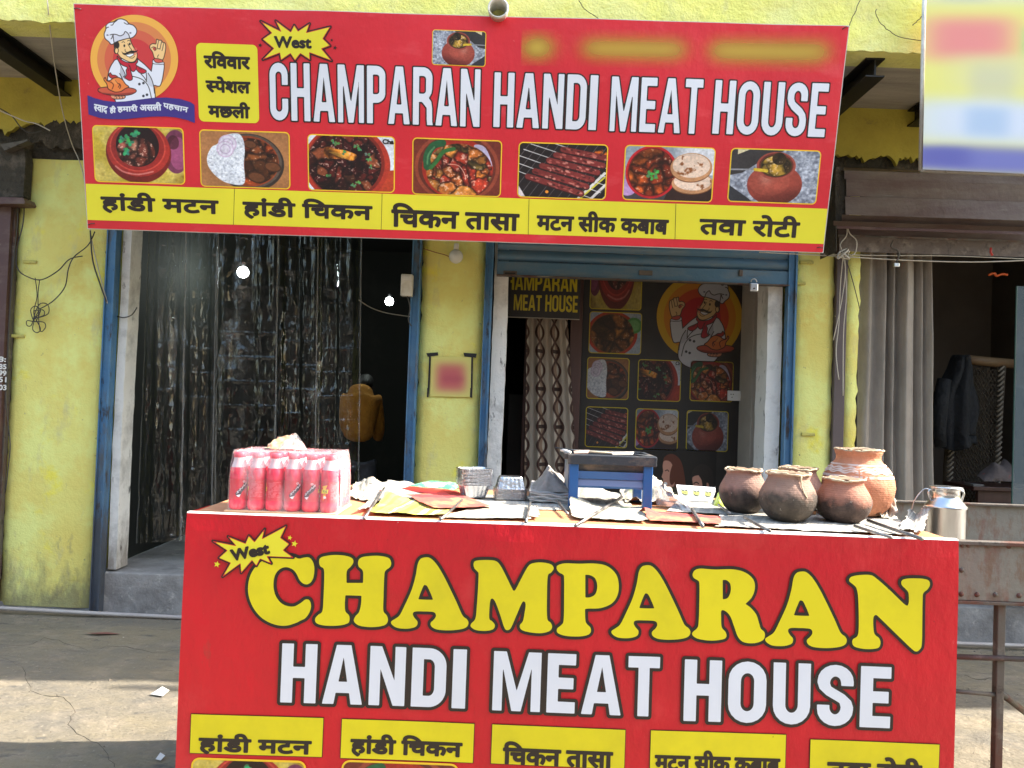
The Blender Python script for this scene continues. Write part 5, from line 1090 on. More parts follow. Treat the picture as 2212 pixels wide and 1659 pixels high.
tube('sleeve', [P(2040, 820, 5.86), P(2030, 880, 5.84), P(2028, 930, 5.85), P(2032, 965, 5.86)], [.05, .055, .05, .04], m_jkt, jk, 10)
# desk and cloth in the third shop
ds = thing('dark_desk', (P(2160, 1080, 5.75).x, 5.75, .25), 'dark brown desk standing inside the third shop', 'desk')
a = P(2118, 1060, 5.6); box('desk_top', a.x-.05, a.x+.9, 5.6, 6.0, a.z, a.z+.03, m_wood, ds); box('desk_front', a.x, a.x+.9, 5.63, 5.66, .25, a.z-.001, m_wood, ds)
box('desk_shelf', a.x+.02, a.x+.85, 5.610, 5.629, a.z-.10, a.z-.085, m_black, ds)
def crumple(name, pts, Y0, depth, mat, label, cat, seed=1, nx=26, nz=18, amp=.03):
    """a heap of cloth or paper: outline (lower-left, lower-right, top profile)"""
    (xl_, yl), (xr_, yr), prof_ = pts; V = []; n = vnoise(nx+1, nz+1, 5, seed, 3)
    for j in range(nz+1):
        t_ = j/nz
        for i in range(nx+1):
            s = i/nx; top = np.interp(s, [p[0] for p in prof_], [p[1] for p in prof_]); x = xl_+(xr_-xl_)*s; yb = yl+(yr-yl)*s; p = P(x, yb, Y0); h = P(x, top, Y0).z-p.z
            a_ = PI*t_*.5; p.z += h*math.sin(a_)+(n[j, i]-.5)*amp*min(1, t_*4); p.y += depth*(1-math.cos(a_))+(n[j, i]-.5)*amp*1.2; p.z = max(p.z, P(x, yb, Y0).z+.001); V.append(p)
    F = [(j*(nx+1)+i, j*(nx+1)+i+1, (j+1)*(nx+1)+i+1, (j+1)*(nx+1)+i) for j in range(nz) for i in range(nx)]
    o = mk(name, V, F, mat, None, True, loc=V[0]); return tag(o, label, cat)
crumple('crumpled_cloth', ((2126, 1040), (2192, 1040), [(0, 1034), (.3, 1018), (.55, 1000), (.8, 1008), (1, 996)]), 5.62, .12, M('pale_pink_cloth', (.15, .12, .115), .9, layers=[((.4, .08, .07), 9, .66, .7)], bumps=[(30, .01)]), 'crumpled pale cloth lying on the dark desk in the third shop', 'cloth', 3)
o = box('folded_item', P(2102, 1050, 5.61).x, P(2126, 1050, 5.61).x, 5.61, 5.72, P(2110, 1058, 5.61).z, P(2110, 1046, 5.61).z, M('grey_case', (.12, .12, .12), .5), None, .004); tag(o, 'flat grey case on the desk left of the pale cloth', 'case')
# glass leaf at the right edge
gl = thing('glass_door', (P(2198, 900, 5.0).x, 5.0, .2), 'green edged glass door leaf at the right edge of the third shop', 'glass door')
m_glass, _, _, _, _ = film('green_glass', (.16, .20, .22), .45, .02, 3, .0005)
a = P(2198, 618, 5.0); b = P(2198, 1120, 5.0); box('glass_pane', a.x, a.x+.6, 5.0, 5.008, .3, a.z, m_glass, gl, 0); box('glass_edge', a.x-.006, a.x-.0005, 4.999, 5.01, .3, a.z, M('green_glass_edge', (.05, .10, .09), .2), gl, .001)
# blurred sign at top right
plS = Plane(P(1993, 366, 4.17), P(2260, 377, 4.17), P(2003, 0, 4.10)); sg_ = thing('colourful_sign', P(2100, 366, 4.17), 'faded yellow, pink and blue shop sign at the top right corner', 'sign')
q4 = [plS.uv(1993, 366), plS.uv(2330, 380), plS.uv(2350, -40), plS.uv(2002, -40)]; quad_uv(plS, 'sign_sheet', q4, soft_sign(), sg_, .0)
tube('sign_frame', [plS.pt(*q4[0], -.02), plS.pt(*q4[1], -.02)], .012, m_white, sg_, 6); tube('sign_frame', [plS.pt(*q4[0], -.02), plS.pt(*q4[3], -.02)], .012, m_white, sg_, 6)
# ================================================================== THE BANNER
bTL, bTR, bBR, bBL = P(162, 10, 4.17), P(1833, 57, 4.17), P(1778, 545, 4.40), P(190, 493, 4.40)
def bwave(u, v): return .004*math.sin(u*4.2+v*1.5)+.003*math.sin(u*9-v*4)+.003*math.sin(v*6+u*1.1)
plN = Plane(bBL, bBR, bTL, bwave)
bn = thing('flex_banner', (bBL+bBR)/2, 'large red printed banner with white capitals and food pictures tied across the fronts', 'banner')
c4 = [plN.uv(190, 493), plN.uv(1778, 545), plN.uv(1833, 57), plN.uv(162, 10)]
def bil(c4, n, m_):
    a, b, c, d = [np.array(p) for p in c4]; V = []
    for j in range(m_+1):
        for i in range(n+1): s, t = i/n, j/m_; V.append(tuple((a*(1-s)+b*s)*(1-t)+(d*(1-s)+c*s)*t))
    return V, [(j*(n+1)+i, j*(n+1)+i+1, (j+1)*(n+1)+i+1, (j+1)*(n+1)+i) for j in range(m_) for i in range(n)]
V, F = bil(c4, 160, 50); plN.mesh('banner_sheet', V, F, i_red, bn, 0)
cc = np.array(c4); ctr = cc.mean(0); e4 = [tuple(ctr+(p-ctr)*np.array([1.0025, 1.007])) for p in cc]
V, F = bil(e4, 80, 20); plN.mesh('banner_hem', V, F, m_paper, bn, -.003)
def sz(pl, cx, cy, w_, h_):
    """centre and size on the plane of a box given on the picture"""
    u, v = pl.uv(cx, cy); ua = pl.uv(cx-w_/2, cy)[0]; ub = pl.uv(cx+w_/2, cy)[0]; va = pl.uv(cx, cy+h_/2)[1]; vb = pl.uv(cx, cy-h_/2)[1]
    return u, v, ub-ua, vb-va
# yellow strip with hairline dividers
ys_ = [plN.uv(189, 475), plN.uv(1780, 527), plN.uv(1788, 451), plN.uv(186, 397)]
V, F = bil(ys_, 120, 8); plN.mesh('yellow_strip', V, F, i_yel, bn, .0015)
for x in (507, 826, 1143, 1460):
    yt = 397+(x-186)*.0337; a = plN.uv(x, yt); b = plN.uv(x-2, yt+78); plN.mesh('divider_line', [(b[0]-.0012, b[1]), (b[0]+.0012, b[1]), (a[0]+.0012, a[1]), (a[0]-.0012, a[1])], [(0, 1, 2, 3)], i_blk, bn, .0024)
for s_, x, y, w_, h_ in (("हांडी मटन", 346, 441, 254, 47), ("हांडी िचकन", 665, 453, 281, 49), ("िचकन तासा", 984, 469, 277, 53), ("मटन सीक कबाब", 1302, 480, 286, 46), ("तवा रोटी", 1620, 487, 219, 48)):
    text(plN, 'lettering', s_, *sz(plN, x, y, w_, h_), i_blk, bn, .0026, .043, rot=-.003, n=50)
# yellow box at left
u, v, w_, h_ = sz(plN, 492, 180, 131, 169)
plN.shape('yellow_box', [rrect(u-w_/2, u+w_/2, v-h_/2, v+h_/2, .028)], i_yel, bn, .0015, step=.004)
S_ = [("स", .73)]
for s_, x, y, w_, h_ in ((["रिववार"], 490, 130, 100, 38), ([("स", .73), "पेशल"], 492, 183, 97, 36), (["मछली"], 494, 237, 91, 36)):
    text(plN, 'lettering', s_, *sz(plN, x, y, w_, h_), i_blk, bn, .0026, .05, n=46)
# the big line of capitals
for word, L, R, T, Bm in (('CHAMPARAN', 583, 1037, 143, 267), ('HANDI', 1067, 1290, 160, 278), ('MEAT', 1319, 1516, 169, 287), ('HOUSE', 1542, 1786, 177, 293)):
    pcaps(plN, 'lettering', word, L, R, T, Bm, i_wht, bn, .0026, out=.0075, stem=.325 if word != 'MEAT' else .31, bar=.15, gap=.17, n=66)
# starburst
z00, z01, z02 = zq(0, 0), zq(0, 1), zq(0, 2)
def burst(pl, pts, z, par, off, o1):
    pg = pl.pxpoly(pts, z); sg = segs_of([pg]); st = .0022
    xs = np.arange(pg[:, 0].min()-.03, pg[:, 0].max()+.03, st); ys = np.arange(pg[:, 1].min()-.03, pg[:, 1].max()+.03, st); F = field(sg, xs, ys, False)
    f = pl.mesh('starburst', *fill_mesh(F, xs, ys, o1), i_blk, par, off); pl.mesh('starburst_red', *fill_mesh(F, xs, ys, o1*.1), i_red, par, off+.0008); pl.mesh('starburst_yellow', *fill_mesh(F, xs, ys, -o1*.32), i_yel, par, off+.0016)
burst(plN, [(1690, 138), (1822, 205), (1788, 136), (1887, 210), (1910, 166), (1935, 205), (2010, 157), (1990, 215), (2144, 178), (2097, 255), (2143, 300), (2088, 320), (2152, 397), (2010, 345), (2012, 391), (1950, 350), (1915, 394), (1885, 350), (1823, 391), (1815, 345), (1703, 386), (1775, 315), (1703, 255), (1762, 215)], z00, bn, .003, .008)
def star(pl, x, y, r, mat, par, off, z=None):
    u, v = pl.uv(*(z(x, y) if z else (x, y))); pts = [(u+(r if k % 2 == 0 else r*.42)*math.sin(PI*k/5+.2), v+(r if k % 2 == 0 else r*.42)*math.cos(PI*k/5+.2)) for k in range(10)]
    n = 10; pl.mesh('small_star', pts+[(u, v)], [(k, (k+1) % n, n) for k in range(n)], mat, par, off)
for x, y, r in ((1686, 293, .012), (2153, 264, .009), (2174, 313, .012)): star(plN, x, y, r, i_blk, bn, .003, z00)
text(plN, 'lettering', 'West', *sz(plN, 633.5, 92.5, 82, 26), i_blk, bn, .0056, .062, rot=.0, n=48)
# cook emblem and ribbon
zc = zr(330, 40, .27125)
q4 = [plN.uv(*zc(0, 1659)), plN.uv(*zc(1659, 1659)), plN.uv(*zc(1659, 0)), plN.uv(*zc(0, 0))]; quad_uv(plN, 'cook_emblem', q4, cook_a, bn, .0022, 40)
rb = [(55, 1235), (150, 1275), (300, 1315), (450, 1332), (600, 1325), (800, 1300), (1000, 1275), (1200, 1270), (1400, 1290), (1550, 1335), (1604, 1375), (1612, 1640), (1500, 1595), (1350, 1560), (1200, 1545), (1000, 1548), (800, 1565), (600, 1585), (400, 1585), (250, 1570), (72, 1515)]
plN.shape('ribbon', [plN.pxpoly(rb, zc)], i_pur, bn, .0035, step=.004)
for s_, x, y, w_, h_, r in (([("स", .73), "वाद"], 248, 1435, 200, 112, -.16), (["ही"], 425, 1447, 92, 118, -.02), (["हमारी"], 640, 1430, 300, 120, .05), (["असली"], 975, 1402, 318, 125, .05), (["पहचान"], 1335, 1425, 360, 92, -.15)):
    x2, y2 = zc(x, y); text(plN, 'lettering', s_, *sz(plN, x2, y2, w_*.1488, h_*.1488), i_wht, bn, .0045, .045, rot=r, n=40)
# food pictures
for L, R, T, Bm, f in ((205, 396, 276, 394, 'food_pot'), (434, 624, 285, 404, 'food_rice'), (667, 851, 295, 412, 'food_dark'), (893, 1081, 303, 421, 'food_chilli'), (1121, 1309, 312, 427, 'food_kebab'), (1349, 1540, 319, 433, 'food_roti'), (1577, 1767, 325, 437, 'food_handi'), (935, 1048, 67.5, 141, 'food_handi')):
    u, v, w_, h_ = sz(plN, (L+R)/2, (T+Bm)/2, R-L, Bm-T); rounded_pic(plN, 'food_panel', u-w_/2, u+w_/2, v-h_/2, v+h_/2, FOOD[f], bn, .0015, i_ora, r=.02 if R-L > 150 else .012, bt=.0065 if R-L > 150 else .004, flip=(R-L < 150))
text(plN, 'lettering', 'Cha', *sz(plN, 839, 306.5, 25, 11), i_blk, bn, .004, .07, n=20)
# blurred line of print at the top right
q4 = [plN.uv(1125, 142), plN.uv(1812, 158), plN.uv(1818, 68), plN.uv(1127, 62)]; quad_uv(plN, 'faded_line', q4, soft_line(), bn, .0022, 50)
# ties at the corners and folds
for p, q_ in (((163, 20), (178, 22)), ((191, 486), (206, 483)), ((1818, 64), (1832, 58)), ((1765, 535), (1777, 536))): a = plN.pt(*plN.uv(*p), .004); b = plN.pt(*plN.uv(*q_), .006); tube('tie', [a, (a+b)/2+Vector((0, -.004, .003)), b], .0025, m_wire, bn)
# ================================================================== THE STALL TABLE
YT = 2.42; tL, tR = P(403, 1108, YT), P(2070, 1168, YT)
ZT_ = (tL.z+tR.z)/2; ZT = ZT_
def twave(u, v):
    s = max(0., min(1., (1.22-v)/.05)); return s*(.003*math.sin(u*5+v*2)+.0025*math.sin(u*2.3-v*5)+.0015*math.sin(u*14+v*11)*max(0, 1-(1.22-v)*1.2))
plT = Plane((tL.x, YT-.012, ZT-1.22+.0), (tR.x, YT-.012, ZT-1.22), (tL.x, YT-.012, ZT), twave)
TB = thing('stall_table', ((tL.x+tR.x)/2, YT, 0), 'long street stall table on a steel frame with an orange board top', 'table')
DB = 3.34
box('table_top', tL.x+.005, tR.x-.005, YT+.004, DB, ZT-.025, ZT-.001, m_board, TB, .003)
for i, x in enumerate((tL.x+.02, (tL.x+tR.x)/2, tR.x-.03)):
    for y in (YT+.02, DB-.05): box('leg', x, x+.03, y, y+.03, .0, ZT-.026, m_rust, TB, .002)
box('top_rail', tL.x+.01, tR.x-.005, YT+.008, YT+.04, ZT-.06, ZT-.026, m_rust, TB, .002); box('top_rail', tL.x+.01, tR.x-.005, DB-.045, DB-.01, ZT-.06, ZT-.026, m_rust, TB, .002)
for x in (tL.x+.008, tR.x-.03): box('side_rail', x, x+.025, YT+.045, DB-.05, ZT-.06, ZT-.026, m_rust, TB, .002)
# printed front cloth
FB = thing('stall_front_banner', ((tL.x+tR.x)/2, YT-.012, 0), 'red vinyl wrapped down the front of the stall table with big yellow and white capitals', 'banner')
W_ = tR.x-tL.x; zlo = .0
V, F = grid_rect(.006, W_-.006, zlo, 1.222, 140, 70); plT.mesh('vinyl_sheet', V, F, i_red2, FB, 0)
# fold over the top edge: white back of the vinyl
q = rng(2); V = []; n = 120
for i in range(n+1):
    x = tL.x+.006+(W_-.012)*i/n; d = .028+.008*math.sin(x*3)+q.normal(0, .0008); zz = ZT+.004+.002*math.sin(x*9)
    w0 = plT.pt(x-tL.x, 1.222, 0); V += [w0, (x, YT-.008, ZT+.0055), (x, YT+d*.4, zz+.0025), (x, YT+d, zz-.001)]
mk('white_hem', V, [(4*i+k, 4*i+k+1, 4*i+k+5, 4*i+k+4) for i in range(n) for k in range(3)], m_paper, FB, True)
V = [(tL.x+.006, YT-.012, 0), (tL.x+.003, YT+.18, 0), (tL.x+.003, YT+.18, ZT), (tL.x+.006, YT-.012, ZT+.003)]; mk('wrapped_side', V, [(0, 1, 2, 3)], i_red2, FB)
V = [(tR.x-.006, YT-.012, 0), (tR.x-.003, YT+.04, 0), (tR.x-.003, YT+.04, ZT), (tR.x-.006, YT-.012, ZT+.003)]; mk('wrapped_side', V, [(0, 1, 2, 3)], i_red2, FB)
zA, zB = zr(900, 2100, .63291), zr(2200, 2150, .70072); z21 = zq(2, 1); z20 = zq(2, 0)
LC = ([(470, 150), (505, 150), (530, 185), (535, 235), (525, 285), (500, 313), (470, 312), (445, 290), (425, 250), (400, 222), (360, 208), (320, 222), (292, 260), (283, 320), (295, 380), (325, 425), (365, 448), (410, 452), (450, 432), (480, 410), (505, 415), (515, 450), (505, 490), (480, 525), (450, 540), (420, 555), (360, 571), (290, 563), (215, 525), (160, 460), (130, 380), (130, 300), (155, 230), (205, 175), (270, 145), (340, 135), (400, 142), (440, 156)], [])
LH = ([(565, 175), (575, 150), (620, 137), (680, 133), (740, 140), (772, 155), (778, 180), (760, 207), (737, 235), (735, 307), (838, 307), (838, 235), (812, 205), (808, 175), (825, 150), (870, 140), (940, 138), (995, 150), (1012, 175), (1008, 205), (977, 232), (970, 270), (965, 400), (964, 480), (985, 510), (992, 542), (975, 568), (930, 580), (870, 582), (810, 572), (780, 545), (790, 515), (812, 490), (825, 440), (828, 387), (728, 384), (724, 440), (728, 485), (750, 510), (752, 545), (735, 562), (680, 573), (600, 572), (550, 558), (540, 530), (560, 505), (585, 482), (592, 400), (597, 260), (592, 218), (572, 203)], [9, 10, 34, 35])
LA = ([(1222, 148), (1255, 152), (1292, 187), (1332, 250), (1375, 335), (1420, 430), (1455, 508), (1482, 532), (1493, 556), (1480, 582), (1440, 596), (1370, 602), (1300, 597), (1265, 580), (1258, 556), (1278, 535), (1291, 512), (1278, 489), (1220, 484), (1160, 485), (1147, 502), (1158, 525), (1176, 548), (1170, 575), (1140, 588), (1100, 592), (1050, 587), (1018, 568), (1012, 548), (1038, 530), (1065, 508), (1095, 450), (1140, 350), (1165, 262), (1178, 190), (1195, 158)], [])
LAh = ([(1225, 320), (1240, 333), (1270, 402), (1262, 411), (1190, 409), (1184, 400), (1212, 328)], [])
LM = ([(1525, 185), (1540, 168), (1600, 163), (1660, 168), (1690, 195), (1720, 250), (1765, 342), (1775, 355), (1788, 342), (1830, 260), (1865, 200), (1895, 182), (1950, 178), (2005, 190), (2022, 215), (2005, 242), (1985, 265), (1980, 400), (1982, 525), (2003, 552), (2012, 580), (1995, 605), (1940, 618), (1870, 612), (1822, 597), (1812, 570), (1830, 545), (1840, 500), (1848, 440), (1837, 420), (1822, 435), (1790, 510), (1757, 585), (1735, 600), (1716, 585), (1690, 505), (1660, 425), (1640, 403), (1627, 425), (1622, 525), (1640, 545), (1657, 570), (1645, 595), (1600, 605), (1540, 600), (1508, 580), (1510, 560), (1535, 530), (1545, 450), (1556, 265), (1548, 235), (1530, 215)], [7])
LP = ([(1395, 365), (1402, 343), (1450, 330), (1540, 333), (1640, 332), (1720, 348), (1778, 400), (1797, 470), (1788, 540), (1750, 592), (1680, 620), (1600, 623), (1578, 626), (1580, 695), (1590, 722), (1612, 745), (1615, 775), (1590, 795), (1530, 803), (1450, 798), (1402, 780), (1398, 752), (1425, 728), (1440, 695), (1443, 550), (1443, 425), (1435, 402), (1410, 388)], [12])
LPh = ([(1580, 404), (1612, 408), (1645, 430), (1658, 480), (1645, 530), (1612, 550), (1580, 552)], [0, 6])
LR = ([(752, 160), (765, 136), (800, 127), (880, 133), (980, 132), (1050, 150), (1095, 190), (1103, 240), (1085, 290), (1050, 326), (1080, 348), (1110, 385), (1125, 430), (1135, 463), (1155, 483), (1158, 507), (1145, 530), (1100, 545), (1040, 540), (1007, 510), (985, 450), (965, 397), (940, 368), (915, 362), (912, 400), (915, 455), (935, 480), (942, 505), (925, 522), (860, 530), (790, 522), (755, 505), (750, 485), (775, 462), (785, 430), (790, 300), (790, 210), (780, 192), (760, 180)], [9])
LRh = ([(922, 191), (945, 193), (965, 215), (967, 255), (950, 292), (922, 300)], [0, 5])
LN = ([(1630, 195), (1642, 172), (1690, 162), (1750, 162), (1785, 183), (1850, 240), (1935, 322), (1955, 332), (1962, 310), (1960, 262), (1945, 240), (1922, 215), (1925, 190), (1960, 180), (2030, 180), (2070, 190), (2078, 215), (2065, 240), (2042, 262), (2038, 300), (2036, 420), (2033, 545), (2020, 578), (2000, 588), (1975, 572), (1900, 500), (1800, 402), (1778, 385), (1764, 400), (1763, 450), (1770, 492), (1795, 515), (1802, 545), (1785, 570), (1720, 575), (1660, 563), (1645, 540), (1650, 520), (1675, 500), (1682, 440), (1680, 300), (1672, 240), (1655, 217)], [7])
def px_of(L, z): return np.array([z(*p) for p in L[0]])
def letter(shapes, label=None):
    polys = [np.array([plT.uv(*p) for p in closed(pp, 5, sh)]) for pp, sh in shapes]
    sg = segs_of(polys); lo = sg.reshape(-1, 2).min(0)-.02; hi = sg.reshape(-1, 2).max(0)+.02; st = .0022
    xs = np.arange(lo[0], hi[0], st); ys = np.arange(lo[1], hi[1], st); F = field(sg, xs, ys, False)
    o = plT.mesh('letter', *fill_mesh(F, xs, ys, 0), i_yel2, FB, .0046); plT.mesh('letter_outline', *fill_mesh(F, xs, ys, .0098), i_blk, o, .003)
    return o
def tr(L, z): return (px_of(L, z), L[1])
def mv(S, src, dst, k, z0, z1): a = np.array(z0(*src)); b = np.array(z1(*dst)); return ((S[0]-a)*k+b, S[1])
A1, A1h = tr(LA, zA), tr(LAh, zA)
letter([tr(LC, zA)]); letter([tr(LH, zA)]); letter([A1, A1h]); letter([tr(LM, zA)]); letter([tr(LP, z21), tr(LPh, z21)])
letter([mv(A1, (1228, 148), (495, 107), 1.02, zA, zB), mv(A1h, (1228, 148), (495, 107), 1.02, zA, zB)]); letter([tr(LR, zB), tr(LRh, zB)])
letter([mv(A1, (1228, 148), (1365, 143), 1.045, zA, zB), mv(A1h, (1228, 148), (1365, 143), 1.045, zA, zB)]); letter([tr(LN, zB)])
burst(plT, [(1386, 184), (1535, 214), (1484, 155), (1597, 200), (1618, 150), (1655, 190), (1720, 107), (1705, 170), (1858, 88), (1822, 165), (1878, 205), (1840, 245), (1905, 293), (1737, 285), (1764, 331), (1692, 300), (1668, 346), (1640, 310), (1570, 391), (1565, 330), (1450, 415), (1502, 325), (1426, 293), (1480, 245)], z20, FB, .0055, .0045)
text(plT, 'lettering', 'West', *sz(plT, *z20(1628, 254), 84, 26), i_blk, FB, .0085, .075, rot=.23, n=44)
for x, y, r in ((1880, 166, .008), (1910, 205, .011), (1413, 335, .011)): star(plT, x, y, r, i_yel, FB, .004, z20)
for word, L, R, T, Bm in (('HANDI', 608, 1007, 1392, 1527), ('MEAT', 1065, 1424, 1408, 1544), ('HOUSE', 1477, 1922, 1424, 1571)):
    # the line slopes with the table: the box is taken at its middle
    pcaps(plT, 'lettering', word, L, R, (T+Bm)/2-(64 if word != 'HOUSE' else 66), (T+Bm)/2+(64 if word != 'HOUSE' else 66), i_wht, FB, .0042, out=.0100, stem=.345 if word != 'MEAT' else .33, bar=.19, gap=.19, n=80)
for s_, L, R, T, Bm, x, y, w_, h_ in (("हांडी मटन", 413, 697, 1540, 1636, 552, 1608, 244, 47), ("हांडी िचकन", 737, 1023, 1554, 1647, 878, 1613, 243, 50), ("िचकन तासा", 1062, 1349, 1565, 1658, 1205, 1629, 238, 51), ("मटन सीक कबाब", 1404, 1696, 1576, 1670, 1549, 1643, 272, 47), ("तवा रोटी", 1749, 2026, 1597, 1690, 1888, 1660, 205, 54)):
    u, v, ww, hh = sz(plT, (L+R)/2, (T+Bm)/2, R-L, 84); plT.mesh('label_border', *grid_rect(u-ww/2-.002, u+ww/2+.002, v-hh/2-.002, v+hh/2+.002, 10, 3), i_blk, FB, .0024); plT.mesh('yellow_label', *grid_rect(u-ww/2, u+ww/2, v-hh/2, v+hh/2, 10, 3), i_yel2, FB, .0034)
    text(plT, 'lettering', s_, *sz(plT, x, y, w_, h_), i_blk, FB, .0045, .046, n=56)
for L, R, T, f in ((415, 655, 1643, 'food_pot'), (739, 985, 1650, 'food_chilli'), (1065, 1320, 1668, 'food_dark'), (1406, 1660, 1680, 'food_kebab'), (1751, 2010, 1700, 'food_handi')):
    u, v, ww, hh = sz(plT, (L+R)/2, T+80, R-L, 160); rounded_pic(plT, 'food_panel', u-ww/2, u+ww/2, v-hh/2, v+hh/2, FOOD[f], FB, .003, i_ora, r=.02, bt=.006)
for x, y in ((645, 1110), (860, 1128), (1290, 1138), (1480, 1146)): star(plT, x, y, .002, m_paper, FB, .001)
# ---- metal trough and its frame at the right
TR = thing('metal_trough', (1.9, 2.8, 0), 'long riveted rusty steel grill trough on a welded stand right of the stall', 'trough')
X0, X1, Y0, Y1 = tR.x+.02, 3.2, 2.50, 3.28; zr_ = ZT-.005; zf = P(2100, 1297, Y0).z
box('front_panel', X0+.004, X1, Y0, Y0+.004, zf, zr_-.02, m_rustpanel, TR, .001)
box('back_panel', X0, X1, Y1, Y1+.004, zf, zr_+.02, m_rustpanel, TR, .001); box('end_panel', X0, X0+.004, Y0+.005, Y1-.001, zf, zr_-.02, m_rustpanel, TR, .001)
box('floor_panel', X0+.005, X1, Y0+.005, Y1-.001, ZT-.16, ZT-.156, m_rustpanel, TR, .001)
box('rim', X0-.01, X1, Y0-.012, Y0+.02, zr_-.019, zr_-.006, m_rust, TR, .002); box('rim', X0-.01, X1, Y1-.02, Y1+.012, zr_+.021, zr_+.03, m_rust, TR, .002); box('rim', X0-.012, X0+.012, Y0+.021, Y1-.021, zr_-.018, zr_-.006, m_rust, TR, .002)
box('lower_rim', X0-.005, X1, Y0-.006, Y0+.02, zf-.012, zf-.001, m_rust, TR, .002)
def rivets(pts):
    for p in pts:
        m = MB(); V = []; F = []
        c = P(*p, Y0-.004); n = 10; V = [(c.x+.009*math.cos(2*PI*k/n), c.y+.004, c.z+.009*math.sin(2*PI*k/n)) for k in range(n)]+[(c.x+.005*math.cos(2*PI*k/n), c.y-.003, c.z+.005*math.sin(2*PI*k/n)) for k in range(n)]
        m.add(V, [(k, (k+1) % n, n+(k+1) % n, n+k) for k in range(n)]+[tuple(range(n, 2*n))]); m.build('rivet', m_rust, TR, True)
rivets([(2081, 1178), (2094, 1178), (2136, 1179), (2181, 1180), (2079, 1232), (2078, 1284), (2112, 1285), (2152, 1285), (2203, 1287)])
# stand
lx = P(2157, 1450, Y0+.02).x
box('leg', lx-.012, lx+.014, Y0+.01, Y0+.036, 0, zf-.013, m_rust, TR, .003); box('leg', lx-.014, lx+.018, Y1-.05, Y1-.02, 0, zf-.013, m_rust, TR, .003); box('leg', X0, X0+.022, Y0+.01, Y0+.03, 0, zf-.013, m_rust, TR, .003)
a = P(2110, 1417, Y0+.02); tube('rail', [(X0, Y0+.005, a.z), (X1, Y0+.005, a.z)], .009, m_rust, TR, 8)
a = P(2110, 1493, Y0+.02); tube('rail', [(X0, Y0+.02, a.z), (lx, Y0+.02, a.z-.01)], .007, m_rust, TR, 8)
tube('brace', [P(2162, 1497, Y0+.02), P(2225, 1547, Y0+.3)], .011, m_rust, TR, 6)
# ================================================================== ON THE TABLE
def T(x, y, dz=0.): return PZ(x, y, ZT+dz)
def sheet(name, quad, mat, label, cat='newspaper', z0=.004, amp=.012, seed=1, nx=30, nz=24, curl=(), grp=None, rag=.006, kind=None, uvr=0):
    """crumpled sheet: corners BL BR TR TL given on the table top; curl = (s, t, radius, height) lifts"""
    c = [T(*p) for p in quad]; V = []; UV = []; n1 = vnoise(nx+1, nz+1, 4, seed, 2); n2 = vnoise(nx+1, nz+1, 11, seed+50, 2); q = rng(seed)
    for j in range(nz+1):
        for i in range(nx+1):
            s, t = i/nx, j/nz; p = (c[0]*(1-s)+c[1]*s)*(1-t)+(c[3]*(1-s)+c[2]*s)*t; e = min(s, 1-s, t, 1-t)
            if e == 0: p = p+Vector((q.normal(0, rag*.4), q.normal(0, rag*.4), 0))
            r = abs(n1[j, i]-.5)*2; z = z0+amp*.62*(r*.9+.22*abs(n2[j, i]-.5)*2)
            for (cs, ct, rr, hh) in curl:
                d = math.hypot(s-cs, t-ct)
                if d < rr: k = (1-d/rr); z += hh*k*k*(3-2*k); p = p+Vector(((.5-cs)*hh*k*.6, (.5-ct)*hh*k*.6, 0))
            V.append(Vector((p.x, p.y, ZT+z)))
            UV.append([(s, t), (t, 1-s), (1-s, 1-t), (1-t, s)][uvr % 4])
    F = [(j*(nx+1)+i, j*(nx+1)+i+1, (j+1)*(nx+1)+i+1, (j+1)*(nx+1)+i) for j in range(nz) for i in range(nx)]
    o = mk(name, V, F, mat, None, True, uv=UV, loc=(sum((v.x for v in V))/len(V), sum((v.y for v in V))/len(V), ZT)); return tag(o, label, cat, grp)
S = sheet; NN = 'newspaper_sheet'; GR = 'newspaper sheets spread over the stall table'
S(NN, [(752, 1078), (838, 1094), (842, 1052), (768, 1046)], NEWS[2], 'crumpled colour newspaper lying just right of the pink bottle pack', seed=11, amp=.028, z0=.004, curl=((.5, .9, .5, .03),), grp=GR)
S(NN, [(800, 1080), (980, 1100), (1002, 1072), (836, 1048)], NEWS[0], 'grey white newspaper sheet under the green and red packet', seed=12, amp=.014, z0=.003, curl=((.2, 1, .5, .02),), grp=GR)
S(NN, [(790, 1114), (962, 1120), (986, 1094), (838, 1080)], NEWS[3], 'yellow green striped advertisement sheet at the front edge of the table', seed=13, amp=.012, z0=.009, curl=((.0, .8, .35, .03),), grp=GR, rag=.003)
S(NN, [(935, 1108), (1064, 1105), (1000, 1079), (872, 1077)], NEWS[4], 'pale red advertisement sheet lying over the striped yellow one', seed=14, amp=.010, z0=.016, grp=GR, rag=.003)
S(NN, [(950, 1122), (1148, 1126), (1150, 1096), (1040, 1096)], NEWS[5], 'yellow tinted newspaper right of the pale red sheet at the front edge', seed=15, amp=.012, z0=.006, grp=GR, uvr=2)
S(NN, [(985, 1100), (1240, 1103), (1235, 1076), (1000, 1068)], NEWS[1], 'grey newsprint sheet beneath the two stacks of foil trays', seed=16, amp=.006, z0=.002, grp=GR)
S(NN, [(1240, 1124), (1400, 1132), (1385, 1100), (1222, 1092)], NEWS[2], 'coloured newspaper with a curled left edge in front of the blue grill', seed=17, amp=.016, z0=.008, curl=((0, .9, .45, .035),), grp=GR)
S(NN, [(1225, 1098), (1372, 1102), (1342, 1068), (1235, 1060)], NEWS[1], 'pale newspaper lying under the blue grill', seed=18, amp=.014, z0=.004, curl=((.3, 1, .6, .03),), grp=GR)
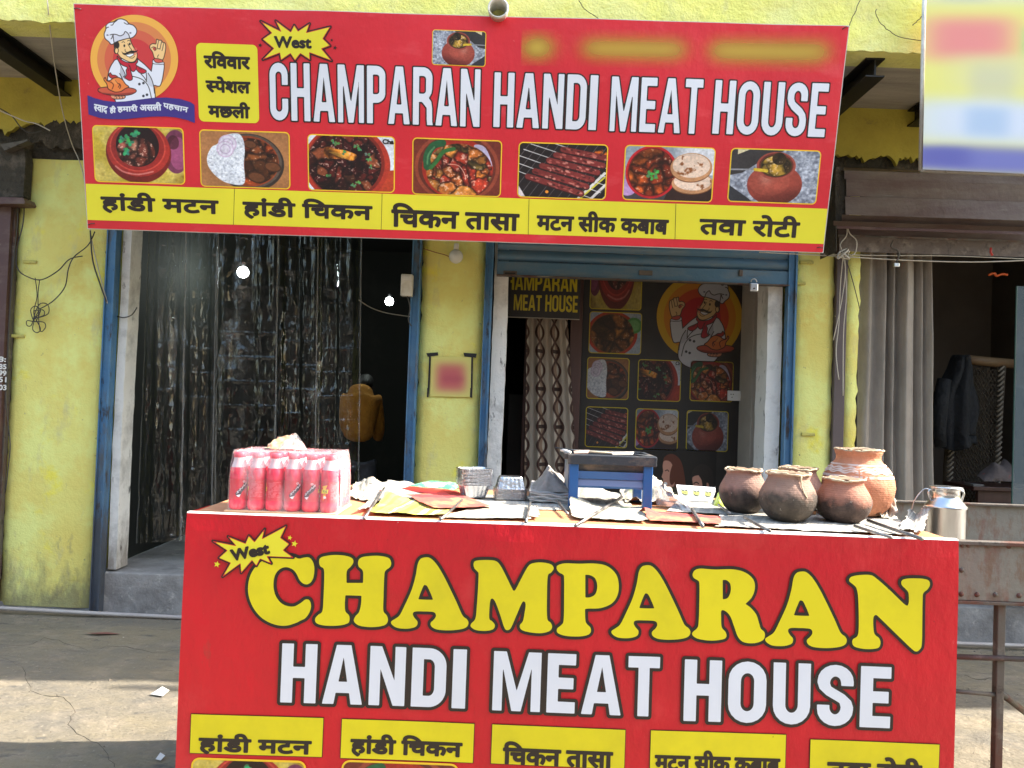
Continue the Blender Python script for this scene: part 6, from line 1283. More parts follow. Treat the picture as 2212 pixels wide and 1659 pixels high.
S(NN, [(1350, 1090), (1450, 1092), (1428, 1056), (1338, 1062)], NEWS[5], 'white crumpled newspaper rising behind the right leg of the grill', seed=19, amp=.05, z0=.006, curl=((.7, .8, .7, .05),), grp=GR)
S(NN, [(1404, 1131), (1558, 1139), (1556, 1123), (1378, 1106)], NEWS[4], 'red and orange printed sheet at the front edge right of the grill', seed=20, amp=.008, z0=.010, curl=((0, .6, .3, .02),), grp=GR, rag=.003)
S(NN, [(1440, 1108), (1670, 1120), (1640, 1094), (1470, 1082)], NEWS[0], 'long white newspaper between the plastic bag and the left pot', seed=21, amp=.010, z0=.006, curl=((.2, 1, .4, .015),), grp=GR)
S(NN, [(1545, 1140), (1760, 1150), (1790, 1118), (1560, 1104)], NEWS[1], 'grey newspaper at the front edge under the left and middle pots', seed=22, amp=.009, z0=.004, grp=GR, uvr=2)
S(NN, [(1730, 1150), (1975, 1160), (1930, 1115), (1770, 1105)], NEWS[0], 'white newspaper sheet under the pots at the right end of the table', seed=23, amp=.010, z0=.006, grp=GR)
S(NN, [(1640, 1100), (1860, 1108), (1820, 1086), (1640, 1080)], NEWS[1], 'newspaper sheet behind the middle pots', seed=24, amp=.02, z0=.004, grp=GR)
S(NN, [(1885, 1124), (1944, 1128), (1938, 1104), (1905, 1100)], NEWS[2], 'small crumpled paper standing right of the tall pot', seed=25, amp=.04, z0=.006, curl=((1, .5, .7, .07), (.2, 1, .5, .03)), grp=GR)
S(NN, [(1938, 1152), (1992, 1158), (2012, 1124), (1958, 1126)], NEWS[0], 'curled newspaper flap lifting off near the milk can', seed=26, amp=.02, z0=.01, curl=((1, 1, .8, .05), (0, 1, .5, .03)), grp=GR)
S(NN, [(1140, 1122), (1166, 1124), (1160, 1100), (1142, 1102)], NEWS[1], 'torn paper scrap at the front edge between two rods', seed=27, amp=.01, z0=.01, grp=GR, nx=12, nz=12)
S(NN, [(770, 1112), (800, 1105), (815, 1090), (800, 1088)], NEWS[0], 'small torn paper corner right of the bottle pack', seed=28, amp=.02, z0=.01, grp=GR, nx=12, nz=12)
# rods
def rod(p, q_, label, r=.0045, z=.022): 
    a = T(*p, z); b = T(*q_, z*.7); return tag(tube('iron_rod', [a, (a+b)/2+Vector((0, 0, -.001)), b], r, m_rod, n=8), label, 'rod', 'iron rods laid over the newspapers')
m_rod = M('dark_iron_rod', (.13, .12, .115), .4, .6, layers=[((.34, .32, .30), 14, .45, .65)])
rod((830, 1054), (787, 1120), 'iron rod nearest the bottle pack, leaning left'); rod((998, 1080), (952, 1122), 'iron rod lying over the pale red sheet'); rod((1145, 1086), (1136, 1128), 'iron rod in front of the upturned foil trays')
rod((1206, 1085), (1226, 1110), 'short iron rod beside the grill\'s front left leg'); rod((1344, 1073), (1243, 1135), 'long pale rod slanting under and in front of the grill', .005); rod((1495, 1100), (1518, 1137), 'dark rod right of the plastic bag over the red sheet', .006)
rod((1608, 1118), (1663, 1147), 'dark rod in front of the left pot', .005); rod((1846, 1136), (1926, 1161), 'dark rod in front of the small right pot', .005); rod((1875, 1124), (1992, 1164), 'longest dark rod reaching the table\'s right corner', .006); rod((1552, 1090), (1578, 1110), 'short rod left of the left pot')
# bottle pack
m_cap = M('pink_red_cap', (.78, .06, .10), .35); m_drink = M('red_drink', (.80, .03, .08), .15, spec=.6, layers=[((.62, .03, .08), 9, .45, .7)]); m_neck = M('cloudy_clear_neck', (.70, .50, .52), .2); m_lab = M('red_bottle_label', (.72, .03, .06), .45)
pp0 = T(496, 1103); BD = .0585; x0 = pp0.x+BD*.5; y0 = YT+.07; zb = ZT+.008
DP = thing('drink_pack', (x0+2.5*BD, y0+.09, ZT), 'shrink wrapped pack of red soft drink bottles at the left end of the table', 'bottle pack')
box('cardboard_base', x0-BD*.56, x0+5.56*BD, y0-BD*.56, y0+3.56*BD, ZT+.001, ZT+.008, M('tan_card', (.55, .40, .24), .8), DP, .002)
def bprof(): r = BD/2*.99; return [(r*.8, 0), (r*.97, .006), (r, .02), (r*.99, .028), (r*.965, .033), (r*.965, .100), (r, .105), (r*1.0, .116), (r*.97, .125), (r*.88, .136), (r*.76, .146), (r*.66, .156), (r*.62, .168)]
def logo():
    c = Cv(400, 260, 2.0, 1, (210, 46, 62))
    for k in range(12): c.put((c.X > 1.15)*(c.X < 1.62)*(c.Y > .1+k*.065)*(c.Y < .13+k*.065)*.6*(vnoise(400, 260, 40, k, 1) > .35), (240, 170, 175))
    c.put(c.poly([(.22, .72), (.30, .55), (.44, .38), (.52, .20), (.62, .15), (.60, .30), (.70, .22), (.60, .45), (.46, .62), (.40, .80), (.28, .88)]), (60, 50, 62))
    # letters STING, slanting up
    L_ = {'S': [(1, 1), (0, .9), (.1, .55), (.9, .45), (1, .1), (0, 0)], 'T': [(.5, 0), (.5, 1), (0, 1), (1, 1)], 'I': [(.5, 0), (.5, 1)], 'N': [(0, 0), (0, 1), (1, 0), (1, 1)], 'G': [(1, .9), (.3, 1), (0, .5), (.3, 0), (1, .1), (1, .5), (.6, .5)]}
    for i, ch in enumerate('STING'):
        ox, oy = .27+i*.075, .70-i*.105; c.put(c.line([(ox+.06*x+.02*y, oy-.10*y-.03*x) for x, y in L_[ch]], .022), (240, 238, 244))
    c.put(c.ell(.52, .13, .05, .05)-c.ell(.52, .13, .025, .025), (240, 235, 240)); c.put(c.poly([(.25, .80), (.42, .74), (.36, .90), (.30, .86)]), (240, 238, 244))
    c.put(c.poly([(.80, .22), (1.02, .15), (.94, .45), (.88, .45)]), (250, 200, 50)); c.put(c.poly([(.78, .38), (1.06, .36), (1.04, .56), (.76, .58)]), (235, 225, 50)); c.put(c.poly([(.86, .62), (.98, .60), (.86, .95)]), (250, 190, 40)); c.put(c.ell(.93, .76, .06, .07), (250, 245, 240))
    for pts in ([(.84, .42), (.92, .42)], [(.84, .46), (.91, .46)], [(.88, .42), (.86, .48), (.91, .53)], [(.99, .53), (.99, .41), (.94, .49), (1.02, .49)]): c.put(c.line(pts, .014), (40, 50, 30))
    return imat('bottle_label_print', c.img('bottle_label'), .4)
m_logo = logo()
def bottle(ix, iy, turn):
    cx, cy = x0+ix*BD, y0+iy*BD; m = MB(); m.lathe((cx, cy, zb), bprof(), 18); ms = m.build('bottle', [m_drink, m_neck], DP, True)
    ms.data.polygons.foreach_set('material_index', [1 if p.center.z+DP.location.z-zb > .134 else 0 for p in ms.data.polygons])
    r = BD/2*.975; n = 18; V = []; UV = []
    for k in range(n+1):
        a = 2*PI*k/n+turn
        for z, vv in ((.034, 0), (.099, 1)): V.append((cx+r*math.cos(a), cy+r*math.sin(a), zb+z)); UV.append((k/n*1.0, vv))
    mk('label', V, [(2*k, 2*k+2, 2*k+3, 2*k+1) for k in range(n)], m_logo, ms, True, uv=UV)
    m = MB(); m.lathe((cx, cy, zb+.166), [(.0178, 0), (.0188, .002), (.0188, .015), (.016, .018), (.002, .0185)], 14); m.build('cap', m_cap, ms, True); return ms
turns = [[-2.3, .6, .6, -2.45, -2.9, 1.5], [0]*6, [1]*6, [2]*6]
for iy in range(4):
    for ix in range(6): bottle(ix, iy, turns[iy][ix] if iy == 0 else turns[iy][ix]+ix)
m_shr, t_, mx_, nn_, p_ = film('pink_shrink_film', (.93, .70, .72), .30, .12, 35, .004)
lw = N(t_, 'ShaderNodeLayerWeight'); lw.inputs[0].default_value = .4; n2 = noise(t_, 14, 5, .6, stretch=(1, 1, .4)); ad = N(t_, 'ShaderNodeMath', operation='ADD'); t_.links.new(ramp(t_, n2.outputs[0], .46, .68, .07, .33), ad.inputs[0]); t_.links.new(ramp(t_, lw.outputs['Facing'], .4, 1, 0, .32), ad.inputs[1]); t_.links.new(ad.outputs[0], mx_.inputs[0])
# wrap: loops following the outer bottles
def loop(z, rr, push):
    pts = []; n = 14; hx_, hy_ = 2.5*BD, 1.5*BD; cx, cy = x0+hx_, y0+hy_
    def side(ax, ay, bx_, by_, nb, nx_, ny_):
        for k in range(nb*10):
            s = k/(nb*10); ph = (s*nb) % 1; b_ = math.cos(2*PI*(ph-.5)); px_ = ax+(bx_-ax)*s; py_ = ay+(by_-ay)*s; o_ = rr+.0015-(1-push)*.012*(.5-.5*b_*1); pts.append((px_+nx_*o_, py_+ny_*o_))
    e = BD*.5
    side(cx-hx_-e+.012, cy-hy_, cx+hx_+e-.012, cy-hy_, 6, 0, -1); side(cx+hx_, cy-hy_-e+.012, cx+hx_, cy+hy_+e-.012, 4, 1, 0); side(cx+hx_+e-.012, cy+hy_, cx-hx_-e+.012, cy+hy_, 6, 0, 1); side(cx-hx_, cy+hy_+e-.012, cx-hx_, cy-hy_-e+.012, 4, -1, 0); return pts
R_ = BD/2*.97; lv = [(-.006, R_*1.02, 1), (.02, R_*1.05, .9), (.06, R_*1.04, .85), (.10, R_*1.05, .8), (.118, R_*1.0, .75), (.135, R_*.95, .9), (.152, R_*.88, .85), (.168, R_*.80, .8), (.184, R_*.74, .65), (.191, R_*.52, .6)]
V = []; cxx, cyy = x0+2.5*BD, y0+1.5*BD; q = rng(8)
for z, rr, pu in lv:
    for (a, b) in loop(z, rr, pu): V.append((a, b, zb+z+(q.normal(0, .0012))))
n = 200; F = []
for i in range(len(lv)-1):
    for k in range(n):
        # the torn opening in the right end
        if k // 10 in (6,) and 1 <= i <= 5 and (k % 10) in {1: (4, 5), 2: (3, 4, 5, 6), 3: (2, 3, 4, 5, 6, 7), 4: (3, 4, 5, 6), 5: (4, 5)}[i]: continue
        F.append((i*n+k, i*n+(k+1) % n, (i+1)*n+(k+1) % n, (i+1)*n+k))
o = mk('shrink_film', V, F, m_shr, DP, True)
V, F = grid_rect(x0-.012, x0+5*BD+.012, y0-.012, y0+3*BD+.012, 40, 28); hh = vnoise(41, 29, 6, 3, 3)
mk('film_top', [(a, b, zb+.1865+.007*(hh[min(28, i//41), i % 41]-.3)) for i, (a, b) in enumerate(V)], F, m_shr, DP, True)
# snack packet on the pack
sn = thing('snack_packet', (x0+2.3*BD, y0+.1, zb+.19), 'white and brown paper packet lying on top of the bottle pack', 'packet')
def tent(name, pts, mat, par, amp=.004, seed=1, uv=None):
    """crumpled panel across a few given 3D corners (quad)"""
    a, b, c, d = [Vector(p) for p in pts]; nx = nz = 14; n = vnoise(15, 15, 5, seed, 3); nr = (b-a).cross(d-a).normalized(); V = []; UV = []
    for j in range(15):
        for i in range(15): s, t = i/14, j/14; V.append((a*(1-s)+b*s)*(1-t)+(d*(1-s)+c*s)*t+nr*(n[j, i]-.5)*amp*4); UV.append((s, t))
    return mk(name, V, [(j*15+i, j*15+i+1, (j+1)*15+i+1, (j+1)*15+i) for j in range(14) for i in range(14)], mat, par, True, uv=UV)
zt_ = zb+.192; Yk = y0+.07
def K(x, y, Y=Yk, z=None):
    p = P(x, y, Y); return Vector((p.x, p.y, zt_ if z is None else z))
tp = P(638, 937, Yk+.05)
tent('front_flap', [K(597, 970), K(664, 970, Yk+.02), P(641, 937, Yk+.05), P(637, 936, Yk+.05)], NEWS[0], sn, .003, 3)
tent('brown_side', [K(572, 968, Yk+.02), K(600, 970, Yk), P(638, 938, Yk+.052), P(600, 944, Yk+.05)], M('brown_orange_print', (.62, .40, .22), .6, layers=[((.75, .68, .6), 18, .5, .6), ((.35, .12, .05), 25, .58, .66)]), sn, .004, 5)
tent('back_side', [P(600, 944, Yk+.05), P(641, 937, Yk+.05), K(662, 966, Yk+.12), K(590, 966, Yk+.12)], m_paper, sn, .003, 6)
# flat packet, green and red
fp = thing('flat_packet', T(930, 1070), 'flat crumpled green and red plastic packet lying on the newspapers', 'packet')
def packet(name, quad, mat, par, z0, h, seed):
    c = [T(*p) for p in quad]; n = 20; nn_ = vnoise(n+1, n+1, 6, seed, 3); V = []; UV = []
    for j in range(n+1):
        for i in range(n+1): s, t = i/n, j/n; p = (c[0]*(1-s)+c[1]*s)*(1-t)+(c[3]*(1-s)+c[2]*s)*t; e = min(1, min(s, 1-s, t, 1-t)*5); V.append(Vector((p.x, p.y, ZT+z0+h*e**.6*(.6+.6*nn_[j, i])))); UV.append((s, t))
    return mk(name, V, [(j*(n+1)+i, j*(n+1)+i+1, (j+1)*(n+1)+i+1, (j+1)*(n+1)+i) for j in range(n) for i in range(n)], mat, par, True, uv=UV)
packet('red_side', [(862, 1062), (975, 1077), (1000, 1073), (884, 1057)], M('red_plastic', (.68, .06, .04), .3), fp, .008, .018, 3)
packet('green_side', [(884, 1063), (980, 1071), (1000, 1060), (925, 1053)], M('green_plastic_print', (.10, .42, .22), .3, layers=[((.72, .66, .52), 12, .52, .6)]), fp, .024, .014, 4)
# foil trays
def tray_mesh(cx, cy, z0, wt, dt, wb_, h, rot, inv=False):
    """ribbed rectangular foil tray, open top"""
    V = []; F = []; n = 48; c, s = math.cos(rot), math.sin(rot)
    def ring(hw, hd, z, rib=0.):
        for k in range(n):
            t = k/n*4; sd = int(t); f = t-sd; cr = .18
            a = [(-hw+2*hw*f, -hd), (hw, -hd+2*hd*f), (hw-2*hw*f, hd), (-hw, hd-2*hd*f)][sd]; a = np.array(a); m_ = 1-rib*(k % 2)
            L = abs(a[0]/hw)**8+abs(a[1]/hd)**8; a = a*m_/L**(1/8.)
            zz = h-z if inv else z; V.append((cx+a[0]*c-a[1]*s, cy+a[0]*s+a[1]*c, z0+zz))
    ring(wb_*.92, wb_*.92*dt/wt, .001); ring(wb_, wb_*dt/wt, .006, .03); ring(wt*.90, dt*.88, h-.003, .03); ring(wt, dt, h-.0022); ring(wt*1.0, dt*1.0, h-.0006); ring(wt*.90, dt*.88, h)
    ring(wt*.88, dt*.86, h-.004); ring(wb_*.9, wb_*.9*dt/wt, .004)
    for i in range(7):
        for k in range(n): F.append((i*n+k, i*n+(k+1) % n, (i+1)*n+(k+1) % n, (i+1)*n+k))
    F.append(tuple(7*n+k for k in range(n))); F.append(tuple(range(n-1, -1, -1))); return V, F
ft = T(1022, 1079); f1 = thing('foil_tray_stack', ft, 'tall upright stack of nested silver foil trays', 'foil trays')
for k in range(13): V, F = tray_mesh(ft.x, ft.y+.02, ZT+.008+k*.0052, .064, .052, .044, .05, .35+random.uniform(-.05, .05)); mk('tray', V, F, m_foil, f1)
ft = T(1101, 1082); f2 = thing('foil_tray_stack', ft, 'lower stack of foil trays turned upside down right of the upright stack', 'foil trays')
for k in range(9): V, F = tray_mesh(ft.x, ft.y+.02, ZT+.008+k*.0048, .063, .050, .046, .048, .12+random.uniform(-.04, .04), True); mk('tray', V, F, m_foil, f2)
# sack on folded papers
sk = thing('folded_paper_pile', T(1182, 1082), 'pile of dark folded newspapers with a crease at the front left of the grill', 'newspaper pile')
for k in range(9):
    q_ = rng(k); a = [(1143+q_.uniform(-3, 3), 1088), (1230+q_.uniform(-6, 2), 1092), (1236, 1066), (1148, 1062)]; c = [T(*p) for p in a]; zz = ZT+.006+k*.0042; V = []; n = 16
    for j in range(3):
        for i in range(n+1): s, t = i/n, j/2; p = (c[0]*(1-s)+c[1]*s)*(1-t)+(c[3]*(1-s)+c[2]*s)*t; z = zz+.004*math.sin(s*4+k*.2)+.002*math.sin(s*13+k); V += [(p.x, p.y, z), (p.x, p.y, z+.0032)]
    F = []; w2 = 2*(n+1)
    for i in range(n):
        for j in range(2): a0 = j*w2+2*i; F += [(a0+1, a0+3, a0+w2+3, a0+w2+1)]
        F += [(2*i, 2*i+2, 2*i+3, 2*i+1)]
    F.append((0, 1, w2+1, w2)); mk('folded_paper', V, F, [NEWS[1], m_paper, M('grey_news', (.30, .29, .28), .9)][k % 3], sk)
def heap(name, quad, top, mat, label, cat, z0, seed, amp=.02, n=26):
    c = [T(*p) for p in quad]; nn_ = vnoise(n+1, n+1, 5, seed, 3); V = []
    for j in range(n+1):
        for i in range(n+1):
            s, t = i/n, j/n; p = (c[0]*(1-s)+c[1]*s)*(1-t)+(c[3]*(1-s)+c[2]*s)*t; e = math.sin(PI*s)**.6*math.sin(PI*min(1, t*1.0))**.5; ps = np.interp(s, [a for a, b in top], [b for a, b in top])
            V.append(Vector((p.x, p.y, ZT+z0+ps*e*(.75+.5*(nn_[j, i]))+amp*abs(nn_[j, i]-.5)*e)))
    o = mk(name, V, [(j*(n+1)+i, j*(n+1)+i+1, (j+1)*(n+1)+i+1, (j+1)*(n+1)+i) for j in range(n) for i in range(n)], mat, None, True, loc=(c[0]+c[2])/2); return tag(o, label, cat)
heap('grey_sack', [(1142, 1084), (1230, 1088), (1232, 1066), (1150, 1060)], [(0, .01), (.25, .045), (.42, .085), (.55, .06), (.8, .045), (1, .01)], M('dusty_grey_sack', (.24, .215, .19), .95, layers=[((.42, .38, .35), 8, .45, .65), ((.20, .17, .15), 16, .55, .7)], bumps=[(40, .006)]), 'crumpled dusty grey sack lying on the folded newspaper pile', 'sack', .042, 4, .03)
heap('lime_bag', [(1540, 1096), (1566, 1100), (1570, 1082), (1544, 1080)], [(0, .02), (.5, .045), (1, .02)], M('lime_plastic', (.55, .68, .06), .35, bumps=[(60, .006)]), 'small lime green plastic bag left of the left pot', 'bag', .004, 9)
# plastic bag cone
m_bag, t2, mx2, nn2, p2 = film('milky_plastic_bag', (.72, .70, .67), .62, .15, 30, .006)
bgt = thing('plastic_bag', T(1460, 1095), 'crumpled milky plastic sheet folded to a peak right of the blue grill', 'plastic bag')
pk0 = P(1428, 1047, 2.98); tent('bag_side', [T(1424, 1092, .005), T(1492, 1104, .006), pk0+Vector((.01, .01, -.002)), pk0], m_bag, bgt, .008, 6)
tent('bag_side', [T(1492, 1104, .006), T(1500, 1092, .006), pk0+Vector((.02, .04, -.01)), pk0], NEWS[5], bgt, .008, 8); tent('bag_side', [T(1420, 1090, .005), T(1424, 1092, .006), pk0, pk0+Vector((-.02, .03, -.01))], m_bag, bgt, .004, 9)
# pizza paper stack
def pizza():
    c = Cv(480, 330, 1.45, 1, (244, 245, 246)); c.put(np.clip((vnoise(480, 330, 3, 3)-.55)*4, 0, 1)*.5, (170, 195, 230)); c.put((c.Y > .80)*.5*(vnoise(480, 330, 20, 8) > .5), (190, 160, 140))
    L_ = {'P': [(0, 0), (0, 1), (1, 1), (1, .5), (0, .5)], 'I': [(.5, 0), (.5, 1)], 'Z': [(0, 1), (1, 1), (0, 0), (1, 0)], 'A': [(0, 0), (.5, 1), (1, 0)]}
    for x in (.27, .74, 1.21):
        c.put(c.ell(x, .22, .16, .155), (40, 46, 40)); c.put(c.ell(x, .22, .14, .135)-c.ell(x, .22, .13, .125), (225, 228, 220)); c.put(c.line([(x-.06, .14), (x, .09), (x+.06, .14)], .02, 4), (210, 215, 225)); c.put(c.ell(x, .13, .03, .03), (210, 215, 225))
        for i, ch in enumerate('PIZZA'): c.put(c.line([(x-.118+i*.05+.036*a, .28-.09*b) for a, b in L_[ch]], .014), (226, 224, 90))
    return imat('pizza_paper_print', c.img('pizza_paper'), .6)
m_piz = pizza(); pz = thing('pizza_paper_stack', T(1500, 1090), 'stack of white wrapping papers printed with round black pizza badges', 'paper stack')
c0_, c1_ = T(1478, 1088, .004), T(1534, 1094, .004)
for k in range(9):
    o_ = Vector((.002*k, .006*k, .0035*k)); n = 12; V = []; UV = []; dz_ = .004*k
    tl = P(1461, 1047, c0_.y+.10); trr = P(1545, 1053, c0_.y+.10)
    for j in range(n+1):
        for i in range(n+1):
            s, t = i/n, j/n; b_ = c0_*(1-s)+c1_*s; t1 = tl*(1-s)+trr*s; f = t; p = b_*(1-f)+t1*f; p.z = b_.z*(1-f**1.0)+t1.z*f+.0; p.z -= .018*math.sin(PI*t)*1; p += Vector((.001*k, .004*k*(1-t)+.003*k, -.0022*k*t+.002*k*(1-t)*0)); V.append(p); UV.append((s, t))
    mk('paper', V, [(j*(n+1)+i, j*(n+1)+i+1, (j+1)*(n+1)+i+1, (j+1)*(n+1)+i) for j in range(n) for i in range(n)], m_piz if k == 0 else m_paper, pz, True, uv=UV)
box('paper_block', c0_.x, c1_.x+.01, c0_.y+.004, c0_.y+.10, ZT+.003, ZT+.018, m_paper, pz, .001)
# the blue grill
GL = thing('blue_grill', T(1320, 1095), 'small blue painted steel charcoal grill on four legs standing on the table', 'grill')
gx0, gx1 = P(1229, 1050, 2.85).x, P(1408, 1050, 2.86).x; gy0, gy1 = 2.845, 3.10; gz = P(1320, 985, 2.85).z
for x in (gx0, gx1-.034):
    for y in (gy0, gy1-.03): box('leg', x, x+.034, y, y+.03, ZT+.002, gz-.030, m_bluepaint, GL, .003)
box('rim', gx0-.008, gx1+.012, gy0-.012, gy0-.004, gz-.034, gz+.002, m_soot, GL, .003); box('rim', gx0-.008, gx1+.012, gy0-.003, gy0+.012, gz-.008, gz+.003, m_soot, GL, .002)
box('rim', gx0-.022, gx0-.0, gy0+.014, gy1+.012, gz-.018, gz+.004, m_soot, GL, .002); box('rim', gx1-.004, gx1+.014, gy0+.014, gy1+.012, gz-.02, gz+.003, m_soot, GL, .002); box('rim', gx0+.001, gx1-.006, gy1-.004, gy1+.012, gz-.02, gz+.004, m_soot, GL, .002)
zz = gz-.035; prof = [(gy0+.006, zz), (gy0+.012, zz-.022), (gy0+.004, zz-.024), (gy0+.010, zz-.052), (gy0+.016, zz-.054), (gy0+.006, zz-.078), (gy0+.010, zz-.086), (gy0+.06, zz-.09), (gy1-.06, zz-.09), (gy1-.01, zz-.08), (gy1-.008, zz)]
mats = [m_soot, m_soot]+[m_bluepaint]*8; 
for i in range(len(prof)-1):
    (ya, za), (yb, zb_) = prof[i], prof[i+1]; mk('body_panel', [(gx0+.034, ya, za), (gx1-.034, ya, za), (gx1-.034, yb, zb_), (gx0+.034, yb, zb_)], [(0, 1, 2, 3)], [m_soot, m_soot, m_bluepaint, m_bluepaint, M('pale_blue_ledge', (.12, .15, .27), .3), m_bluepaint, m_bluepaint, m_bluepaint, m_bluepaint, m_soot][i], GL)
for x in (gx0+.0335, gx1-.0335): mk('end_panel', [(x, gy0+.012, zz), (x, gy1-.01, zz), (x, gy1-.05, zz-.088), (x, gy0+.03, zz-.088)], [(0, 1, 2, 3)], m_bluepaint, GL)
box('ash_bed', gx0+.03, gx1-.03, gy0+.012, gy1-.012, gz-.03, gz-.018, M('grey_ash', (.22, .2, .19), .95, bumps=[(60, .01)]), GL, 0)
mk('side_plate', [(gx0-.001, gy0+.032, gz-.02), (gx0-.001, gy1-.035, gz-.02), (gx0-.001, gy1-.035, gz-.13), (gx0-.001, gy0+.032, gz-.13)], [(0, 1, 2, 3)], M('pale_dusty_plate', (.25, .26, .28), .5, layers=[((.03, .05, .12), 9, .5, .6)]), GL)
# things on the grill
Yg = gy0+.03
for i, (p, q_, r, mt, lab) in enumerate((((1200, 967), (1262, 976), .003, m_soot, 'thin dark skewer at the back left of the grill top'), ((1238, 973), (1345, 980), .004, M('pale_stick', (.62, .52, .36), .7), 'pale wooden stick along the grill top'), ((1212, 971), (1232, 978), .007, m_paper, 'white charred stub at the grill\'s left end'), ((1330, 977), (1408, 986), .003, m_soot, 'dark skewer at the grill\'s right end'))):
    a = P(*p, Yg+.05); b = P(*q_, Yg+.02); tag(tube('grill_stick', [a, b], r, mt), lab, 'stick')
for i, (x, y, w_, mt, lab) in enumerate(((1255, 977, .05, M('burnt_pink_cardboard', (.45, .30, .24), .8), 'burnt pinkish card lying at the left of the grill top'), (1345, 977, .075, M('ash_card', (.42, .38, .34), .8), 'grey ashy card at the right of the grill top'))):
    c = P(x, y, Yg); o = mk('burnt_card', [(c.x-w_/2, Yg, gz+.004), (c.x+w_/2, Yg-.005, gz+.007), (c.x+w_/2+.01, Yg+.03, gz+.016), (c.x-w_/2, Yg+.035, gz+.012), (c.x, Yg+.01, gz+.014)], [(0, 1, 4), (1, 2, 4), (2, 3, 4), (3, 0, 4)], mt, loc=(c.x, Yg, gz)); o.modifiers.new('s', 'SOLIDIFY').thickness = .003; tag(o, lab, 'card')
# clay pots
def claymat(name, base, soot, zc_, up):
    m, t, p = newmat(name); tc = N(t, 'ShaderNodeTexCoord'); sx = N(t, 'ShaderNodeSeparateXYZ'); t.links.new(tc.outputs['Object'], sx.inputs[0])
    nz_ = noise(t, 14, 6, .65); ad = N(t, 'ShaderNodeMath', operation='MULTIPLY_ADD'); t.links.new(nz_.outputs[0], ad.inputs[0]); ad.inputs[1].default_value = .11; t.links.new(sx.outputs[2], ad.inputs[2])
    c = mixc(t, ramp(t, noise(t, 7, 5).outputs[0], .4, .7), base, tuple(v*.72 for v in base)); c = mixc(t, ramp(t, noise(t, 30, 5).outputs[0], .6, .75, 0, .5), c, tuple(min(1, v*1.6) for v in base))
    f = ramp(t, ad.outputs[0], zc_-.012+.052, zc_+.018+.052, 1, 0); sc_ = mixc(t, ramp(t, noise(t, 18, 6).outputs[0], .45, .7), soot, tuple(v*2.2+.01 for v in soot)); sc_ = mixc(t, ramp(t, noise(t, 45, 3).outputs[0], .66, .72), sc_, (.22, .19, .15)); c = mixc(t, f, c, sc_)
    t.links.new(c, p.inputs['Base Color']); p.inputs['Roughness'].default_value = .78
    wv = N(t, 'ShaderNodeTexWave', wave_type='BANDS', bands_direction='Z'); wv.inputs['Scale'].default_value = 45; wv.inputs['Distortion'].default_value = .6; t.links.new(tc.outputs['Object'], wv.inputs[0])
    b = N(t, 'ShaderNodeBump'); b.inputs['Distance'].default_value = .0003; t.links.new(wv.outputs[0], b.inputs['Height']); b2_ = N(t, 'ShaderNodeBump'); b2_.inputs['Distance'].default_value = .007; t.links.new(noise(t, 28, 7).outputs[0], b2_.inputs['Height']); t.links.new(b.outputs[0], b2_.inputs['Normal']); t.links.new(b2_.outputs[0], p.inputs['Normal']); return m
m_dough = M('dried_dough', (.50, .40, .27), .9, layers=[((.30, .20, .12), 30, .5, .66), ((.62, .54, .42), 12, .55, .75)], bumps=[(60, .006)])
def pot(label, px, py, Y, rr, h, rim, mat, prof, seed, lid='leaf', tilt=0):
    c = P(px, py, Y); c.z = ZT+.006; t = thing('clay_pot', c, label, 'clay pot', 'clay cooking pots standing at the right end of the table'); m = MB(); m.lathe(tuple(c), [(r*rr, z*h) for r, z in prof], 48, .011, seed); m.build('pot_body', mat, t, True)
    rz = prof[-1][1]*h; R = rim*rr; q = rng(seed); m = MB(); n = 60; V = []; F = []
    # sealing ring of dough pressed round the lid
    kk = 8
    for i in range(n):
        a = 2*PI*i/n; br = .0045*(1+.25*math.sin(a*9+seed)+.2*math.sin(a*23+seed*2)+q.normal(0, .15)); zz_ = .0025*math.sin(a*3+seed)+.001*math.sin(a*11)
        for k in range(kk): b = 2*PI*k/kk; V.append((c.x+(R-.002+br*math.cos(b))*math.cos(a), c.y+(R-.002+br*math.cos(b))*math.sin(a), c.z+rz+zz_+br*.8*math.sin(b)))
    for i in range(n):
        for k in range(kk): F.append((i*kk+k, ((i+1) % n)*kk+k, ((i+1) % n)*kk+(k+1) % kk, i*kk+(k+1) % kk))
    mk('dough_seal', V, F, m_dough, t, True)
    V = [(c.x, c.y, c.z+rz+.004)]; n = 30
    for i in range(n): a = 2*PI*i/n; V.append((c.x+R*.93*math.cos(a), c.y+R*.93*math.sin(a), c.z+rz+q.uniform(0, .006)))
    mk('lid', V, [(0, 1+i, 1+(i+1) % n) for i in range(n)], M('charred_lid_leaf', (.16, .10, .06), .85, layers=[((.36, .27, .17), 25, .5, .65)]), t, True); return t, c
pr_small = [(.42, 0), (.58, .025), (.78, .13), (.93, .28), (1.0, .45), (.985, .55), (.90, .67), (.78, .80), (.70, .885), (.685, .93), (.72, .965), (.755, .99), (.755, 1.0)]
mA = claymat('brown_sooty_clay', (.27, .15, .11), (.040, .029, .022), .085, 1); mB_ = claymat('brown_black_clay', (.27, .16, .115), (.042, .031, .022), .095, 1); mC = claymat('red_sooty_clay', (.36, .145, .09), (.045, .026, .020), .078, 1); mD = claymat('bright_terracotta', (.56, .22, .115), (.42, .20, .11), .03, 1); mE = claymat('brown_clay_back', (.30, .16, .12), (.03, .02, .016), .05, 1)
pot('brown clay pot with a sooty base, leftmost of the pots', 1604, 1112, 2.86, .088, .158, .755, mA, pr_small, 1)
pot('brown pot with a cracked dough seal and drip, second from left', 1700, 1131, 2.69, .0985, .165, .755, mB_, pr_small, 2)
pot('half hidden brown pot directly behind the second pot', 1722, 1108, 2.92, .092, .166, .755, mE, pr_small, 3)
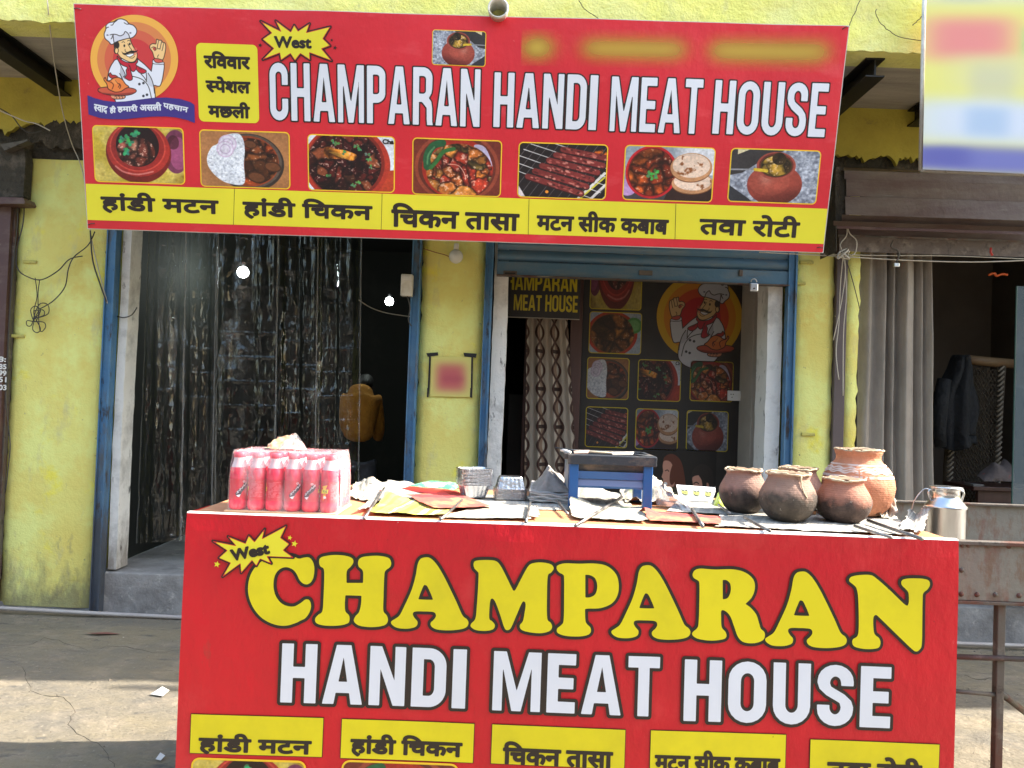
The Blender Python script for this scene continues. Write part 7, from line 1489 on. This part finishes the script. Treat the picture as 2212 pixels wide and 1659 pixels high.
pot('small reddish clay pot in front of the big terracotta pot', 1820, 1135, 2.70, .0935, .150, .745, mC, pr_small, 4)
pr_big = [(.40, 0), (.62, .03), (.83, .14), (.95, .28), (1.0, .44), (.97, .56), (.87, .68), (.74, .77), (.635, .83), (.605, .87), (.61, .91), (.64, .95), (.655, .98), (.655, 1.0)]
tD, cD = pot('big tall terracotta pot with painted white bands, behind the others', 1851, 1122, 2.90, .130, .245, .655, mD, pr_big, 5)
m_wb = M('white_slip_paint', (.62, .47, .40), .8, layers=[((.52, .28, .18), 20, .5, .65)])
def rp(z): return np.interp(z, [b*.245 for a, b in pr_big], [a*.130 for a, b in pr_big])
for k, (z, a_, wd) in enumerate(((.150, 0, .0045), (.166, .0035, .003), (.173, .0035, .0028), (.181, .003, .003), (.192, 0, .003))):
    V = []; n = 120
    for i in range(n):
        an = 2*PI*i/n; zc2 = z+a_*math.sin(an*14+k*.5)
        for dz in (-wd, wd): r = rp(zc2+dz)*1.0+.0016; V.append((cD.x+r*math.cos(an), cD.y+r*math.sin(an), cD.z+zc2+dz))
    mk('painted_band', V, [(2*i, 2*((i+1) % n), 2*((i+1) % n)+1, 2*i+1) for i in range(n)], m_wb, tD, True)
cB = P(1700, 1131, 2.69); tube('dough_drip', [Vector((cB.x+.0985*f*math.sin(a), cB.y-.0985*f*math.cos(a)-.0015, ZT+.006+z)) for f, a, z in ((.76, .22, .160), (.74, .24, .150), (.83, .20, .128), (.93, .26, .105), (.99, .34, .090))], [.004, .003, .0025, .002, .002], m_dough, [o for o in bpy.data.objects if o.name.startswith('clay_pot') and 'second' in o.get('label', '')][0])
# milk can
YM = 2.78; cM = P(2043, 1100, YM); zt2 = P(2043, 1055, YM).z; z0m = ZT-.153
MC = thing('milk_can', (cM.x, YM, z0m), 'shiny aluminium milk can with a flat lid standing in the metal trough', 'milk can'); H_ = zt2-z0m; R = .064
m = MB(); m.lathe((cM.x, YM, z0m), [(R*.93, 0), (R*.97, .008), (R, H_-.072), (R*1.07, H_-.068), (R*1.08, H_-.062), (R*1.0, H_-.058), (R*.72, H_-.034), (R*.70, H_-.03), (R*.70, H_-.006), (R*.76, H_-.003), (R*.76, H_)], 48); m.build('can_body', m_steel, MC, True)
m = MB(); m.lathe((cM.x, YM, z0m+H_), [(R*.80, 0), (R*.84, .003), (R*.84, .006), (R*.5, .008), (R*.1, .0085)], 40); m.build('lid', m_steel, MC, True)
for s_ in (-1, 1): tube('handle', [(cM.x+s_*R*.70, YM, z0m+H_-.008), (cM.x+s_*R*.95, YM, z0m+H_-.007), (cM.x+s_*R*1.0, YM, z0m+H_-.018), (cM.x+s_*R*.86, YM, z0m+H_-.045)], .004, m_steel, MC)
tube('wire_handle', spline([(cM.x-R*.8, YM, z0m+H_-.012), (cM.x-R*1.15, YM+.01, z0m+H_-.006), (cM.x-R*1.6, YM+.02, z0m+H_-.05), (cM.x-R*1.75, YM+.02, z0m+H_-.10), (cM.x-R*1.72, YM, z0m+H_-.125)], 5), .0022, m_steel, MC)
# small litter on the ground
for i, (x, y, w_, mt, lab) in enumerate(((625*.3334, 1106+1180*.3334+0, .05, m_paper, 'small white paper scrap on the sunlit ground at left'), (212, 1106+480*1.0*.3334*0+263, .0, None, ''))):
    if mt is None: continue
c = PZ(342, 1500, .012); o = mk('paper_scrap', [(c.x-.04, c.y, .012), (c.x+.03, c.y-.02, .012), (c.x+.04, c.y+.03, .022), (c.x, c.y+.04, .035), (c.x-.01, c.y+.01, .03)], [(0, 1, 4), (1, 2, 4), (2, 3, 4), (3, 0, 4)], m_paper, loc=c); tag(o, 'small white paper scrap on the sunlit ground at left', 'paper')
c = PZ(344, 1640, .012); o = mk('paper_scrap', [(c.x-.015, c.y, .012), (c.x+.01, c.y-.01, .012), (c.x+.015, c.y+.02, .018), (c.x-.01, c.y+.03, .025)], [(0, 1, 2, 3)], m_paper, loc=c); tag(o, 'tiny torn paper in the shade beside the table\'s left side', 'paper')
c = PZ(218, 1369, .012); o = mk('leaf_litter', [(c.x-.11, c.y+.0, .012), (c.x+.0, c.y-.03, .02), (c.x+.12, c.y+.01, .012), (c.x+.02, c.y+.03, .014)], [(0, 1, 3), (1, 2, 3)], M('red_brown_scrap', (.20, .08, .06), .8), loc=c); tag(o, 'thin red brown scrap on the shaded ground near the wall', 'scrap')
